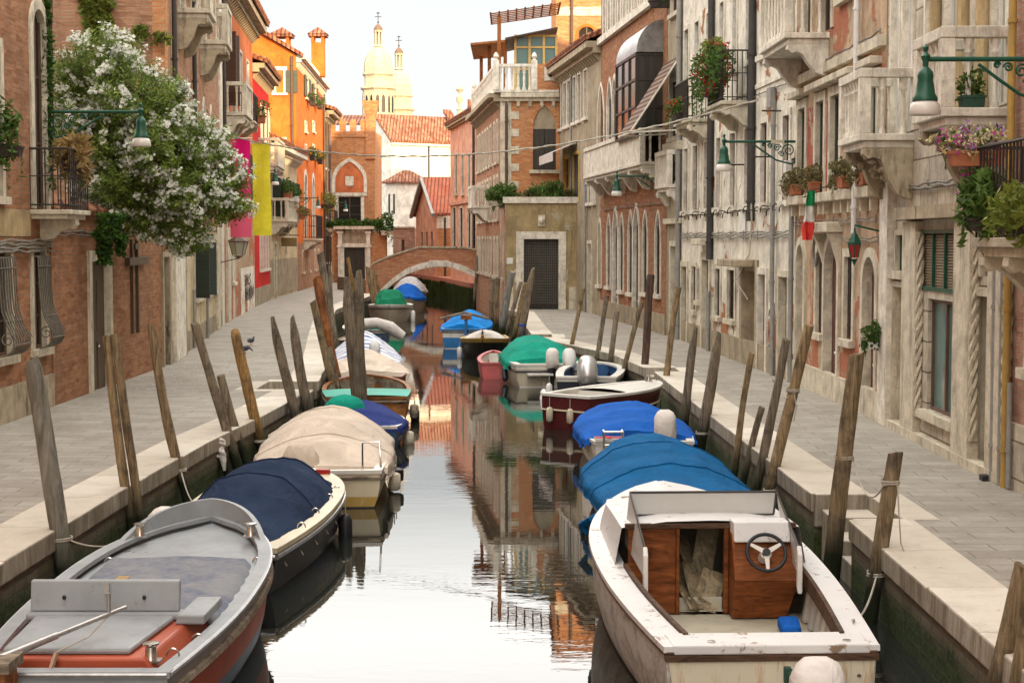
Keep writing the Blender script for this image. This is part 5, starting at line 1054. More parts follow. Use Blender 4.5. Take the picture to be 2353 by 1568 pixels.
for a, b in zip(xs, xs[1:]):
    if b - a < 1e-3: continue
    P_ = [Vector((a, Y0, lo(a))), Vector((b, Y0, lo(b))), Vector((b, Y0, interp(top, b))), Vector((a, Y0, interp(top, a)))]; Q_ = [Vector((p.x, Y1, p.z)) for p in P_]
    mb.quad(*P_); mb.quad(*Q_[::-1]); mb.quad(P_[0], P_[1], Q_[1], Q_[0]); 
    for ya, yb in ((Y0 + .3, Y1 - .3),): mb.quad(*[Vector((p.x, y, p.z - .9)) for p, y in ((P_[3], ya), (P_[2], ya), (P_[2], yb), (P_[3], yb))])
    for ya, yb in ((Y0, Y0 + .3), (Y1 - .3, Y1)): mb.hexa([Vector((p.x, y, p.z - e)) for e in (.9, 0) for p, y in ((P_[3], ya + (.001 if ya == Y0 else 0)), (P_[2], ya + (.001 if ya == Y0 else 0)), (P_[2], yb), (P_[3], yb))])
mb.build('wall', M['brick_bridge'], t)
mb = MB()
for a, b in zip(top, top[1:]): mb.hexa([Vector((p.x, y, p.z + e)) for e in (.002, .11) for p, y in ((a, Y0 - .05), (b, Y0 - .05), (b, Y0 + .36), (a, Y0 + .36))])
mb.build('coping', M['stone_dirt_shade'], t, bevel=.015)
mb = MB(); xs2 = [arc[0].x + (arc[-1].x - arc[0].x) * i / 34 for i in range(35)]
for a, b in zip(xs2, xs2[1:]): mb.hexa([Vector((x, y, interp(arc, x) + e)) for e in (-.04, .27) for x, y in ((a, Y0 - .06), (b, Y0 - .06), (b, Y0 + .5), (a, Y0 + .5))])
xm = ony(1008, 600, Y0).x; mb.box(xm - .5, xm + .5, Y0 - .09, Y0 + .3, interp(arc, xm) - .02, interp(arc, xm) + .3); mb.build('arch_ring', M['stone_white'], t)
# far canal wall behind the bridge
wl = MB(); WP = [Vector(p) for p in ((-1.0, 83, 0), (-1.30, 84.2, 0), (-3.80, 100.1, 0), (-6.65, 112.6, 0), (-9, 118, 0))]
for a, b in zip(WP, WP[1:]): wl.hexa([a + Vector((-.42, -.02, -1)), b + Vector((-.42, -.02, -1)), b + Vector((.8, 0, -1)), a + Vector((.8, 0, -1)), a + Vector((-.42, -.02, 1.15)), b + Vector((-.42, -.02, 1.15)), b + Vector((.8, 0, 1.15)), a + Vector((.8, 0, 1.15))])
n = N('deep_green_wall'); v = n.co('UV'); a = n.noise(v, 1.2, 7, .7, .5); g = n.n('NewGeometry'); sx = n.n('SeparateXYZ'); n.l(g.outputs['Position'], sx.inputs[0]); z = n.math('ADD', sx.outputs[2], n.math('MULTIPLY', n.math('SUBTRACT', a, .5), .4))
mat = n.out(n.mix(n.ramp(z, [(.86, 0.), (.95, 1.)]), n.mix(n.ramp(a, [(.35, 0.), (.65, 1.)]), (.006, .009, .003), (.036, .058, .012)), (.36, .16, .11)), .9, n.bump(a, .5, .03), 0, .03); tag(wl.build('canal_wall', mat), 'dark green algae wall curving away under the bridge', 'canal wall')
wl = MB(); wl.hexa([Vector(p) for p in ((-9.6, 92, -1), (-7.4, 84.5, -1), (-7.5, 84.4, -1), (-9.9, 92, -1), (-9.6, 92, 1.4), (-7.4, 84.5, 1.4), (-7.5, 84.4, 1.4), (-9.9, 92, 1.4))]); tag(wl.build('canal_wall', CW), 'short brick canal wall in shade at the left foot of the bridge', 'canal wall')
# ------------------------------------------------------------------ boats
def sm(a, b, x): t = max(0, min(1, (x - a) / (b - a))); return t * t * (3 - 2 * t)
class Boat:
    def __init__(s, name, label, stern, bow, B, zs=.45, zb=.6, tf=.78, bw=2.6, mid=.42, rake=.3, draft=.25, group=None):
        s.O = Vector((stern[0], stern[1], 0)); d = Vector((bow[0], bow[1], 0)) - s.O; s.L = d.length; s.d = d / s.L; s.nn = Vector((-s.d.y, s.d.x, 0))
        s.B, s.zs, s.zb, s.tf, s.bw, s.mid, s.rake, s.draft = B, zs, zb, tf, bw, mid, rake, draft; s.t = thing(name, label, 'boat', s.O, group)
    def P(s, x, y, z): return s.O + s.d * x + s.nn * y + Vector((0, 0, z))
    def w(s, t):
        if t < s.mid: k = s.tf + (1 - s.tf) * math.sin(math.pi / 2 * t / s.mid)
        else: k = max(0, 1 - ((t - s.mid) / (1 - s.mid)) ** s.bw) ** .72
        return max(.012, s.B / 2 * k)
    def g(s, t): return s.zs + (s.zb - s.zs) * t ** 2.2
    LV = ((1.0, 1.0), (.84, .998), (.60, .985), (.32, .955), (.04, .90), (-.5, .72))
    def hull(s, mats, bands=(0, 0, 0, 0, 0), name='hull', n=20):
        ts = [i / n for i in range(n)] + [.975, 1.0]; mb = MB(); rows = []
        for t in ts:
            g, w = s.g(t), s.w(t); r = []
            for f_, m_ in s.LV:
                z = g * f_ if f_ >= 0 else -s.draft; r.append((s.L * t - s.rake * (1 - max(z, -.1) / g) * sm(.6, 1, t), w * m_ * (1 - .35 * sm(.7, 1, t) * (1 - f_)), z))
            kx = s.L * t - s.rake * 1.2 * sm(.6, 1, t); rows.append([s.P(x, y, z) for x, y, z in r] + [s.P(kx, 0, -s.draft - .12)] + [s.P(x, -y, z) for x, y, z in r[::-1]])
        m = len(rows[0]); o = 0; mb.v = [tuple(p) for r in rows for p in r]
        for i in range(len(rows) - 1):
            for j in range(m - 1):
                k = min(j, m - 2 - j); mb.f.append([i * m + j, i * m + j + 1, (i + 1) * m + j + 1, (i + 1) * m + j]); mb.m.append(bands[min(k, 4)])
        # transom in the same paint bands
        for k in range(5): mb.f.append([k, k + 1, m - 2 - k, m - 1 - k]); mb.m.append(bands[k])
        mb.f.append([5, 6, 7]); mb.m.append(bands[4])
        s.h = mb.build(name, mats, s.t, 40); return s.h
    def rim(s, mat, wid=.12, th=.035, t0=0.0, t1=1.0, name='gunwale', out=.02, stern=True):
        mb = MB(); ts = [t0 + (t1 - t0) * i / 26 for i in range(27)]
        for sg in (1, -1):
            rings = []
            for t in ts:
                w, g = s.w(t), s.g(t); a = w + out; b = max(w - wid, 0); x = s.L * t + (.02 if t > .99 else 0)
                rings.append([s.P(x, sg * a, g - .01), s.P(x, sg * a, g + th), s.P(x - (wid * sm(.9, 1, t)), sg * b, g + th), s.P(x - (wid * sm(.9, 1, t)), sg * b, g - .01)])
            mb.loft(rings)
        if stern: w = s.w(0); mb.hexa([s.P(x, y, z) for z in (s.zs - .009, s.zs + th + .004) for x, y in ((-out, -w - out), (wid, -w - out), (wid, w + out), (-out, w + out))])
        return mb.build(name, mat, s.t, 40)
    def rail(s, mat, drop=.08, r=.022, name='rub_rail', t0=0.0):
        mb = MB()
        for sg in (1, -1): mb.tube([s.P(s.L * t + .012 - s.rake * (drop / s.g(t)) * sm(.6, 1, t), sg * (s.w(t) * (1 - .1 * drop) + .012), s.g(t) - drop) for t in [t0 + (1 - t0) * i / 26 for i in range(27)]], r, 6)
        w = s.w(0); mb.tube([s.P(-.012, -w, s.zs - drop), s.P(-.012, w, s.zs - drop)], r, 6)
        return mb.build(name, mat, s.t, 50)
    def deck(s, mat, t0, t1, camber=.05, inset=0.0, dz=0.0, name='foredeck', n=12):
        mb = MB(); rings = []
        for i in range(n + 1):
            t = t0 + (t1 - t0) * i / n; w = max(.01, s.w(t) - inset); g = s.g(t) + dz; rings.append([s.P(s.L * t, w * q, g + camber * (1 - q * q)) for q in (-1, -.66, -.33, 0, .33, .66, 1)])
        mb.loft(rings, False, False); return mb.build(name, mat, s.t, 30)
    def floor(s, mat, z, t0, t1, name='floor', ends=(0, 1)):
        mb = MB(); rings = []
        for i in range(15):
            t = t0 + (t1 - t0) * i / 14; w = s.w(t) * .93 - .03; rings.append([s.P(s.L * t, w, s.g(t)), s.P(s.L * t, w * .93, z), s.P(s.L * t, -w * .93, z), s.P(s.L * t, -w, s.g(t))])
        mb.loft(rings, False, False)
        for t in [(t0, t1)[k] for k in ends]: w = s.w(t) * .93 - .03; mb.quad(s.P(s.L * t, -w, s.g(t)), s.P(s.L * t, w, s.g(t)), s.P(s.L * t, w * .93, z), s.P(s.L * t, -w * .93, z))
        return mb.build(name, mat, s.t)
    def cover(s, mat, prof, over=.02, skirt=.10, p=2.2, wr=.018, inset=0.0, name='tarpaulin', n=34, seed=0, folds=0.0, smooth=60, seams=None):
        """prof: [(t, ridge height)] along the boat; draped from gunwale to gunwale with sagging folds and a hanging hem."""
        def H(t):
            for (a, ha), (b, hb) in zip(prof, prof[1:]):
                if a <= t <= b: return ha + (hb - ha) * sm(a, b, t) - .16 * min(ha, hb) * math.sin(math.pi * (t - a) / (b - a))
            return prof[-1][1]
        mb = MB(); rings = []; t0, t1 = prof[0][0], prof[-1][0]; K = 22
        for i in range(n + 1):
            t = t0 + (t1 - t0) * i / n; w = s.w(min(t, .985)) + over - inset; g = s.g(t) + .02; h = H(t); r = []
            for k in range(-K, K + 1):
                q = k / K; a = abs(q) * (1.0 + skirt / max(w, .2)); y = math.copysign(min(a, 1.0) * w, q); z = g + h * (1 - min(a, 1) ** p)
                if a > 1: z = g - (a - 1) * w * (1 + .8 * noise.noise((t * 11, seed, 3 + (q > 0)))); y += math.copysign(.015, q)
                x = s.L * t; v = Vector((x * 1.6, y * 2.0 + seed * 3.1, z * 1.4)); d = noise.noise(v) * wr * 1.2 + max(0, 1 - 3.2 * abs(noise.noise(v * 1.15 + Vector((5, seed, 0))))) * wr * 1.5 + max(0, 1 - 3.2 * abs(noise.noise(v * 2.4 + Vector((1, 7, seed))))) * wr * .7
                if folds: d += folds * ((1 - abs(math.sin(x * 3.1 + .6 * math.sin(y * 2.2 + seed) + q * .8))) ** 3 - .25) * (.25 + .75 * abs(q)) * (.6 + .6 * noise.noise((x * 1.3, seed, q)))
                rr = Vector((0, y, max(z - g + .15, .05))).normalized(); y += rr.y * d; z += rr.z * d; r.append(s.P(x + noise.noise(v + Vector((9, 0, 0))) * wr * .6, y, z))
            rings.append(r)
        mb.loft(rings, False, False)
        for R_, e in ((rings[0], -1), (rings[-1], 1)):      # hanging end flaps
            t = t0 if e < 0 else t1; low = [Vector((p.x, p.y, max(.06, s.g(t) - .06))) + s.d * e * .03 for p in R_]; mb.loft([R_, low], False, False)
        o = mb.build(name, mat, s.t, smooth)
        hem = MB(); lash = MB()
        for sg in (0, -1):
            hem.tube([R_[sg] for R_ in rings], .010, 5)
            for i in range(2, n, 5):
                p_ = rings[i][sg]; t = t0 + (t1 - t0) * i / n; w = s.w(min(t, .985)); q_ = s.P(s.L * t, (-1 if sg == 0 else 1) * (w + .012), max(.08, s.g(t) - .20)); lash.tube([p_, q_], .007, 4)
        hem.build('hem_cord', mat, o, 60); lash.build('lashing', M['cable_pale'], o)
        if seams:
            for t in seams:
                i = int((t - t0) / (t1 - t0) * n); MB().tube([p + Vector((0, 0, .006)) for p in rings[i]], .011, 5).build('seam', mat, o, 60)
        return o
def outboard(b, x, y, z, mat, scale=1.0, yaw=0, cowl='cowl', legmat='black', tilt=.35):
    """Outboard motor: cowl, midsection, leg on the transom of boat b."""
    Mx = Matrix.Translation(b.P(x, y, z)) @ Matrix.Rotation(math.atan2(b.d.y, b.d.x) + yaw, 4, 'Z') @ Matrix.Rotation(tilt, 4, 'Y') @ Matrix.Scale(scale, 4); mb = MB(); rings = []
    for zz, a, c, dx in ((-.02, .10, .09, 0), (.0, .17, .13, 0), (.10, .21, .155, -.01), (.26, .22, .16, -.02), (.38, .20, .15, -.01), (.46, .15, .11, .02), (.50, .07, .06, .03)):
        k_ = (lambda q, zz: 1 + .22 * noise.noise((math.cos(q) * 1.6, math.sin(q) * 1.6, zz * 6 + x))) if 'cloth' in cowl else (lambda q, zz: 1); rings.append([Mx @ Vector((dx + k_(q, zz) * a * math.copysign(abs(math.cos(q)) ** .7, math.cos(q)), k_(q, zz) * c * math.copysign(abs(math.sin(q)) ** .7, math.sin(q)), zz)) for q in [2 * math.pi * k / 18 for k in range(18)]])
    mb.loft(rings); W = mb.build('outboard_' + cowl, mat, b.t, 50)
    mb = MB(); mb.loft([[Mx @ Vector((a * math.cos(q), c * math.sin(q), zz)) for q in [2 * math.pi * k / 10 for k in range(10)]] for zz, a, c in ((-.02, .09, .08), (-.3, .07, .05), (-.62, .06, .035))]); mb.box(.02, .2, -.12, .12, -.25, -.05, 0, Mx); mb.build('outboard_leg', M[legmat], b.t, 50)
    return W
def fender(label, b, x, y, zt, L=.38, r=.075, mat='white_paint', tilt=0):
    p = b.P(x, y, zt); t = thing('fender', label, 'fender', p - Vector((0, 0, L + .2)), 'fenders hanging on the moored boats'); k = b.d * tilt
    mb = MB(); c = [p - Vector((0, 0, .14 + L * q)) + k * q for q in (0, .03, .12, .5, .88, .97, 1)]; mb.tube(c, [.015, r * .6, r * .95, r, r * .95, r * .6, .015], 12); mb.build('body', M[mat], t, 60)
    mb = MB(); mb.tube([p + Vector((0, 0, .03)), p - Vector((0, 0, .15))], .008, 5); mb.build('rope', M['cable_pale'], t)
M['gel_white'] = m_paint('white_gelcoat', (.66, .64, .58), .3, .35, (.40, .36, .28)); M['gel_cream'] = m_paint('cream_gelcoat', (.62, .55, .38), .3, .3, (.4, .32, .2))
M['hull_grey'] = m_paint('grey_boat_paint', (.29, .315, .33), .4, .6, (.19, .18, .16), 8); M['hull_rust'] = m_paint('red_oxide_paint', (.42, .080, .032), .35, .3, (.18, .09, .06)); M['hull_blue'] = m_paint('blue_boat_paint', (.025, .095, .22), .3, .3)
M['hull_navy'] = m_paint('navy_gelcoat', (.008, .012, .028), .18, .15, (.06, .06, .07)); M['hull_black'] = m_paint('black_gelcoat', (.010, .010, .010), .25, .2, (.07, .06, .04)); M['hull_gold'] = m_paint('ochre_boat_paint', (.44, .28, .06), .35, .3)
M['hull_maroon'] = m_paint('maroon_paint', (.085, .014, .014), .22, .25, (.2, .1, .08)); M['hull_sea'] = m_paint('bright_blue_paint', (.012, .16, .42), .3, .25, (.3, .35, .4)); M['hull_beige'] = m_paint('beige_gelcoat', (.45, .40, .30), .3, .3); M['hull_pink'] = m_paint('faded_red_paint', (.50, .10, .10), .4, .4, (.6, .4, .35))
M['varnish'] = m_wood('varnished_mahogany', (.24, .075, .022), (.06, .02, .008), .4, .35, (1.2, 7, 7)); M['wood_boat'] = m_wood('boat_timber', (.36, .15, .05), (.10, .05, .02), .6, .5, (1, 6, 6)); M['wood_grey'] = m_wood('bare_boat_timber', (.30, .25, .19), (.09, .07, .05), .8, .85, (1.5, 7, 7)); M['wood_brown'] = m_wood('brown_painted_rail', (.12, .07, .045), (.05, .03, .02), .6, .6, (1.5, 7, 7))
M['teal_paint'] = m_paint('turquoise_boards', (.03, .36, .27), .5, .3, (.2, .4, .33)); M['alu'] = m_plain('aluminium_strip', (.48, .48, .47), .35, .3, 14, .1, .7, .5)
M['tarp_navy'] = m_cloth('navy_canvas', (.016, .030, .065)); M['tarp_beige'] = m_cloth('beige_canvas', (.56, .475, .39)); M['tarp_teal'] = m_cloth('petrol_blue_canvas', (.007, .098, .25)); M['tarp_blue'] = m_cloth('royal_blue_canvas', (.010, .095, .40)); M['tarp_green'] = m_cloth('sea_green_canvas', (.010, .25, .175)); M['tarp_sky'] = m_cloth('sky_blue_canvas', (.015, .22, .62)); n = N('faded_blue_canvas'); v = n.co('Object'); a = n.noise(v, 1.5, 6, .65, .6); b_ = n.noise(v, 14, 6, .7); M['tarp_dusty'] = n.out(n.mix(n.ramp(b_, [(.4, 0.), (.7, .5)]), n.mix(n.ramp(a, [(.40, 0.), (.56, 1.)]), (.125, .145, .20), (.21, .225, .245)), (.30, .29, .28)), .9, n.bump(a, .3, .02), 0, .08); M['tarp_white'] = m_cloth('white_canvas', (.66, .62, .58)); M['tarp_grey'] = m_cloth('grey_canvas', (.50, .50, .50)); M['tarp_dkblue'] = m_cloth('ink_blue_canvas', (.025, .04, .16)); M['tarp_bluegreen'] = m_cloth('green_plastic_sheet', (.015, .19, .10))
n = N('striped_canvas'); v = n.co('Object'); wv = n.n('TexWave', wave_type='BANDS', bands_direction='Y'); n.l(v, wv.inputs['Vector']); wv.inputs['Scale'].default_value = .9; M['tarp_stripe'] = n.out(n.mix(n.ramp(wv.outputs['Fac'], [(.80, 0.), (.84, 1.)]), (.66, .67, .70), (.06, .12, .36)), .8)
# --- L1: grey work boat with red engine box
b = Boat('work_boat', 'grey open work boat with red and blue hull bands, faded canvas and red engine box', (-2.98, 10.72), (-2.97, 16.0), 1.72, .58, .74, .78, 2.9, .45, .25)
b.hull([M['hull_grey'], M['hull_rust'], M['hull_blue'], M['hull_black']], (0, 1, 1, 2, 3)); b.rim(M['hull_grey'], .10, .03); b.rail(M['alu'], -.012, .02); b.rail(M['wood_grey'], .12, .038, 'wooden_rub_rail')
b.deck(M['hull_grey'], .04, .985, .02, .05, -.055, 'deck', 16)
mb = MB(); rings = []       # raised bulwark round the bow
for i in range(27):
    q = -1 + 2 * i / 26; t = 1 - .20 * abs(q) ** 1.4; y = math.copysign(b.w(t), q); x = b.L * t; h = .17 * (1 - abs(q) ** 3); g = b.g(t); k = Vector((x - b.L * .8, y, 0)).normalized() * .05
    rings.append([b.P(x, y, g), b.P(x, y, g + h + .03), b.P(x - k.x, y - k.y, g + h + .03), b.P(x - k.x * 1.3, y - k.y * 1.3, g - .02)])
mb.loft(rings); mb.build('bow_bulwark', M['hull_grey'], b.t, 50)
def bollard(b, x, y, z, h=.13): mb = MB(); mb.lathe([(.05, 0), (.042, .02), (.038, h * .8), (.058, h * .92), (.058, h), (.0, h + .004)], b.P(x, y, z), 12); mb.box(-.07, .07, -.05, .05, 0, .015, 0, Matrix.Translation(b.P(x, y, z))); mb.build('bollard', M['chrome'], b.t, 40)
bollard(b, b.L * .83, .52, b.g(.83) + .03); bollard(b, b.L * .83, -.52, b.g(.83) + .03); bollard(b, .28, -.50, .61)
def ring_eye(b, x, y, z): MB().tube([b.P(x, y + .045 * math.cos(a), z + .02 + .055 * math.sin(a)) for a in [math.pi * k / 8 for k in range(9)]], .008, 5).build('mooring_ring', M['chrome'], b.t, 60)
for x, y, z in ((3.75, .66, .57), (3.75, -.68, .57), (1.0, -.68, .55), (.42, -.62, .59)): ring_eye(b, x, y, z)
MB().lathe([(.075, 0), (.075, .006), (0, .008)], b.P(5.05, 0, .605), 16).build('deck_plate', m_plain('yellowed_plate', (.62, .53, .30), .5), b.t)
MB().box(-.04, .04, -.03, .03, 0, .1, 0, Matrix.Translation(b.P(5.5, 0, .67))).build('bow_cleat', M['pipe'], b.t)
mb = MB(); rings = []         # canvas stretched over the hold, with a slack scalloped edge
for i in range(31):
    t = .30 + (.70 - .30) * i / 30; w = b.w(t) - .17; r = []
    for k in range(-12, 13):
        q = k / 12; x = b.L * t; y = w * q; e = .02 * math.sin(x * 11 + (q > 0)) * sm(.75, 1, abs(q)); z = b.g(t) - .015 + .022 * (1 - q * q) + .007 * noise.noise((x * 3, y * 4, 1)) + .012 * max(0, 1 - 4 * abs(noise.noise((x * 1.2, y * 2, 8))))
        r.append(b.P(x, y + math.copysign(e, q), z - .05 * sm(.92, 1, abs(q))))
    rings.append(r)
mb.loft(rings, False, False); cv = mb.build('canvas_cover', M['tarp_dusty'], b.t, 60)
mb = MB()
for x, y, sx, sy in ((2.9, .33, .16, .10), (2.5, -.05, .035, .2), (2.25, -.05, .035, .2), (2.37, .13, .12, .03), (2.37, -.13, .1, .04), (2.05, -.02, .09, .06)): mb.hexa([b.P(x + a, y + c, b.g(.4) + .034 + dz) for dz in (0, .004) for a, c in ((-sx / 2, -sy / 2), (sx / 2, -sy / 2), (sx / 2, sy / 2), (-sx / 2, sy / 2))])
mb.build('tape_patch', m_plain('ochre_tape', (.42, .27, .09), .7), cv)
mb = MB(); rp = [b.P(4.12 + .05 * math.sin(k * 1.1), .62 - .04 * k + .05 * math.cos(k * 1.7), .60 + .015 * (k % 2)) for k in range(9)]; mb.tube(rp, .017, 6); mb.tube([b.P(4.12 + .03 * math.sin(k), .6 - .075 * k, .595 + .02 * (k % 2 == 0)) for k in range(11)] + [b.P(4.22, -.2, .6), b.P(4.28, 0, .59), b.P(4.24, .2, .59)], .012, 5); mb.build('mooring_rope', m_wood('hemp_rope', (.25, .20, .13), grain=.6), b.t, 60)
mb = MB(); z0, z1 = .50, .655; mb.hexa([b.P(x, y, z) for z, e in ((z0, .10), (z1, 0)) for x, y in ((.20, -.48 - e), (1.62 + e, -.58 - e), (1.62 + e, .62 + e), (.20, .55 + e))]); eb = mb.build('engine_box', M['hull_rust'], b.t, bevel=.02)
MB().hexa([b.P(x, y, z) for z in (z1 + .002, z1 + .05) for x, y in ((.27, -.36), (1.24, -.46), (1.24, .58), (.27, .52))]).build('hatch_lid', M['hull_grey'], eb, bevel=.02)
MB().hexa([b.P(x, y, z) for z in (z1 + .003, z1 + .06) for x, y in ((1.26, -.62), (1.42, -.62), (1.42, .66), (1.26, .66))]).build('hatch_beam', M['hull_grey'], eb, bevel=.02)
MB().hexa([b.P(x, y, z) for z, e in ((z1 + .061, 0), (z1 + .29, .03)) for x, y in ((1.32 + e, -.48), (1.38 + e, -.48), (1.38 + e, .64), (1.32 + e, .64))]).build('raised_panel', M['hull_grey'], eb, bevel=.012)
MB().hexa([b.P(x, y, z) for z, e in ((z1 + .001, 0), (z1 + .075, .02)) for x, y in ((1.15, -.70), (1.78, -.72), (1.78, -.50 - e), (1.15, -.48 - e))]).build('side_lid', M['hull_grey'], eb, bevel=.015)
MB().box(-.02, .02, -.012, .012, -.04, .04, 0, Matrix.Translation(b.P(1.31, .06, z1 + .24))).build('panel_catch', M['chrome'], eb)
mb = MB(); mb.tube([b.P(.17, .12, z1 + .04), b.P(.09, .14, z1 - .06)], .02, 6); mb.build('latch', M['chrome'], eb)
for y in (.38, -.22): MB().lathe([(0, -.02), (.014, -.01), (.014, .01), (0, .02)], b.P(1.31, y, z1 + .17), 8).build('rubber_stop', M['black'], eb)
rd = MB().hexa([b.P(x, y, z) for z, e in ((-.3, 0), (.72, 0)) for x, y in ((-.30, .32), (-.03, .32), (-.03, .38), (-.30, .38))]).build('rudder', M['wood_boat'], b.t, bevel=.02)
mb = MB(); a, c = b.P(-.1, .44, .72), b.P(.66, -.24, .90); mb.tube([a, a.lerp(c, .45), a.lerp(c, .451), c], [.03, .026, .019, .016], 8); e = a.lerp(c, .86); mb.tube([e, e + Vector((0, 0, .15))], .015, 8); mb.build('tiller', M['alu'], rd, 50); MB().tube([e + Vector((0, 0, -.01)), e.lerp(b.P(.2, .05, .7), .5) - Vector((0, 0, .03)), b.P(.1, .1, .72)], .006, 5).build('tiller_line', M['cable_pale'], rd)
MB().hexa([b.P(x, y, z) for z in (.68, .75) for x, y in ((-.32, .29), (.0, .29), (.0, .45), (-.32, .45))]).build('rudder_strap', M['wood_grey'], rd)
# --- L2: navy boat with navy hood
b = Boat('covered_boat', 'dark navy motorboat under a navy canvas hood, cream side decks', (-2.95, 15.9), (-2.75, 20.75), 1.66, .42, .56, .74, 3.0, .5, .2)
b.hull([M['hull_navy'], M['alu']], (0, 0, 0, 0, 0)); b.rim(M['gel_cream'], .19, .04); b.rail(M['alu'], .05, .03); b.deck(M['gel_cream'], .02, .98, .02, .15, -.02, 'deck')
b.cover(M['tarp_navy'], [(.02, .05), (.12, .16), (.42, .45), (.55, .45), (.72, .36), (.80, .10)], 0, .02, 2.6, .014, .12, 'canvas_hood', seams=(.42, .73), seed=2); fender('long black fender on the navy boat beside the open water', b, 3.1, -.86, .42, .62, .085, 'black')
for x in (1.0, 1.9, 2.9, 3.5): ring_eye(b, x, -.70, .47)
MB().box(-.09, .09, -.04, .04, 0, .07, 0, Matrix.Translation(b.P(4.35, -.4, .56))).build('port_lamp', m_plain('red_lens', (.4, .03, .02), .2), b.t, bevel=.01)
outboard(b, -.05, .50, .40, M['tarp_white'], .95, 0, 'cloth_cover', tilt=.35)
# --- L3: big beige tarpaulin
b = Boat('covered_boat', 'large ochre-hulled boat hidden under a domed beige tarpaulin', (-2.50, 21.0), (-2.92, 26.4), 1.82, .46, .55, .86, 2.8, .45, .25)
b.hull([M['gel_cream'], M['hull_gold'], M['hull_black']], (0, 0, 0, 1, 2)); b.rim(M['gel_white'], .10, .035); b.rail(M['wood_grey'], .06, .03); b.deck(M['gel_cream'], .0, .2, .02, .08, -.03, 'aft_deck')
b.cover(M['tarp_beige'], [(.07, .02), (.20, .28), (.42, .46), (.62, .46), (.78, .38), (.88, .08)], .05, .20, 2.0, .007, 0, 'tarpaulin', folds=.07, seams=(.30, .78), seed=5)
mb = MB(); mb.lathe([(.0, .3), (.17, .26), (.24, .12), (.26, 0)], b.P(.55, .28, .5), 16); mb.build('motor_bump', M['tarp_beige'], b.t, 60); fender('pale fender at the corner of the beige-covered boat', b, 1.3, -.97, .42, .26, .09, 'stone'); fender('black ball fender beside the beige-covered boat', b, 1.75, -1.0, .42, .2, .11, 'black')
mb = MB(); a = b.P(.12, -.55, .5); mb.tube([a, a + Vector((0, 0, .34)), a + Vector((.22, .0, .36)), a + Vector((.24, 0, .02))], .014, 6); mb.build('stern_rail', M['chrome'], b.t, 60)
# --- L4 .. far left row
b = Boat('covered_boat', 'small boat with ink-blue tarpaulin tucked behind the beige one', (-2.55, 26.9), (-2.75, 29.2), 1.55, .36, .42, .8, 2.2, .4, .15); b.hull([M['hull_blue']]); b.rim(M['gel_white'], .08); b.cover(M['tarp_dkblue'], [(.0, .02), (.3, .22), (.7, .26), (.98, .02)], .03, .10, 2, .015, seed=7); fender('white fender at the tip of the ink-blue tarpaulin', b, .8, -.84, .36, .26, .1, 'stone')
mb = MB(); c = b.P(1.0, .25, .50); rings = [[c + Vector((r_ * .36 * math.cos(a) * (1 + .12 * noise.noise((a, z * 5, 2))), r_ * .3 * math.sin(a), z)) for a in [2 * math.pi * k / 18 for k in range(18)]] for r_, z in ((1, 0), (1.05, .09), (.95, .18), (.7, .27), (.35, .32), (.05, .34))]; mb.loft(rings); tag(mb.build('tarpaulin_bundle', M['tarp_green'], None, 60), 'sea-green tarpaulin bundle lashed behind the beige boat', 'tarpaulin')
b = Boat('wooden_boat', 'varnished wooden boat with turquoise boarded stern deck', (-2.72, 30.35), (-3.15, 34.9), 1.72, .52, .58, .86, 2.4, .4, .2); b.hull([M['wood_boat'], M['varnish'], M['hull_black']], (0, 0, 0, 1, 2)); b.rim(M['wood_boat'], .07); b.rail(M['wood_grey'], .06, .025); b.deck(M['teal_paint'], .0, .30, .03, -.02, .04, 'stern_deck'); b.floor(M['wood_grey'], .2, .31, .95)
MB().box(-.4, .4, -.05, .05, .0, .32, 0, Matrix.Translation(b.P(-.08, .35, 0))).build('stern_board', M['teal_paint'], b.t, bevel=.01); fender('weathered fender hanging off the turquoise-decked boat', b, .5, -.90, .5, .28, .09, 'wood_grey'); fender('dark fender low beside the turquoise-decked boat', b, .9, -.93, .36, .24, .09, 'black')
b = Boat('wooden_boat', 'brown wooden boat with slack beige canvas behind the twin posts', (-3.15, 35.6), (-3.55, 39.6), 1.75, .45, .58, .8, 2.2, .4, .25); b.hull([M['varnish'], M['wood_boat']], (0, 1, 1, 0, 0)); b.rim(M['varnish'], .08); b.floor(M['wood_grey'], .18, .03, .5); b.cover(M['tarp_beige'], [(.25, .06), (.5, .3), (.8, .32), (.97, .04)], .02, .06, 1.6, .03, seed=9); fender('white fender of the brown wooden boat', b, 3.0, -.82, .45, .34, .07)
MB().hexa([b.P(x, y, z) for z in (.40, .44) for x, y in ((-.05, .1), (.75, .2), (.75, .82), (-.05, .72))]).build('blue_cloth', M['tarp_sky'], b.t)
b = Boat('covered_boat', 'boat under a white awning with blue stripes', (-3.62, 40.3), (-4.1, 44.6), 1.75, .42, .5, .85, 2.6, .4, .2); b.hull([M['gel_white'], M['hull_sea']], (0, 0, 1, 1, 1)); b.rim(M['gel_white'], .08); b.cover(M['tarp_stripe'], [(.0, .18), (.12, .32), (.6, .62), (.9, .5)], .05, .06, 1.5, .012, seed=11); outboard(b, -.15, -.2, .55, M['tarp_grey'], .9, 0, 'cowl')
b = Boat('wooden_boat', 'small brown open dinghy with green sheets beyond the striped awning', (-4.35, 45.6), (-4.7, 49.6), 1.5, .42, .6, .72, 2.0, .4, .3); b.hull([M['wood_brown'], M['gel_white']], (0, 1, 0, 0, 0)); b.rim(M['wood_grey'], .1); b.floor(M['wood_grey'], .15, .04, .9); b.deck(M['tarp_beige'], .66, .98, .06); MB().box(-.5, .5, -.12, .12, .3, .36, 0, Matrix.Translation(b.P(1.2, 0, 0))).build('thwart', M['wood_boat'], b.t)
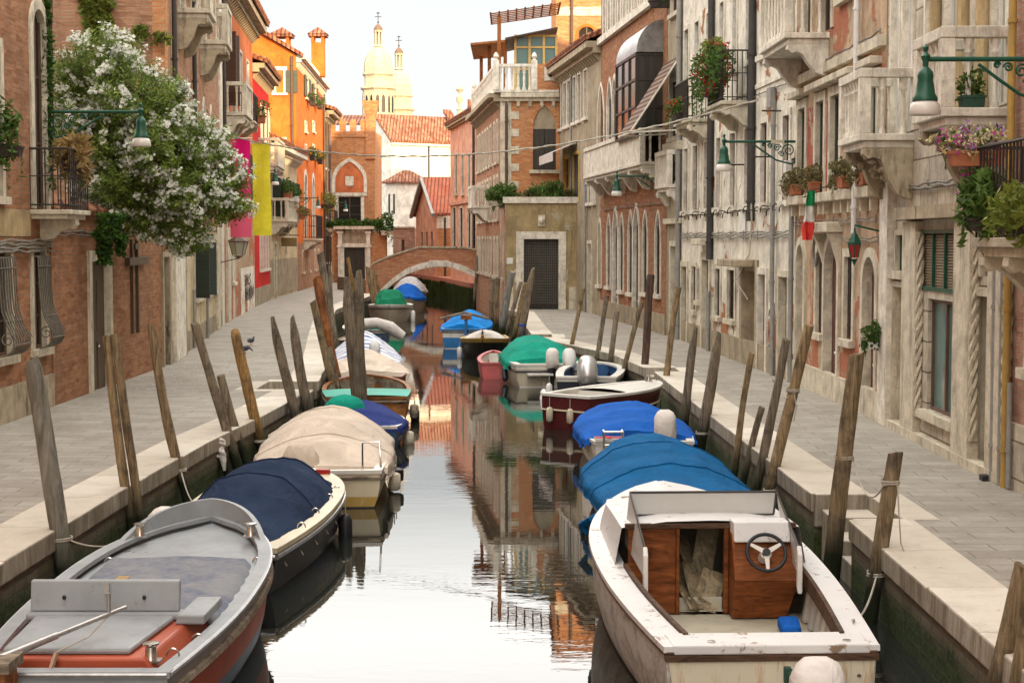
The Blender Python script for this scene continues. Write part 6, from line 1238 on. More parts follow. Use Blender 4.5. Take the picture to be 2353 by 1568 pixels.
MB().hexa([b.P(x, y, z) for z in (.46, .5) for x, y in ((.2, -.7), (.9, -.72), (.9, -.3), (.2, -.2))]).build('green_cloth', M['tarp_green'], b.t)
b = Boat('motorboat', 'blue and white motorboat with green cover and rumpled white motor cloth', (-4.75, 53.3), (-5.2, 57.6), 1.6, .5, .6, .8, 2.4, .4, .25); b.hull([M['gel_white'], M['hull_blue']], (0, 1, 1, 1, 1)); b.rim(M['gel_white'], .12); b.cover(M['tarp_green'], [(.10, .10), (.4, .14), (.95, .05)], 0, .03, 2, .02, .1, seed=13); outboard(b, -.2, .35, .7, M['tarp_white'], 1.25, 0, 'cloth_cover')
mb = MB(); c = [b.P(-.1, .7, .85), b.P(-.2, .2, .72), b.P(-.2, -.3, .78), b.P(-.1, -.75, .62), b.P(0, -1.15, .32)]; mb.tube(c, [.16, .2, .17, .2, .16], 10); mb.build('rumpled_cloth', M['tarp_white'], b.t, 60)
b = Boat('motorboat', 'beige boat seen bow-on with crinkled green sheet over its cabin', (-5.35, 72.6), (-5.2, 68.6), 1.9, .62, .72, .8, 3.2, .5, .25); b.hull([M['gel_white'], M['hull_beige'], M['hull_navy']], (0, 1, 1, 1, 1)); b.rim(M['gel_white'], .16); b.rail(M['hull_navy'], .12, .02); b.deck(M['gel_white'], .5, .98, .05, .1); b.cover(M['tarp_bluegreen'], [(.2, .4), (.3, .62), (.65, .62), (.78, .25)], 0, .05, 5, .05, .34, seed=15); fender('cream fender on the beige bow-on boat', b, 2.9, .98, .6, .55, .11)
b = Boat('covered_boat', 'cream boat with bright blue cover moored just before the bridge', (-5.35, 81.8), (-4.95, 77.6), 1.75, .6, .7, .8, 2.6, .45, .25); b.hull([M['hull_beige']]); b.rim(M['hull_sea'], .06); b.cover(M['tarp_blue'], [(.05, .3), (.3, .65), (.7, .7), (.97, .05)], .04, .12, 2, .02, seed=17)
b = Boat('covered_boat', 'boat with pale grey cover half in the shade under the bridge', (-5.8, 92.6), (-5.55, 88.2), 1.85, .6, .7, .8, 2.6, .45, .25); b.hull([M['hull_beige']]); b.rim(M['gel_white'], .06); b.cover(M['tarp_grey'], [(.05, .3), (.3, .75), (.7, .8), (.97, .05)], .04, .08, 2.2, .02, seed=19)
b = Boat('motorboat', 'farthest white boat with dark blue trim beyond the bridge', (-6.3, 101), (-5.9, 96.5), 1.7, .7, .85, .8, 2.6, .45, .25); b.hull([M['gel_white'], M['hull_navy']], (0, 1, 0, 0, 0)); b.rim(M['gel_white'], .1); b.deck(M['gel_white'], .3, .98, .25)
# --- right bank
b = Boat('cabin_boat', 'worn white cabin boat with mahogany bulkhead, steering wheel and plastic windscreen', (1.84, 11.35), (1.60, 17.5), 1.95, .60, .86, .77, 2.3, .5, .35, .25)
WT = N('rusty_white_transom'); v = WT.co('Object'); s1 = WT.noise(WT.co('Object', (6, 6, .8)), 1.6, 6, .75); a1 = WT.noise(v, 5, 7, .75)
WT.out(WT.mix(WT.math('MULTIPLY', WT.ramp(s1, [(.52, 0.), (.66, 1.)]), .85), WT.mix(a1, (.60, .54, .40), (.68, .63, .50)), (.42, .22, .05)), .4, WT.bump(a1, .2, .01))
SIDE = N('scuffed_white_side'); v = SIDE.co('Object'); s1 = SIDE.noise(SIDE.co('Object', (2, 2, 3)), 2.0, 9, .8, .4); SIDE.out(SIDE.mix(SIDE.ramp(s1, [(.46, 0.), (.60, 1.)]), (.56, .55, .52), (.30, .27, .24)), .55, SIDE.bump(s1, .4, .015))
PEEL = N('flaking_white_paint'); v = PEEL.co('Object'); s1 = PEEL.noise(v, 7, 9, .75, .3); PEEL.out(PEEL.mix(PEEL.ramp(s1, [(.59, 0.), (.62, 1.)]), PEEL.mix(PEEL.noise(v, 2, 4), (.56, .56, .56), (.74, .73, .71)), (.26, .19, .13)), .45, PEEL.bump(s1, .4, .01))
h = b.hull([SIDE.m, M['hull_black']], (0, 0, 0, 0, 1))
w0 = b.w(0); MB().hexa([b.P(x, y * k_, z) for z, k_ in ((-.15, .84), (.545, .985)) for x, y in ((-.03, -w0), (-.004, -w0), (-.004, w0), (-.03, w0))]).build('transom_board', WT.m, b.t)
b.rim(PEEL.m, .22, .03, .0, 1, 'side_deck'); b.rail(M['wood_brown'], .015, .016)
MB().hexa([b.P(x, y, z) for z in (.575, .645) for x, y in ((-.03, -.70), (.34, -.72), (.34, .72), (-.03, .70))]).build('aft_deck', PEEL.m, b.t, bevel=.012); MB().hexa([b.P(x, y, z) for z in (.53, .572) for x, y in ((-.045, -.76), (.02, -.76), (.02, .76), (-.045, .76))]).build('transom_edge', M['wood_brown'], b.t)
xb = 2.72; tb = xb / b.L       # bulkhead
inn = m_paint('dirty_cream_interior', (.46, .42, .32), .6, .8, (.25, .21, .15), 7); fl = b.floor(inn, .22, .055, tb + .002, 'cockpit_floor', (0,))
for i in range(7):       # frames on the starboard side, worn bare
    x = .75 + i * .27; t = x / b.L; w = b.w(t) * .93 - .035; MB().hexa([b.P(x + a, -w * k_, z) for z, k_ in ((.24, .90), (b.g(t) - .03, .985)) for a, k2 in ((-.05, 1), (.05, 1))] * 0 + [b.P(x + a, -(w * k_ - e), z) for z, k_ in ((.23, .925), (b.g(t) - .06, .995)) for a, e in ((-.05, .0), (.05, .0), (.05, .05), (-.05, .05))]).build('rib', m_paint('worn_white_rib_%d' % i, (.55, .53, .48), .6, .7, (.28, .24, .19), 9) if i == 0 else bpy.data.materials['worn_white_rib_0'], fl, bevel=.008)
mb = MB()
for sg in (1, -1):
    rings = []
    for i in range(14):
        x = .28 + (xb - .1 - .28) * i / 13; t = x / b.L; w = b.w(t) - .23; g = b.g(t) + .03; rings.append([b.P(x, sg * w, g - .10), b.P(x, sg * (w + .035), g - .10), b.P(x, sg * (w + .035), g + .03), b.P(x, sg * w, g + .03)])
    mb.loft(rings)
mb.build('coaming', M['wood_brown'], b.t, 40)
mb = MB(); wq = b.w(tb); rings = []
for z, e in ((.22, .16), (.70, .05)): pass
def panel(y0, y1, z0, z1, x, th, name, mat, par): return MB().hexa([b.P(x + a, y, z) for z in (z0, z1) for a, y in ((0, y0), (th, y0), (th, y1), (0, y1))]).build(name, mat, par, bevel=.006)
bk = panel(.30, .72, .23, 1.00, xb, .03, 'bulkhead', M['varnish'], b.t); panel(-.12, -.16, .23, .99, xb - .02, .06, 'door_post', M['varnish'], bk); panel(.27, .30, .23, .99, xb - .02, .06, 'door_post', M['varnish'], bk)
panel(-.75, .75, .985, 1.03, xb - .03, .05, 'roof_beam', M['wood_brown'], bk)
cs = MB().hexa([b.P(x, y, z) for z, e in ((.23, .14), (.58, 0), ) for x, y in ((xb - .34 + e, -.72 + e * .6), (xb + .02, -.72 + e * .6), (xb + .02, -.161), (xb - .34 + e, -.161))]).build('console', M['varnish'], b.t, bevel=.01)
MB().hexa([b.P(x, y, z) for z, e in ((.582, 0), (.96, .2)) for x, y in ((xb - .34 + e, -.72), (xb + .02, -.72), (xb + .02, -.161), (xb - .34 + e, -.161))]).build('dashboard', M['varnish'], cs, bevel=.008)
MB().hexa([b.P(x, y, z) for z, e in ((.90, 0), (1.07, .05)) for x, y in ((xb - .24 + e, -.66), (xb + .03, -.66), (xb + .03, -.17), (xb - .24 + e, -.17))]).build('instrument_box', PEEL.m, cs, bevel=.012)
ax = (b.d * -.85 + Vector((0, 0, .53))).normalized(); u_ = b.nn; v_ = ax.cross(u_); c = b.P(xb - .38, -.42, .84)
MB().tube([c + (u_ * math.cos(a) + v_ * math.sin(a)) * .165 for a in [2 * math.pi * k / 32 for k in range(33)]], .016, 8, caps=False).build('steering_wheel', M['black'], cs, 60)
sw = MB()
for k in range(3): a = 2 * math.pi * k / 3 + math.pi / 2; q = u_ * math.cos(a) + v_ * math.sin(a); pq = ax.cross(q) * .016; sw.hexa([c + q * r_ + pq * s_ * e + ax * z for z in (-.004, .004) for r_, s_, e in ((.02, -1, 1.4), (.16, -1, .8), (.16, 1, .8), (.02, 1, 1.4))])
sw.tube([c - ax * .14, c - ax * .02], .05, 14); sw.build('wheel_spoke', M['gel_white'], cs, 40); MB().tube([c - ax * .02, c + ax * .018], .034, 14).build('wheel_hub', M['black'], cs, 40)
mb = MB(); a = b.P(xb - .42, -.70, .62); mb.tube([a, a + Vector((-.03, -.03, .15))], .009, 6); mb.lathe([(0, -.02), (.02, 0), (0, .02)], a + Vector((-.03, -.03, .16)), 8); mb.build('throttle_lever', M['chrome'], cs, 50)
# cabin inside, cabin top and windscreen
cb = MB(); cb.hexa([b.P(x, y, z) for z in (.24, .25) for x, y in ((xb + .03, -.62), (xb + 1.7, -.5), (xb + 1.7, .5), (xb + .03, .62))]); cb.quad(b.P(xb + 1.7, -.6, .24), b.P(xb + 1.7, .6, .24), b.P(xb + 1.7, .6, 1.0), b.P(xb + 1.7, -.6, 1.0)); cin = cb.build('cabin_lining', inn, b.t)
pb = m_wood('loose_boards', (.34, .27, .17), (.16, .12, .07), .5, .85, (6, 6, 1)); rr = random.Random(3)
for x, y, z, ry, rz, l, w_ in ((xb + .45, .05, .52, .75, .5, .8, .26), (xb + .5, -.02, .62, .8, -.3, .7, .2), (xb + .35, .16, .42, .6, .15, .6, .22), (xb + .3, 0, .36, .3, .2, .5, .3), (xb + .2, .08, .42, .9, .25, .45, .24), (xb + .16, -.02, .40, .8, -.5, .4, .22), (xb + .12, .18, .36, .7, .6, .34, .2), (xb + .5, .02, .30, .12, .9, .75, .3), (xb + .32, .12, .28, .1, -.6, .6, .28), (xb + .75, -.05, .34, .2, .3, .9, .34), (xb + .62, .2, .33, .15, -.2, .7, .26)):
    MB().box(-l / 2, l / 2, -w_ / 2, w_ / 2, -.01, .01, 0, Matrix.Translation(b.P(x, y, z)) @ Matrix.Rotation(rz + math.pi / 2, 4, 'Z') @ Matrix.Rotation(-ry, 4, 'Y') @ Matrix.Rotation(.5, 4, 'X')).build('loose_board', pb, cin)
panel(.28, -.12, .23, .36, xb + .06, .03, 'sill_board', inn, cin)
ct = MB(); rings = []
for i in range(9):
    x = xb - .02 + i * .36; t = x / b.L; w = min(.78, b.w(t) - .12); z0 = b.g(t) + .02; zt = 1.035 - .10 * (i / 8) ** 2 - (.12 * sm(5, 8, i)); rings.append([b.P(x, -w - .06, z0), b.P(x, -w, zt - .04), b.P(x, -w * .5, zt + .012), b.P(x, 0, zt + .02), b.P(x, w * .5, zt + .012), b.P(x, w, zt - .04), b.P(x, w + .06, z0)])
ct.loft(rings, False, False); ct.quad(rings[-1][1], rings[-1][5], rings[-1][6], rings[-1][0]); ctop = ct.build('cabin_top', PEEL.m, b.t, 35); b.deck(PEEL.m, .75, .985, .05, .05, .0, 'foredeck')
n = N('scratched_perspex'); n.b.inputs['Alpha'].default_value = .88; sv_ = n.noise(n.co('Object'), 3, 6, .7); PX = n.out(n.mix(sv_, (.46, .46, .44), (.64, .63, .60)), .3, None, 0, .5)
x0, x1 = xb + .42, xb + .62; zb_, zt_ = 1.03, 1.24; wsr = .64
A_, B_, C_, D_ = b.P(x0, -wsr, zb_), b.P(x0, wsr, zb_), b.P(x0 - .02, wsr + .02, zt_), b.P(x0 - .02, -wsr - .02, zt_); ws = MB(); th = b.d * .008; ws.hexa([A_, B_, B_ + th, A_ + th, D_, C_, C_ + th, D_ + th]); 
S = []
for sg in (1, -1):
    p0, p1 = b.P(x0, sg * wsr, zb_), b.P(x0 - .02, sg * (wsr + .02), zt_); p2, p3 = b.P(xb - .62, sg * (b.w((xb - .62) / b.L) - .30), b.g((xb - .6) / b.L) + .30), b.P(xb - .62, sg * (b.w((xb - .62) / b.L) - .30), b.g((xb - .6) / b.L) + .06); o_ = b.nn * sg * .008
    p0b = b.P(x0 - .1, sg * (wsr + .07), .80); ws.hexa([p0b, p3, p3 + o_, p0b + o_, p1, p2, p2 + o_, p1 + o_]); S.append((p1, p2, p3))
wsc = ws.build('windscreen', PX, b.t)
mb = MB(); mb.tube([S[0][1], S[0][0], S[1][0], S[1][1]], .012, 6); mb.tube([S[0][0], A_ if False else B_], .01, 6); mb.tube([S[1][0], A_], .01, 6); mb.tube([B_, A_], .01, 6); mb.build('windscreen_frame', M['pipe_dark'], wsc)
for p1, p2, p3 in S: e = b.d * -.06; MB().hexa([p3 - Vector((0, 0, .09)) - b.nn * .02, p3 + e - Vector((0, 0, .14)) - b.nn * .02, p3 + e - Vector((0, 0, .14)) + b.nn * .02, p3 - Vector((0, 0, .09)) + b.nn * .02, p2 - b.nn * .02 + Vector((0, 0, .02)), p2 + e - Vector((0, 0, .05)) - b.nn * .02, p2 + e - Vector((0, 0, .05)) + b.nn * .02, p2 + b.nn * .02 + Vector((0, 0, .02))]).build('end_plate', M['white_paint'], wsc, bevel=.008)
lp = MB(); lp.tube([b.P(-.035, -.13, .44), b.P(-.10, -.13, .44)], .035, 10); lp.box(-.05, 0, -.04, .04, -.06, .05, 0, Matrix.Translation(b.P(-.035, -.13, .44))); lp.build('stern_lamp', M['pot_green'], b.t, bevel=.006)
for y in (.42, -.55): MB().lathe([(.03, 0), (.03, .008), (0, .01)], b.P(.06, y, .646), 12).build('filler_cap', M['chrome'], b.t)
for y, z in ((.22, .36), (-.5, .18), (-.62, .42), (-.6, .3)): MB().lathe([(0, -.015), (.018, 0), (0, .015)], b.P(-.035, y, z), 8).build('bolt_head', M['pipe'], b.t)
MB().box(-.018, .018, -.17, .17, 0, .02, 0, Matrix.Translation(b.P(1.5, -.1, .235)) @ Matrix.Rotation(.25, 4, 'Z')).build('wood_stick', M['wood_boat'], fl)
mb = MB(); mb.hexa([b.P(x, y, z) for z in (.23, .34) for x, y in ((1.75, -.60), (2.15, -.66), (2.15, -.48), (1.75, -.44))]); mb.build('blue_cloth', M['tarp_blue'], fl, bevel=.03)
outboard(b, -.32, -.28, .04, M['tarp_white'], 1.15, 0, 'cloth_cover', tilt=.3); mb = MB(); mb.tube([b.P(xb - .6 - .2 * k, -(b.w((xb - .6 - .2 * k) / b.L) * .93 - .12), .62 - .02 * k + .03 * (k % 2)) for k in range(9)], .014, 5); mb.build('control_cable', M['black'], b.t)
# --- R2 .. right row
b = Boat('covered_boat', 'boat under a large petrol-blue hooped cover behind the cabin boat', (2.03, 18.25), (1.80, 23.0), 1.86, .40, .5, .84, 2.8, .48, .2); b.hull([M['gel_white'], M['hull_blue']], (0, 1, 1, 1, 1)); b.rim(M['gel_white'], .1); b.cover(M['tarp_teal'], [(.0, .02), (.16, .20), (.40, .36), (.58, .43), (.78, .38), (.92, .05)], .05, .14, 2.1, .016, seed=21, seams=(.34, .60)); fender('grey ball fender at the near corner of the petrol-blue cover', b, .35, .95, .38, .16, .1, 'wood_grey')
mb = MB(); mb.tube([b.P(.3, 1.04, .36), b.P(.2, 1.12, .3), b.P(.35, 1.2, .22), b.P(.3, 1.16, .12)], [.02, .05, .06, .02], 6); mb.build('loose_cloth_end', M['tarp_teal'], b.t, 60)
b = Boat('covered_boat', 'white boat with royal blue cover, wrapped outboard and red-striped stern ladder', (2.0, 24.4), (1.9, 28.4), 1.72, .42, .52, .86, 2.6, .45, .2); b.hull([M['gel_white'], M['gel_cream']], (0, 0, 1, 1, 0)); b.rim(M['gel_white'], .1); b.floor(M['hull_maroon'], .2, .02, .2); b.cover(M['tarp_blue'], [(.10, .12), (.2, .22), (.45, .30), (.75, .27), (.95, .05)], .05, .16, 2.3, .014, seed=23, folds=.03); outboard(b, -.12, -.30, .45, M['tarp_white'], 1.0, 0, 'cloth_cover', tilt=.1)
mb = MB()
for y in (.34, .62): mb.tube([b.P(-.02, y, .5), b.P(-.06, y, .64), b.P(-.14, y, .62), b.P(-.16, y, .1)], .017, 7)
for z in (.62, .42, .26, .12): mb.tube([b.P(-.15, .34, z), b.P(-.15, .62, z)], .016, 7)
mb.build('boarding_ladder', M['chrome'], b.t, 60); mb = MB(); mb.hexa([b.P(x, y, z) for z in (.43, .5) for x, y in ((-.02, .3), (.3, .3), (.3, .74), (-.02, .74))]); mb.build('stern_pad', M['white_paint'], b.t); mb = MB()
for x in (.06, .2): mb.hexa([b.P(x + a, y, z) for z in (.501, .506) for a, y in ((-.035, .3), (.035, .3), (.035, .74), (-.035, .74))])
mb.hexa([b.P(x, y, z) for z in (.507, .511) for x, y in ((-.02, .5), (.3, .5), (.3, .56), (-.02, .56))]); mb.build('red_stripe', M['petal_red'], b.t)
b = Boat('motorboat', 'maroon boat with white foredeck lying askew across the others', (.98, 29.7), (2.85, 31.9), 1.4, .62, .70, .8, 2.2, .45, .25); b.hull([M['hull_maroon'], M['gel_cream']], (0, 0, 0, 0, 0)); b.rim(M['gel_white'], .1); b.rail(M['gel_cream'], .26, .016); b.deck(M['gel_white'], .4, .985, .05, .06, .01); b.floor(M['gel_white'], .3, .04, .4, 'cockpit_floor'); fender('speckled fender, left one of two on the maroon hull', b, -.09, .30, .56, .28, .065, 'stone'); fender('speckled fender, right one of two on the maroon hull', b, -.09, -.18, .56, .28, .065, 'stone'); bollard(b, 2.55, -.05, .74)
b = Boat('motorboat', 'white and navy boat with a big silver outboard motor', (1.62, 35.3), (2.05, 39.3), 1.5, .48, .52, .86, 2.6, .45, .2); b.hull([M['gel_white'], M['hull_navy']], (0, 1, 1, 1, 1)); b.rim(M['gel_white'], .16); b.floor(M['hull_blue'], .2, .05, .9); outboard(b, -.2, -.05, .35, m_plain('silver_cowl', (.55, .55, .55), .28, .1, 5, .05, .6, .5), 1.35, .2, 'cowl', tilt=.45); fender('long white fender standing at the navy boat quarter', b, .1, .82, .5, .5, .075); fender('white fender lying tilted off the navy boat', b, .3, .95, .34, .42, .08, 'white_paint', -.35)
b = Boat('motorboat', 'white motorboat with sea-green tarpaulin and two pale wrapped motors', (.85, 38.4), (.42, 43.0), 1.75, .52, .62, .86, 2.4, .45, .25); b.hull([M['gel_white'], M['hull_beige']], (0, 1, 1, 1, 0)); b.rim(M['gel_white'], .14); b.rail(M['hull_navy'], .14, .022); b.floor(M['gel_white'], .25, .03, .3); b.cover(M['tarp_green'], [(.16, .08), (.24, .26), (.36, .42), (.78, .42), (.93, .18)], .04, .16, 3.2, .016, seed=27, folds=.05); outboard(b, -.05, -.1, .48, M['tarp_white'], .92, 0, 'cloth_cover', tilt=.1); outboard(b, -.02, -.52, .46, M['white_paint'], 1.0, 0, 'cowl', tilt=.5); fender('navy fender slanting on the white hull under the green tarpaulin', b, 1.5, .90, .5, .3, .075, 'hull_navy', -.25); MB().hexa([b.P(x, y, z) for z in (.3, .34) for x, y in ((-.28, -.1), (.0, -.1), (.0, .5), (-.28, .5))]).build('swim_step', M['gel_white'], b.t)
b = Boat('dinghy', 'faded red dinghy squeezed left of the green-covered boat', (-.42, 40.7), (-.5, 43.6), .85, .38, .5, .8, 2.0, .4, .2); b.hull([M['hull_pink']]); b.rim(M['hull_pink'], .08); b.floor(M['gel_white'], .12, .05, .9)
b = Boat('wooden_boat', 'black and ochre boat with white foredeck, bow towards us', (-.80, 51.2), (-.86, 47.0), 1.45, .46, .62, .8, 2.0, .5, .3); b.hull([M['hull_gold'], M['hull_black']], (0, 1, 1, 1, 1)); b.rim(M['hull_gold'], .08); b.deck(M['tarp_white'], .3, .98, .26, .06); fender('white fender left of the black and ochre bow', b, 3.0, -.72, .45, .35, .08)
b = Boat('wooden_boat', 'bright blue boat with sky-blue cover and wooden rudder head', (-1.62, 52.0), (-1.35, 57.8), 1.6, .60, .72, .76, 2.2, .45, .3); b.hull([M['hull_sea'], M['gel_white']], (0, 1, 0, 0, 1)); b.rim(M['hull_sea'], .08); b.rail(M['wood_grey'], .05, .025); b.cover(M['tarp_sky'], [(.1, .12), (.3, .34), (.6, .42), (.97, .05)], .02, .06, 1.5, .02, seed=31); r_ = MB().hexa([b.P(x, y, z) for z in (-.2, .95) for x, y in ((-.3, -.2), (-.02, -.2), (-.02, -.12), (-.3, -.12))]).build('rudder', M['hull_sea'], b.t); MB().hexa([b.P(x, y, z) for z in (.951, 1.1) for x, y in ((-.34, -.32), (.0, -.32), (.0, .0), (-.34, .0))]).build('rudder_head', M['wood_boat'], r_)
mb = MB(); mb.tube([b.P(1.4, .8, .9), b.P(1.4, 0, 1.1), b.P(1.4, -.8, .9)], .05, 6); mb.build('cover_pole', M['wood_grey'], b.t)
# ------------------------------------------------------------------ mooring posts
def edge_x(E_, Y, side):
    best = None
    for (x0, y0), (x1, y1) in zip(E_, E_[1:]):
        if y1 > y0 and y0 <= Y <= y1:
            x = x0 + (x1 - x0) * (Y - y0) / (y1 - y0)
            if best is None or (x > best if side > 0 else x < best): best = x
    return best if best is not None else E_[-1][0]
M['post'] = m_wood('weathered_post_wood', (.39, .28, .15), (.055, .042, .03), 1.2, .85, (11, 11, .8), True); M['post_grey'] = m_wood('grey_post_wood', (.30, .24, .165), (.06, .05, .04), 1.2, .88, (11, 11, .7), True)
M['post_smooth'] = m_wood('smooth_grey_post', (.26, .255, .215), (.16, .15, .12), .35, .75, (4, 4, .5), True); M['post_gold'] = m_wood('honey_post_wood', (.50, .28, .08), (.10, .06, .03), 1, .8, (11, 11, .9), True); M['post_red'] = m_wood('red_brown_post', (.10, .04, .03), (.04, .02, .015), .8, .7, (8, 8, .8), True); M['post_rust'] = m_wood('rusty_steel', (.42, .13, .025), (.12, .035, .01), .5, .8, (3, 3, 1.2), True)
LEp = [p for p in LE if p not in ((-4.85, 30.2), (-4.85, 32.0))]; REp = [p for p in RE if p not in ((3.95, 16.1), (3.95, 17.75), (3.6, 34.3), (3.6, 35.5), (1.2, 46.4), (1.2, 48.0))]
POSTS = {}
def post(label, xt, yt, xb, yb, wpx, mat='post', tip='flat', E_=None, off=.16, side=1, Y=None, split=False, group='mooring posts along the canal', seed=None):
    rnd = random.Random(int(xt * 7 + yt)); E_ = LEp if side > 0 else REp
    if Y is None:
        k = (xb - 1176) / F; Y = 20.0
        for _ in range(60): Y = .5 * Y + .5 * ((edge_x(E_, Y, side) + side * off) / k)
    base = ony(xb, yb, Y); top = ony(xt, yt, Y - .05); d = top - base; base = base - d * ((base.z + .5) / d.z); L = (top - base).length; r = wpx / 2 * Y / F
    t = thing('mooring_post', label, 'mooring post', (base.x, base.y, 0), group)
    def shaft(off_, r0, top_, nm, mt, s0):
        mb = MB(); rings = []; n = 12; ax = (top_ - base).normalized(); a = ax.orthogonal().normalized(); b_ = ax.cross(a); K = 26; c1, c2 = rnd.uniform(-1, 1), rnd.uniform(-1, 1)
        for i in range(K + 1):
            q = i / K; c = base.lerp(top_, q) + off_ + (a * c1 + b_ * c2) * .022 * math.sin(q * 4.5 + c1 * 3) * L * .5; rr = r0 * (1.10 - .18 * q)
            if tip == 'point' and q > .86: rr *= 1 - .55 * ((q - .86) / .14)
            if tip == 'round' and q > .95: rr *= 1 - .3 * ((q - .95) / .05) ** 2
            rings.append([c + (a * math.cos(2 * math.pi * k / n) + b_ * math.sin(2 * math.pi * k / n)) * rr * (1 + .16 * noise.noise((math.cos(2 * math.pi * k / n) * 1.3 + s0, math.sin(2 * math.pi * k / n) * 1.3, q * L * 1.5)) + .05 * noise.noise((k * 3.1, s0, q * L * 6))) for k in range(n)])
        # skewed cut at the top
        for k in range(n): rings[-1][k] = rings[-1][k] + ax * (rnd.uniform(-.15, .15) * r0 + math.cos(2 * math.pi * k / n + s0) * r0 * .25)
        mb.loft(rings); return mb.build(nm, M[mt], t, 60)
    if split:
        sx = Vector((r * .55, 0, 0)); shaft(-sx, r * .58, top, 'shaft', mat, xt * .01); shaft(sx, r * .55, top + Vector((0, 0, .02)), 'split_half', mat, xt * .013 + 5)
    else: shaft(Vector(), r, top, 'shaft', mat, xt * .01)
    POSTS[label] = (t, base, top, r); return t, base, top, r
Lp = lambda *a, **k: post(*a, side=1, **k); Rp = lambda *a, **k: post(*a, side=-1, **k)
Lp('smooth grey mooring post, thickest and nearest on the left', 74, 826, 155, 1330, 44, mat='post_smooth', tip='round')
Lp('split-topped tan mooring post beside the worn plank door', 254, 772, 316, 1232, 37, split=True)
Lp('slim tan post right of the split post on the left quay', 345, 745, 432, 1160, 22, tip='round')
Lp('dark brown leaning post left of the short one', 448, 742, 548, 1078, 22, mat='post_grey')
Lp('short brown post between two taller leaning ones on the left', 508, 862, 570, 1078, 20, mat='post_grey')
Lp('honey-yellow freshly cut post on the left quay', 540, 757, 605, 1050, 24, mat='post_gold', tip='round')
Lp('grey-brown pencil-tipped post, left of a pair near the landing steps', 630, 728, 674, 952, 23, mat='post_grey', tip='point')
Lp('grey-brown pencil-tipped post, right of a pair near the landing steps', 672, 726, 706, 945, 23, mat='post_grey', tip='point')
t_, b_, top_, r_ = Lp('rotten stump wrapped in whitish rag', 498, 1018, 528, 1095, 20)
mb = MB(); rr = random.Random(4)
for k in range(5): mb.tube([top_ + Vector((rr.uniform(-.05, .05), -.05, .05 - .05 * k)) + Vector((.09 * math.cos(q), -.02 + .08 * math.sin(q), rr.uniform(-.03, .03))) for q in [2 * math.pi * j / 9 for j in range(10)]], rr.uniform(.02, .035), 6)
mb.tube([top_ + Vector((.07, -.07, -.05)), top_ + Vector((.1, -.08, -.22)), top_ + Vector((.12, -.08, -.38))], [.04, .05, .02], 7); mb.build('rag', M['tarp_white'], t_, 60)
Lp('bleached post leaning with the rusty steel pile', 718, 692, 778, 930, 18, mat='post', Y=33.6); Lp('rusty orange steel pile with torn top', 730, 636, 770, 860, 24, mat='post_rust', tip='flat', Y=34.4); Lp('dark timber pile under the rusty steel one', 752, 800, 782, 935, 26, mat='post_grey', Y=33.9)
Lp('tall grey leaning post behind the rusty pile', 734, 582, 772, 790, 18, mat='post_grey', Y=45.0); Lp('thick grey twin pile, left and shorter of two standing in the water', 797, 640, 826, 945, 30, mat='post_grey', tip='point', Y=29.75); Lp('thick grey twin pile, right and taller of two standing in the water', 823, 622, 832, 965, 30, mat='post_grey', tip='point', Y=29.85)
Lp('thin crooked post left of the twin piles', 757, 610, 768, 760, 9, mat='post_grey', Y=50); Lp('pale orange pole right behind the twin piles', 800, 592, 817, 700, 9, mat='post_gold', Y=62)
for i, (x, w_, lb) in enumerate(((842, 'olive pole, first of four crowded by the left foot of the bridge', 0), (848, 'olive pole, second of four crowded by the left foot of the bridge', 0), (853, 'olive pole, third of four crowded by the left foot of the bridge', 0), (861, 'olive pole, rightmost of four crowded by the left foot of the bridge', 0))): Lp(w_, x, 613 + 2 * i, x + 14, 696, 7, mat='post', Y=73 + i * .4)
Rp('grey pole standing against the right end of the bridge', 1096, 588, 1091, 690, 8, mat='post_grey', Y=82.5)
Rp('dark brown pile beside the gate house corner, left of two', 1133, 640, 1128, 735, 12, mat='post_grey', Y=61); Rp('reddish brown pile beside the gate house corner, right of two', 1144, 638, 1140, 740, 12, mat='post', Y=60)
Rp('smooth grey pile leaning right in front of the gate house', 1178, 624, 1150, 765, 16, mat='post_smooth', Y=56.5); Rp('thin brown post leaning before the gate house door', 1196, 648, 1164, 768, 9, mat='post_grey', Y=54.5); Rp('stout brown post left of the pointed one at the dark gate', 1208, 650, 1178, 780, 11, mat='post', Y=52.2); Rp('pointed grey pile before the dark gate, tied with blue rope', 1226, 617, 1192, 785, 17, mat='post_grey', tip='point', Y=51.0)
Rp('skinny post leaning before the grey house corner', 1340, 662, 1306, 828, 10, off=.12, Y=43.2); Rp('slim grey-brown post before the white lancet doors', 1396, 680, 1362, 862, 11, off=.12, mat='post_grey', Y=40.8); Rp('knotty post before the second brick palace door', 1417, 716, 1396, 872, 13, off=.12, mat='post_grey', Y=39.4)
Rp('thin pale post leaning hard right before the brick palace', 1476, 694, 1416, 905, 12, off=.12, Y=37.4); Rp('tall smooth dark red post before the brick palace', 1498, 632, 1472, 908, 18, mat='post_red', Y=36.3); Rp('pale tan post beside the dark red one', 1560, 660, 1521, 925, 15, Y=33.3)
Rp('grey pencil-tipped post, left of a pair before the white house', 1602, 752, 1571, 955, 20, mat='post_grey', tip='point'); Rp('grey pencil-tipped post, right of a pair before the white house', 1652, 764, 1612, 1000, 25, mat='post_grey', tip='point'); Rp('thin brown post before the deep blocked portal', 1729, 810, 1688, 1070, 15)
Rp('short bent branch-like post between taller ones on the right', 1752, 936, 1706, 1112, 16, mat='post_grey'); Rp('knotty post tied to its neighbour by a pale cord', 1805, 780, 1738, 1120, 21, mat='post_grey'); tq = Rp('tan flaking post tied with pale cord before the pink house', 1857, 746, 1764, 1148, 25)
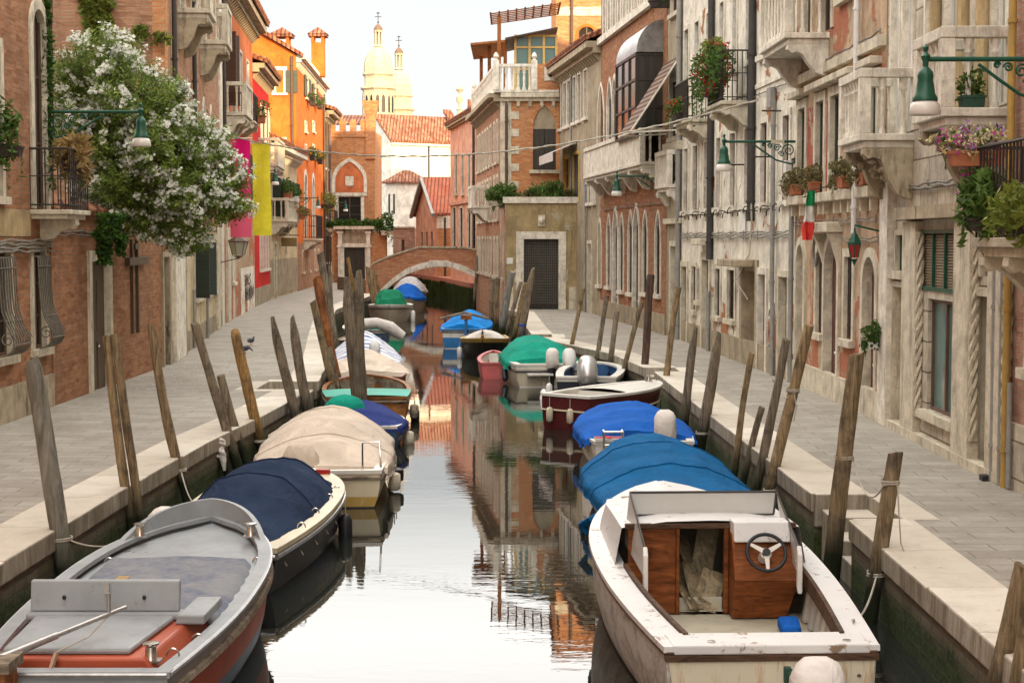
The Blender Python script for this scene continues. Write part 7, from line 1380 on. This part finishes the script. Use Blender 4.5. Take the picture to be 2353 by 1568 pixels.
ta = Rp('big dark tan post with long crack before the rope-moulded doorway', 1968, 812, 1908, 1318, 38); tb_ = Rp('thick brown post roped at the top beside the cabin boat', 2056, 1040, 1996, 1440, 37)
Rp('gnarled forked post at the right edge of the picture', 2352, 1300, 2290, 1560, 46, Y=10.9, mat='post'); Rp('straight tan post behind the forked one at the right edge', 2372, 1330, 2334, 1560, 36, Y=10.5, mat='post')
def rope(label, pts, r=.009, mat='cable_pale', cat='rope'): mb = MB(); mb.tube(pts, r, 6); return tag(mb.build('rope', M[mat], None, 60), label, cat)
def wrap(c, r, z): return [c + Vector((r * math.cos(a), r * math.sin(a), z + .02 * a / 6.28)) for a in [2 * math.pi * k / 14 for k in range(36)]]
p1 = ta[1].lerp(ta[2], .62); p2 = tb_[1].lerp(tb_[2], .86); rope('slack rope strung between the two nearest right-hand posts', wrap(p1, ta[3] * 1.12, 0) + catenary(p1 + Vector((ta[3], -.05, 0)), p2 - Vector((tb_[3], .05, 0)), .22) + wrap(p2, tb_[3] * 1.12, 0), .008)
rope('thin rope hanging down beside the nearest right-hand post', [p2 + Vector((.02, -.17, .05)), p2 + Vector((.05, -.22, -.5)), p2 + Vector((.2, -.2, -.85)), p2 + Vector((.3, -.1, -1.1))], .006)
# ------------------------------------------------------------------ wall lamps
def scroll(c, ex, ez, r0, turns=1.6, n=26, sgn=1): return [c + (ex * math.cos(a) * sgn + ez * math.sin(a)) * (r0 * (1 - k / (n + 4))) for k, a in [(k, turns * 2 * math.pi * k / n) for k in range(n)]]
def wall_lamp(label, a, out, L, plate=False):
    a = Vector(a); out = Vector(out).normalized(); up = Vector((0, 0, 1)); t = thing('wall_lamp', label, 'lamp', a, 'green bracket lamps along the canal'); c = a + out * L
    mb = MB(); mb.tube([a - out * .02, c], .026, 8); mb.tube([a - up * .42, a + up * .08], .022, 8); mb.build('arm', M['lamp_green'], t, 60)
    mb = MB(); P_ = [a - up * .40 + out * .02, a - up * .43 + out * .12, a - up * .36 + out * L * .28, a - up * .2 + out * L * .45, a - up * .05 + out * L * .60]; mb.tube(P_, .018, 7)
    for (u, v, r0, s_) in ((.16, -.17, .125, 1), (.38, -.12, .075, -1), (.52, -.085, .05, 1), (.30, -.24, .06, 1), (.64, -.06, .035, -1), (.06, -.36, .04, 1)): mb.tube(scroll(a + out * u * L / 1.4 + up * v, out, up, r0, 1.7, 26, s_), .012, 5)
    mb.build('scroll_bracket', M['lamp_green'], t, 60)
    mb = MB(); mb.lathe([(.0, .16), (.03, .12), (.018, .07), (.05, .03), (.03, -.03), (.03, -.08), (.075, -.13), (.085, -.17), (.08, -.22), (.105, -.36), (.13, -.40), (.13, -.43), (.0, -.43)], c, 16); mb.build('lantern', M['lamp_green'], t, 40)
    mb = MB(); mb.lathe([(.115, -.431), (.15, -.47), (.165, -.56), (.155, -.575), (.0, -.56)], c, 18); mb.build('lamp_glass', M['lamp_glass'], t, 60)
    if plate: MB().hexa([a + out * (x * L) + up * z + Vector((0, y, 0)) for z in (-.03, .03) for x, y in ((.18, -.035), (.36, -.035), (.36, -.03), (.18, -.03))]).build('number_plate', M['gel_cream'], t)
    return t
wall_lamp('green bracket lamp across the white oleander on the left', (-7.74, 27.22, 5.62), (1, 0, 0), 1.56); wall_lamp('green bracket lamp between the white house and the pink house', (5.55, 31.8, 5.40), (-1, 0, 0), 1.42, True); wall_lamp('large green bracket lamp at the upper right edge of the picture', (5.64, 16.95, 5.36), (-1, 0, 0), 1.36)
wall_lamp('green bracket lamp under the long balcony of the brick palace', (4.52, 47.75, 5.35), (-1, 0, 0), 1.45, True); wall_lamp('small far green lamp on the orange house front', (-11.60, 88.6, 5.75), (1, 0, 0), 1.05); wall_lamp('farthest green lamp before the brick house with battlements', (-12.25, 106.2, 5.9), (1, 0, 0), 1.4); wall_lamp('green bracket lamp half hidden behind the yellow banner', (-10.4, 64, 6.2), (1, 0, 0), 1.1)
def lantern(label, c, h, r, glass, frame, arm_from):
    c = Vector(c); t = thing('wall_lantern', label, 'lantern', c); mb = MB(); n = 6; ring = lambda rr, z: [c + Vector((rr * math.cos(2 * math.pi * k / n + .3), rr * math.sin(2 * math.pi * k / n + .3), z)) for k in range(n)]
    mb.loft([ring(r * .98, h), ring(r * .62, 0)]); mb.build('lantern_glass', glass, t); mb = MB()
    for k in range(n): mb.tube([ring(r * 1.02, h)[k], ring(r * .64, 0)[k]], .012, 5)
    mb.loft([ring(r * 1.12, h), ring(r * 1.15, h + .03), ring(r * .6, h + .14), ring(r * .2, h + .2), ring(r * .1, h + .27)]); mb.loft([ring(r * .66, -.02), ring(r * .3, -.07), ring(r * .05, -.13)]); mb.tube([Vector(arm_from), c + Vector((0, 0, -.1)), c + Vector((0, 0, -.02))] if arm_from[2] < c.z else [Vector(arm_from), c + Vector((0, 0, h + .3)), c + Vector((0, 0, h + .2))], .016, 6); mb.build('lantern_frame', M[frame], t); return t
q = f_3.uv(503, 600)[0]; w_ = f_3.p(q, 2.75, 0); lantern('rusty six-sided wall lantern under the pink banner', f_3.p(q, 3.0, .62), .42, .30, M['glass_pale'], 'pipe', w_)
q = f7.uv(2030, 560)[0]; lantern('small red glass lantern hanging by the white corner pilaster', f7.p(q + .15, 3.22, .42), .20, .10, m_plain('red_lantern_glass', (.35, .02, .02), .3), 'lamp_green', f7.p(q + .15, 3.62, .0))
# ------------------------------------------------------------------ banners, flags, signs
def banner(label, x0, x1, yt, yb, Y, mat, wall_px):
    a, b = ony(x0, yt, Y), ony(x1, yt, Y); zb_ = ony(x0, yb, Y).z; t = thing('banner', label, 'banner', (a + b) / 2, 'fabric banners on the left bank'); mb = MB(); N_ = 24
    for s_ in (0, 1):
        pass
    front = lambda u, v: a.lerp(b, u) + Vector((.012 * math.sin(v * 6 + u * 3), .05 * math.sin(u * 5 + v * 2.5) + .02 * math.sin(v * 11), -(a.z - zb_) * v))
    rings = []
    for i in range(N_ + 1): v = i / N_; rings.append([front(u / 8, v) for u in range(9)] + [front(u / 8, v) + Vector((0, .006, 0)) for u in range(8, -1, -1)])
    mb.loft(rings); mb.build('cloth', mat, t, 60); mb = MB(); wl = ony(wall_px, yt, Y); mb.tube([wl, b + Vector((.05, 0, .02))], .018, 6); mb.tube([Vector((wl.x, Y, zb_ + .05)), wl + Vector((0, 0, 0))], .012, 5); mb.build('pole', M['stone_white'], t)
n = N('magenta_cloth'); sx = n.n('SeparateXYZ'); n.l(n.n('TexCoord').outputs['Object'], sx.inputs[0]); n.m.node_tree.nodes; mg = n.out(n.mix(n.ramp(n.math('ADD', n.math('MULTIPLY', sx.outputs[2], .25), .9), [(.34, 1.), (.37, 0.)]), (.70, .012, .17), (.62, .10, .17)), .85, None, 0, .08); banner('magenta fabric banner hanging beside the oleander', 527, 575, 319, 545, 50, mg, 488); banner('yellow fabric banner hanging right of the magenta one', 579, 621, 329, 541, 55, m_cloth('yellow_cloth', (.68, .60, .045), .8, .1), 520)
a = f6.p(f6.uv(1912, 430)[0], 4.35, .25); t = thing('flag', 'small green white and red flag drooping from a window sill', 'flag', a); mb = MB(); mb.tube([a + Vector((.25, 0, .1)), a + Vector((-.15, -.02, .0))], .012, 5); mb.build('staff', M['iron'], t)
for i, (mt, z0, z1) in enumerate((('lamp_green', 0, -.28), ('white_paint', -.26, -.55), ('petal_red', -.53, -.86))):
    mb = MB(); rings = []
    for k in range(9):
        z = z0 + (z1 - z0) * k / 8; wdt = .11 + .03 * math.sin(z * 5) - (.06 * sm(.6, .86, -z)) - .04 * sm(.2, 0, -z); rings.append([a + Vector((-.12 - .08 * z * -1 + wdt * (q - .5) * 2, .05 * math.sin(q * 9 + z * 5) - .02, z)) for q in [j / 8 for j in range(9)]] + [a + Vector((-.12 - .08 * z * -1 + wdt * (q - .5) * 2, .05 * math.sin(q * 9 + z * 5), z)) for q in [j / 8 for j in range(8, -1, -1)]])
    mb.loft(rings); mb.build('stripe', m_cloth('flag_' + ('green', 'white', 'red')[i], ((.02, .22, .08), (.62, .60, .55), (.55, .05, .04))[i]), t, 60)
p0 = ony(598, 75, 96); t = thing('flag', 'tiny dark red flag on a rooftop pole above the orange house', 'flag', p0); MB().tube([p0 - Vector((0, 0, 1.8)), ony(602, 20, 96)], .03, 5).build('staff', M['stone_white'], t); q = ony(601, 35, 96); MB().hexa([q + Vector(v) for v in ((0, 0, 0), (0, .03, 0), (-.32, .03, -.8), (-.32, 0, -.8), (0, 0, .35), (0, .03, .35), (-.28, .03, -.2), (-.28, 0, -.2))]).build('cloth', m_cloth('dark_red_cloth', (.35, .03, .03)), t)
w_ = f_b.p(4.2, 4.1, 0); t = thing('hanging_sign', 'blank brown sign board on an iron bracket outside the cream house', 'sign', w_); a, b2 = ony(646, 546, 79.5), ony(682, 566, 79.5); MB().box(a.x, b2.x, 79.47, 79.53, b2.z, a.z).build('board', m_plain('bronze_board', (.20, .13, .05), .5), t, bevel=.01)
mb = MB(); mb.tube([Vector((w_.x, 79.5, a.z + .12)), Vector((b2.x + .1, 79.5, a.z + .12))], .025, 6); mb.tube([Vector((w_.x, 79.5, a.z + .8)), Vector((b2.x - .3, 79.5, a.z + .14))], .015, 5); mb.tube(scroll(Vector((w_.x + .35, 79.5, a.z + .45)), Vector((1, 0, 0)), Vector((0, 0, 1)), .25), .02, 5); mb.build('bracket', M['iron'], t)
# ------------------------------------------------------------------ cables
wa, wb_ = Vector((-9.2, 49.8, 6.8)), Vector((5.30, 35.2, 6.5)); cat_ = catenary(wa, wb_, .98, 40); mb = MB(); mb.tube(cat_, .016, 6); mb.tube([p + Vector((0, .022 * math.cos(i * 1.3), .022 * math.sin(i * 1.3))) for i, p in enumerate(catenary(wa, wb_, .98, 120))], .014, 5); tag(mb.build('overhead_cable', M['cable_pale'], None, 60), 'twisted overhead cable sagging across the canal between the houses', 'cable')
def wall_cable(f, u0, u1, z, n=2, r=.014, sag=.03, mat='cable', o=.05):
    r = r * .72
    mb = MB(); K = max(8, int((u1 - u0) / .25))
    for j in range(n): mb.tube([f.p(u0 + (u1 - u0) * i / K, z - .055 * j - sag * abs(math.sin(i * .55 + j)) + .012 * math.sin(i * 2.1 + j), o + .01 * j) for i in range(K + 1)], r, 6)
    for i in range(0, K, 6): mb.tube([f.p(u0 + (u1 - u0) * i / K, z + .03, o), f.p(u0 + (u1 - u0) * i / K, z - .06 * n, o)], .012, 5)
    return mb.build('cable_run', M[mat], f.root, 60)
wall_cable(f5, .2, f5.L - .2, 3.68, 3, .02); wall_cable(f6, .3, f6.L - .1, 3.86, 2); wall_cable(f6, .1, 2.6, 3.55, 2, .015); wall_cable(f7, .5, f7.L, 4.28, 2, .022); wall_cable(f3, .3, f3.L - .5, 4.6, 1, .018); wall_cable(f_1, 28, f_1.L - .02, 3.50, 4, .025); wall_cable(fw, .1, fw.L - 2, 3.66, 2, .015); wall_cable(f_3, .3, 15, 4.2, 2); wall_cable(f5, .2, 7, 6.62, 1, .02); wall_cable(f6, .2, f6.L - .2, 6.7, 2, .02)
mb = MB(); u = f5.uv(1738, 500)[0]; mb.tube([f5.p(u + .3, 6.4, .08), f5.p(u + .25, 5, .1), f5.p(u + .1, 3.9, .09), f5.p(u + .25, 3.2, .1), f5.p(u, 2.6, .45), f5.p(u - .1, 2.2, .2)], .02, 6); mb.build('cable_run', M['cable_pale'], f5.root, 60)
u = f6.uv(1886, 560)[0]; mb = MB()
for k in range(3): mb.tube([f6.p(u + (.2 + .012 * k) * math.cos(a), 3.3 + (.27 + .01 * k) * math.sin(a), .08 + .012 * k) for a in [2 * math.pi * j / 28 for j in range(29)]], .012, 6, caps=False)
tag(mb.build('coiled_hose', M['iron_grey'], None, 60), 'coiled hose hung on the pink house wall', 'hose')
def mbox(f, px, py, w, h, d_, mat, name, label, cat):
    u, z = f.uv(px, py); return tag(f.bx(MB(), u - w / 2, u + w / 2, z - h / 2, z + h / 2, .02, d_).build(name, M[mat], None, bevel=.01), label, cat)
mbox(f5, 1780, 225, .35, .42, .14, 'pipe_grey', 'meter_box', 'grey junction box high on the white house by the pipe', 'junction box'); mbox(f5, 1818, 390, .22, .36, .14, 'white_paint', 'meter_box', 'white junction box under the green bracket lamp', 'junction box'); mbox(f5, 1710, 515, .45, .75, .03, 'white_paint', 'notice_board', 'blank white notice on the peeling white house', 'notice'); mbox(f3, 1528, 415, .3, .4, .16, 'white_paint', 'meter_box', 'white box on the brick palace corner beside the lamp', 'junction box')
p = onz(2309, 1104); tag(MB().box(p.x - .28, p.x - .08, p.y - .05, p.y + .1, QZ + .002, QZ + .07).build('bait_box', M['black'], None, bevel=.01), 'small black box at the foot of the pipes, right edge', 'box'); p = onz(1687, 808); tag(MB().box(p.x - .15, p.x + .15, p.y - .1, p.y + .1, QZ + .002, QZ + .09).build('bait_box', M['black'], None, bevel=.01), 'small black box on the paving by the white house', 'box')
# ------------------------------------------------------------------ oleander, ivy and petals
def oleander():
    t = thing('oleander_tree', 'big oleander covered in white blossom leaning over the garden wall', 'tree', (-8.7, 32, QZ)); rnd = random.Random(11)
    E_ = [(155, 190, 34, 62), (165, 290, 36, 58), (330, 285, 70, 60), (275, 495, 70, 44), (232, 140, 88, 72), (188, 235, 66, 95), (300, 220, 95, 85), (398, 262, 42, 78), (250, 330, 105, 100), (380, 345, 100, 88), (465, 345, 72, 72), (520, 412, 50, 55), (300, 430, 105, 72), (430, 440, 100, 75), (425, 535, 62, 48), (520, 475, 48, 40), (205, 395, 48, 70), (345, 505, 60, 45), (552, 470, 22, 18), (405, 200, 16, 24), (285, 120, 30, 40)]
    lf, fl = MB(), MB(); tips = []
    for (cx, cy, rx, ry) in E_:
        c = ony(cx, cy, 31.2 + rnd.uniform(-.5, .5)); a, b = rx * 31.2 / F, ry * 31.2 / F; dp = min(1.15, .55 + (a + b) * .35); n = int(rx * ry * .048) + 6
        for i in range(n):      # leafy shoots all through the clump, denser at its skin
            d = Vector((rnd.gauss(0, 1), rnd.gauss(0, 1), rnd.gauss(0, 1))).normalized(); k = (rnd.random() ** .33) * (1 + .30 * noise.noise(d * 1.9 + c)); p = c + Vector((d.x * a, d.y * dp, d.z * b)) * k
            ax = (Vector((d.x, d.y - .2, d.z * .6 + .55)) + Vector((rnd.gauss(0, .3), rnd.gauss(0, .3), rnd.gauss(0, .2)))).normalized(); s0 = rnd.random() * 9
            for j in range(15):   # whorls of narrow leaves
                h = (j - 8) * .022; an = s0 + j * 2.4; rad = ax.orthogonal().normalized(); rad = Matrix.Rotation(an, 3, ax) @ rad; dv = (rad + ax * rnd.uniform(.1, .8)).normalized(); L = rnd.uniform(.07, .135); sd = dv.cross(ax).normalized() * L * .14; o = p + ax * h
                lf.add([o, o + dv * L * .5 + sd, o + dv * L, o + dv * L * .5 - sd], [[0, 1, 2, 3]])
            if rnd.random() < .46 and (d.y < .35) and k > .6 and noise.noise(p * 1.3) > -.22: tips.append((p + ax * .10, ax))
    for p, ax in tips:
        m = rnd.randint(6, 16)
        for _ in range(m):
            q = p + Vector((rnd.gauss(0, .045), rnd.gauss(0, .045), rnd.gauss(0, .036))); r0 = rnd.uniform(.026, .038); up = (ax + Vector((rnd.gauss(0, .6), rnd.gauss(0, .6) - .5, rnd.gauss(0, .6)))).normalized(); u_ = up.orthogonal().normalized(); v_ = up.cross(u_)
            vs = [q]; fs = []
            for k in range(5):
                for da, rr, hh in ((-.5, .75, .25), (0, 1.15, .42), (.5, .75, .25)):
                    an = 2 * math.pi * k / 5 + da; vs.append(q + (u_ * math.cos(an) + v_ * math.sin(an)) * r0 * rr + up * r0 * hh)
                i = 1 + 3 * k; fs.append([0, i, i + 1, i + 2])
            fl.add(vs, fs)
    lf.build('foliage', M['leaf_oleander'], t); fl.build('blossom', M['petal_white'], t)
    tr = MB(); root = Vector((-8.7, 32, QZ))
    for (cx, cy, rx, ry) in E_[:14]:
        c = ony(cx, cy, 31.3); m1 = Vector((-8.5 + rnd.uniform(-.2, .2), 31.9, 4.2 + rnd.uniform(-.4, .4))); tr.tube([root + Vector((rnd.uniform(-.15, .15), rnd.uniform(-.1, .1), -.1)), m1, m1.lerp(c, .5) + Vector((0, 0, .12)), c], [.07, .05, .03, .012], 6)
    tr.build('trunk', M['bark'], t, 60)
oleander()
def ivy(label, boxes, n, size=.05, leaf='leaf_ivy', name='ivy'):
    """boxes: (x0, yt, x1, yb, Y, thickness): leaves thickly set over these patches, in front of the wall that carries them."""
    t = None; mb = MB(); st = MB()
    for (x0, yt, x1, yb, Y, th, dn) in boxes:
        a, b = ony(x0, yt, Y), ony(x1, yb, Y); t = t or thing(name, label, 'ivy', ((a.x + b.x) / 2, Y, min(a.z, b.z))); pts = []
        while len(pts) < n * dn:
            u, v = random.random(), random.random(); e = noise.noise((u * 3, v * 5, x0)) * .22
            if u < .08 + e or u > .92 + e or v > .9 + noise.noise((u * 7, 2, x0)) * .35: continue
            pts.append(Vector((a.x + (b.x - a.x) * u, Y - random.random() * th, a.z + (b.z - a.z) * v)))
        leaves(mb, pts, size, 0, 1, .2)
        for k in range(5): u = random.random(); st.tube([Vector((a.x + (b.x - a.x) * (u + .1 * math.sin(j + k)), Y - th * .3, a.z + (b.z - a.z) * j / 7)) for j in range(7)], .01, 4)
    mb.build('foliage', M[leaf], t); st.build('stem', M['bark'], t)
ivy('dark ivy column climbing beside the arched balcony door', [(100, -10, 130, 440, 27.4, .22, 1.0)], 1500, .055); ivy('yellow-green creeper high on the orange brick side wall', [(176, -10, 268, 70, 36.25, .1, 1), (190, 60, 240, 100, 36.25, .1, .5), (300, 60, 345, 95, 36.25, .08, .25), (345, 75, 395, 105, 36.25, .06, .12)], 700, .075, 'leaf_light', 'creeper'); ivy('ivy trailing down the garden wall from under the oleander', [(215, 490, 300, 560, 29.3, .3, 1), (225, 545, 262, 612, 29.2, .22, .6), (268, 545, 292, 590, 29.4, .2, .35)], 900, .05)
mb = MB(); rnd = random.Random(5)
for _ in range(420):
    p = onz(rnd.gauss(430, 75), rnd.gauss(855, 30)); s_ = rnd.uniform(.008, .022); a = rnd.random() * 6.28
    if p.x < -7.5 or p.x > -4.6: continue
    mb.add([(p.x + s_ * math.cos(a + k * 1.57), p.y + s_ * 1.4 * math.sin(a + k * 1.57), QZ + .006) for k in range(4)], [[0, 1, 2, 3]])
o = mb.build('fallen_petal', M['petal_white'], kind='stuff'); o['label'] = 'white oleander petals scattered on the left paving'
# ------------------------------------------------------------------ flower boxes and pots
def at(f, px, py, o): u, z = f.uv(px, py); return f.p(u, z, o)
sill = 4.345
for i, ((xa, xb), lb) in enumerate(zip(((1836, 1852), (1877, 1895), (1952, 1964), (1998, 2016)), ('drooping olive plant in the sill box nearest the green lamp', 'drooping olive plant in the sill box left of the flag', 'olive plant in terracotta trough right of the flag', 'straggly plant in terracotta pot nearest the white pilaster'))):
    r = f6w[(0, 1, 3, 4)[i]]; plant('flower_box', lb, 'flower box', f6.p((r[0] + r[1]) / 2, sill + .2, .14), (.42, .2, .2), 'leaf_olive', None, 420, .045, pot=(.3, .09, .195), group='potted plants on the pink house sills', trail=8, f=f6)
plant('flower_box', 'big green geranium hanging over the upper iron balcony with red blooms', 'flower box', bb and f5.p(f5.uv(1708, 200)[0], 6.95, .72), (.85, .38, .62), 'leaf_green', 'petal_red', 2000, .055, 420, .045, (.7, .12, .2), 'pot_dark', f=f5, trail=16); plant('flower_box', 'red geraniums on the smaller iron balcony of the white house', 'flower box', f5.p(f5.uv(1614, 230)[0], 6.75, .66), (.5, .25, .26), 'leaf_green', 'petal_red', 650, .05, 190, .04, (.45, .1, .18), 'pot_dark', f=f5, trail=5)
plant('potted_plant', 'yellow-green plant topping the upper iron balcony', 'plant', f5.p(f5.uv(1700, 130)[0], 7.72, .6), (.4, .25, .25), 'leaf_light', None, 420, .05, pot=(.14, .12, .2), f=f5)
q = ony(2242, 352, 17.35); plant('flower_box', 'terracotta window box of yellow, pink and violet petunias on the near right balcony', 'flower box', q + Vector((0, 0, .02)), (.36, .17, .16), 'leaf_green', ['petal_yellow', 'petal_yellow', 'petal_violet', 'petal_pink', 'petal_yellow'], 200, .035, 520, .036, (.30, .10, .16), f=None, trail=3)
plant('potted_plant', 'feathery grey-green plants behind the near right iron railing', 'plant', ony(2265, 500, 16.9), (.24, .3, .3), 'leaf_green', None, 900, .05, pot=(.2, .14, .13), potm='pot_dark', long=1.8, trail=4); plant('potted_plant', 'bright yellow-green leafy plant at the right edge railing', 'plant', ony(2330, 520, 15.6), (.22, .4, .26), 'leaf_light', None, 650, .055, pot=(.15, .12, .1), potm='pot_dark'); plant('potted_plant', 'magenta bougainvillea trailing at the iron balcony corner', 'plant', ony(2232, 440, 17.4), (.14, .14, .3), 'leaf_green', 'petal_pink', 160, .04, 90, .03, pot=(.1, .08, .12), potm='pot_dark', trail=4)
plant('hanging_plant', 'small trailing plant in a white pot on the stone pilaster', 'plant', ony(2004, 785, 24.6), (.15, .14, .2), 'leaf_ivy', None, 420, .035, pot=(.07, .07, .1), potm='white_paint', trail=10, f=f7); plant('potted_plant', 'small shrub in a dark green pot inside the nearest carved balcony', 'plant', ony(2232, 220, 18.75), (.16, .15, .2), 'leaf_green', None, 260, .04, pot=(.13, .12, .22), potm='pot_green')
plant('potted_plant', 'straw-dry plant in a brown planter on the left balcony railing', 'plant', ony(168, 372, 26.9), (.26, .2, .26), 'straw', None, 420, .075, pot=(.16, .1, .16), potm='pot_dark', long=2.2, trail=10); plant('potted_plant', 'sparse green plant in the window box at the left edge', 'plant', ony(18, 335, 24.6), (.2, .2, .45), 'leaf_green', None, 330, .05, pot=(.22, .1, .16), potm='pot_dark', long=1.5, trail=4)
for x, r, lb, n_, lf in ((1158, (.62, .5, .42), 'grassy green bush at the left end of the gate house roof', 1300, 'leaf_green'), (1212, (.45, .4, .25), 'low white-dotted ground plant in the middle of the gate house roof', 600, 'leaf_olive'), (1262, (.78, .5, .48), 'tall leafy weeds at the right end of the gate house roof', 1500, 'leaf_green'), (1308, (.35, .3, .28), 'small dry plant over the right corner of the gate house', 450, 'leaf_olive')): plant('roof_plant', lb, 'plant', ony(x, 462, 65.9), r, lf, 'petal_white' if x == 1212 else None, n_, .075, 30, .03, pot=(.6, .25, .2) if r[0] > .5 else (.3, .2, .2), potm='stone', long=1.7, group='plants on the gate house roof', trail=6)
for x, lb in ((785, 'dense clipped hedge, left part above the stone portal'), (850, 'dense clipped hedge, middle part above the stone portal')): plant('hedge', lb, 'hedge', ony(x, 524, 106.2), (1.15, .5, .36), 'leaf_ivy', None, 1500, .09, pot=(1.0, .3, .25), potm='stone')
plant('hedge', 'leafy bush spilling over the right end of the portal wall', 'hedge', ony(889, 530, 105.6), (.55, .5, .75), 'leaf_ivy', None, 900, .09, pot=(.4, .3, .3), potm='stone', trail=10)
for (x, y, lb, pt, fx, o_) in ((706, 232, 'pink flowers in the upper left box on the orange house', 'petal_pink', f_6, .3), (723, 240, 'white flowers in the upper right box on the orange house', 'petal_white', f_6, .3), (706, 357, 'green plant in the lower left box on the orange house', None, f_6, .3), (724, 366, 'green plant in the lower right box on the orange house', None, f_6, .3)): plant('flower_box', lb, 'flower box', at(fx, x, y, o_), (.5, .3, .34), 'leaf_green', pt, 330, .07, 70, .05, (.4, .15, .3), 'pot_dark', f=fx, group='flower boxes on the orange house')
plant('flower_box', 'bright red flowers on the cream house balcony end', 'flower box', f_b.p(5.5, 4.75, 1.0), (.75, .3, .24), 'leaf_green', 'petal_red', 300, .07, 160, .055, (.6, .14, .26), f=f_b); plant('potted_plant', 'bushy green plant in a pot on the cream house balcony', 'plant', f_b.p(1.4, 5.75, .7), (.5, .35, .4), 'leaf_green', 'petal_white', 420, .07, 20, .05, pot=(.2, .2, .3), f=f_b); plant('potted_plant', 'dark leafy plant in a white trough on the cream house balcony rail', 'plant', f_b.p(4.0, 5.6, .8), (.7, .3, .3), 'leaf_ivy', None, 420, .07, pot=(.5, .15, .25), potm='white_paint', f=f_b); plant('flower_box', 'hanging basket with reddish flowers before the pale narrow house', 'flower box', ony(752, 470, 104), (.75, .4, .5), 'leaf_light', 'petal_pink', 450, .08, 60, .05, (.4, .2, .25), 'pot_dark', trail=8); plant('flower_box', 'deep purple flowers hanging high on the narrow grey house', 'flower box', ony(1522, 2, 47.3), (.45, .35, .25), 'leaf_green', 'petal_purple', 200, .06, 260, .05, (.4, .15, .2), 'pot_dark', trail=3); plant('flower_box', 'geranium pot at the terracotta house iron balcony', 'flower box', f_4.p(8.0, 8.2, .75), (.5, .3, .4), 'leaf_green', 'petal_red', 300, .06, 30, .04, (.3, .15, .3), f=f_4)
# ------------------------------------------------------------------ pigeons
def pigeon(label, px, py, yaw, head):
    p = onz(px, py); t = thing('pigeon', label, 'pigeon', p, 'pigeons on the left paving'); Mx = Matrix.Translation(p) @ Matrix.Rotation(yaw, 4, 'Z'); mb = MB(); prof = [(-.17, .105, .008), (-.12, .115, .03), (-.06, .125, .055), (0, .13, .066), (.06, .138, .062), (.10, .155, .045)] + ([(.12, .185, .03), (.132, .205, .028), (.15, .208, .024), (.165, .203, .010), (.185, .198, .003)] if head else [(.13, .125, .03), (.155, .10, .028), (.175, .085, .024), (.19, .07, .010), (.20, .055, .003)])
    mb.loft([[Mx @ Vector((x, r * math.cos(a), z + r * .95 * math.sin(a))) for a in [2 * math.pi * k / 12 for k in range(12)]] for x, z, r in prof]); B = mb.build('body', m_plain('slate_feather', (.055, .055, .075), .6) if 'slate_feather' not in bpy.data.materials else bpy.data.materials['slate_feather'], t, 60)
    for sg in (-1, 1):
        MB().loft([[Mx @ Vector((x, sg * (y + .008 * math.cos(a)), z + r * math.sin(a))) for a in [2 * math.pi * k / 8 for k in range(8)]] for x, y, z, r in ((.08, .045, .15, .012), (.02, .062, .145, .04), (-.08, .05, .135, .035), (-.18, .012, .12, .008))]).build('wing', bpy.data.materials['slate_feather'], t, 60)
        mb = MB(); mb.tube([Mx @ Vector((0, sg * .025, .085)), Mx @ Vector((.01, sg * .025, .0))], .006, 5); mb.tube([Mx @ Vector((-.015, sg * .025, .005)), Mx @ Vector((.04, sg * .03, .004))], .005, 4); mb.build('leg', M['petal_red'], t)
pigeon('pigeon standing upright on the left paving', 577, 793, 1.2, True); pigeon('pigeon pecking with head down on the left paving', 563, 812, .3, False)
for (px, z_, n_, lb) in ((0, 0, 0, 0),): pass
def tie(pt, q, label, tail=.35, mat='cable_pale'):
    t_, b_, tp, r_ = pt; c = b_.lerp(tp, q); mb = MB(); mb.tube(wrap(c, r_ * 1.13, 0), .011, 6); mb.tube([c + Vector((0, -r_ * 1.15, 0)), c + Vector((.03, -r_ * 1.3, -tail * .5)), c + Vector((.0, -r_ * 1.15, -tail))], .009, 5); tag(mb.build('mooring_rope', M[mat], None, 60), label, 'rope')
tie(tq, .72, 'pale cord knotted round the tan flaking post'); tie(POSTS['pointed grey pile before the dark gate, tied with blue rope'], .42, 'blue rope round the pointed pile before the dark gate', .6, 'tarp_blue')
kp = POSTS['knotty post tied to its neighbour by a pale cord']; ka, kb = kp[1].lerp(kp[2], .80), tq[1].lerp(tq[2], .70); rope('slack pale cord between the knotty post and the tan flaking post', wrap(ka, kp[3] * 1.13, 0) + catenary(ka + Vector((kp[3], -.05, 0)), kb - Vector((tq[3], .05, 0)), .06), .009)

def mooring(label, a, pst, q, sag=.10):
    t_, b_, tp, r_ = POSTS[pst]; c = b_.lerp(tp, q); a = Vector(a); mb = MB(); mb.tube(wrap(c, r_ * 1.12, 0), .010, 6); e = c + (a - c).normalized() * r_ * 1.1; mb.tube(catenary(e, a, sag), .009, 5); tag(mb.build('mooring_rope', M['cable_pale'], None, 60), label, 'rope')
for a, p_, q, lb in (((-3.48, 15.3, .74), 'smooth grey mooring post, thickest and nearest on the left', .38, 'mooring line from the grey work boat bow to the smooth grey post'), ((-3.55, 18.2, .50), 'slim tan post right of the split post on the left quay', .35, 'mooring line from the navy boat to the slim tan post'), ((2.55, 12.0, .66), 'thick brown post roped at the top beside the cabin boat', .45, 'stern line of the cabin boat to the roped brown post'), ((2.78, 20.0, .42), 'tan flaking post tied with pale cord before the pink house', .3, 'line from the petrol-blue covered boat to the tan flaking post'), ((2.7, 26.5, .5), 'grey pencil-tipped post, right of a pair before the white house', .35, 'line from the royal blue covered boat to a pencil-tipped post'), ((-3.2, 25.4, .55), 'honey-yellow freshly cut post on the left quay', .32, 'line from the beige covered boat to the honey-yellow post')): mooring(lb, a, p_, q)
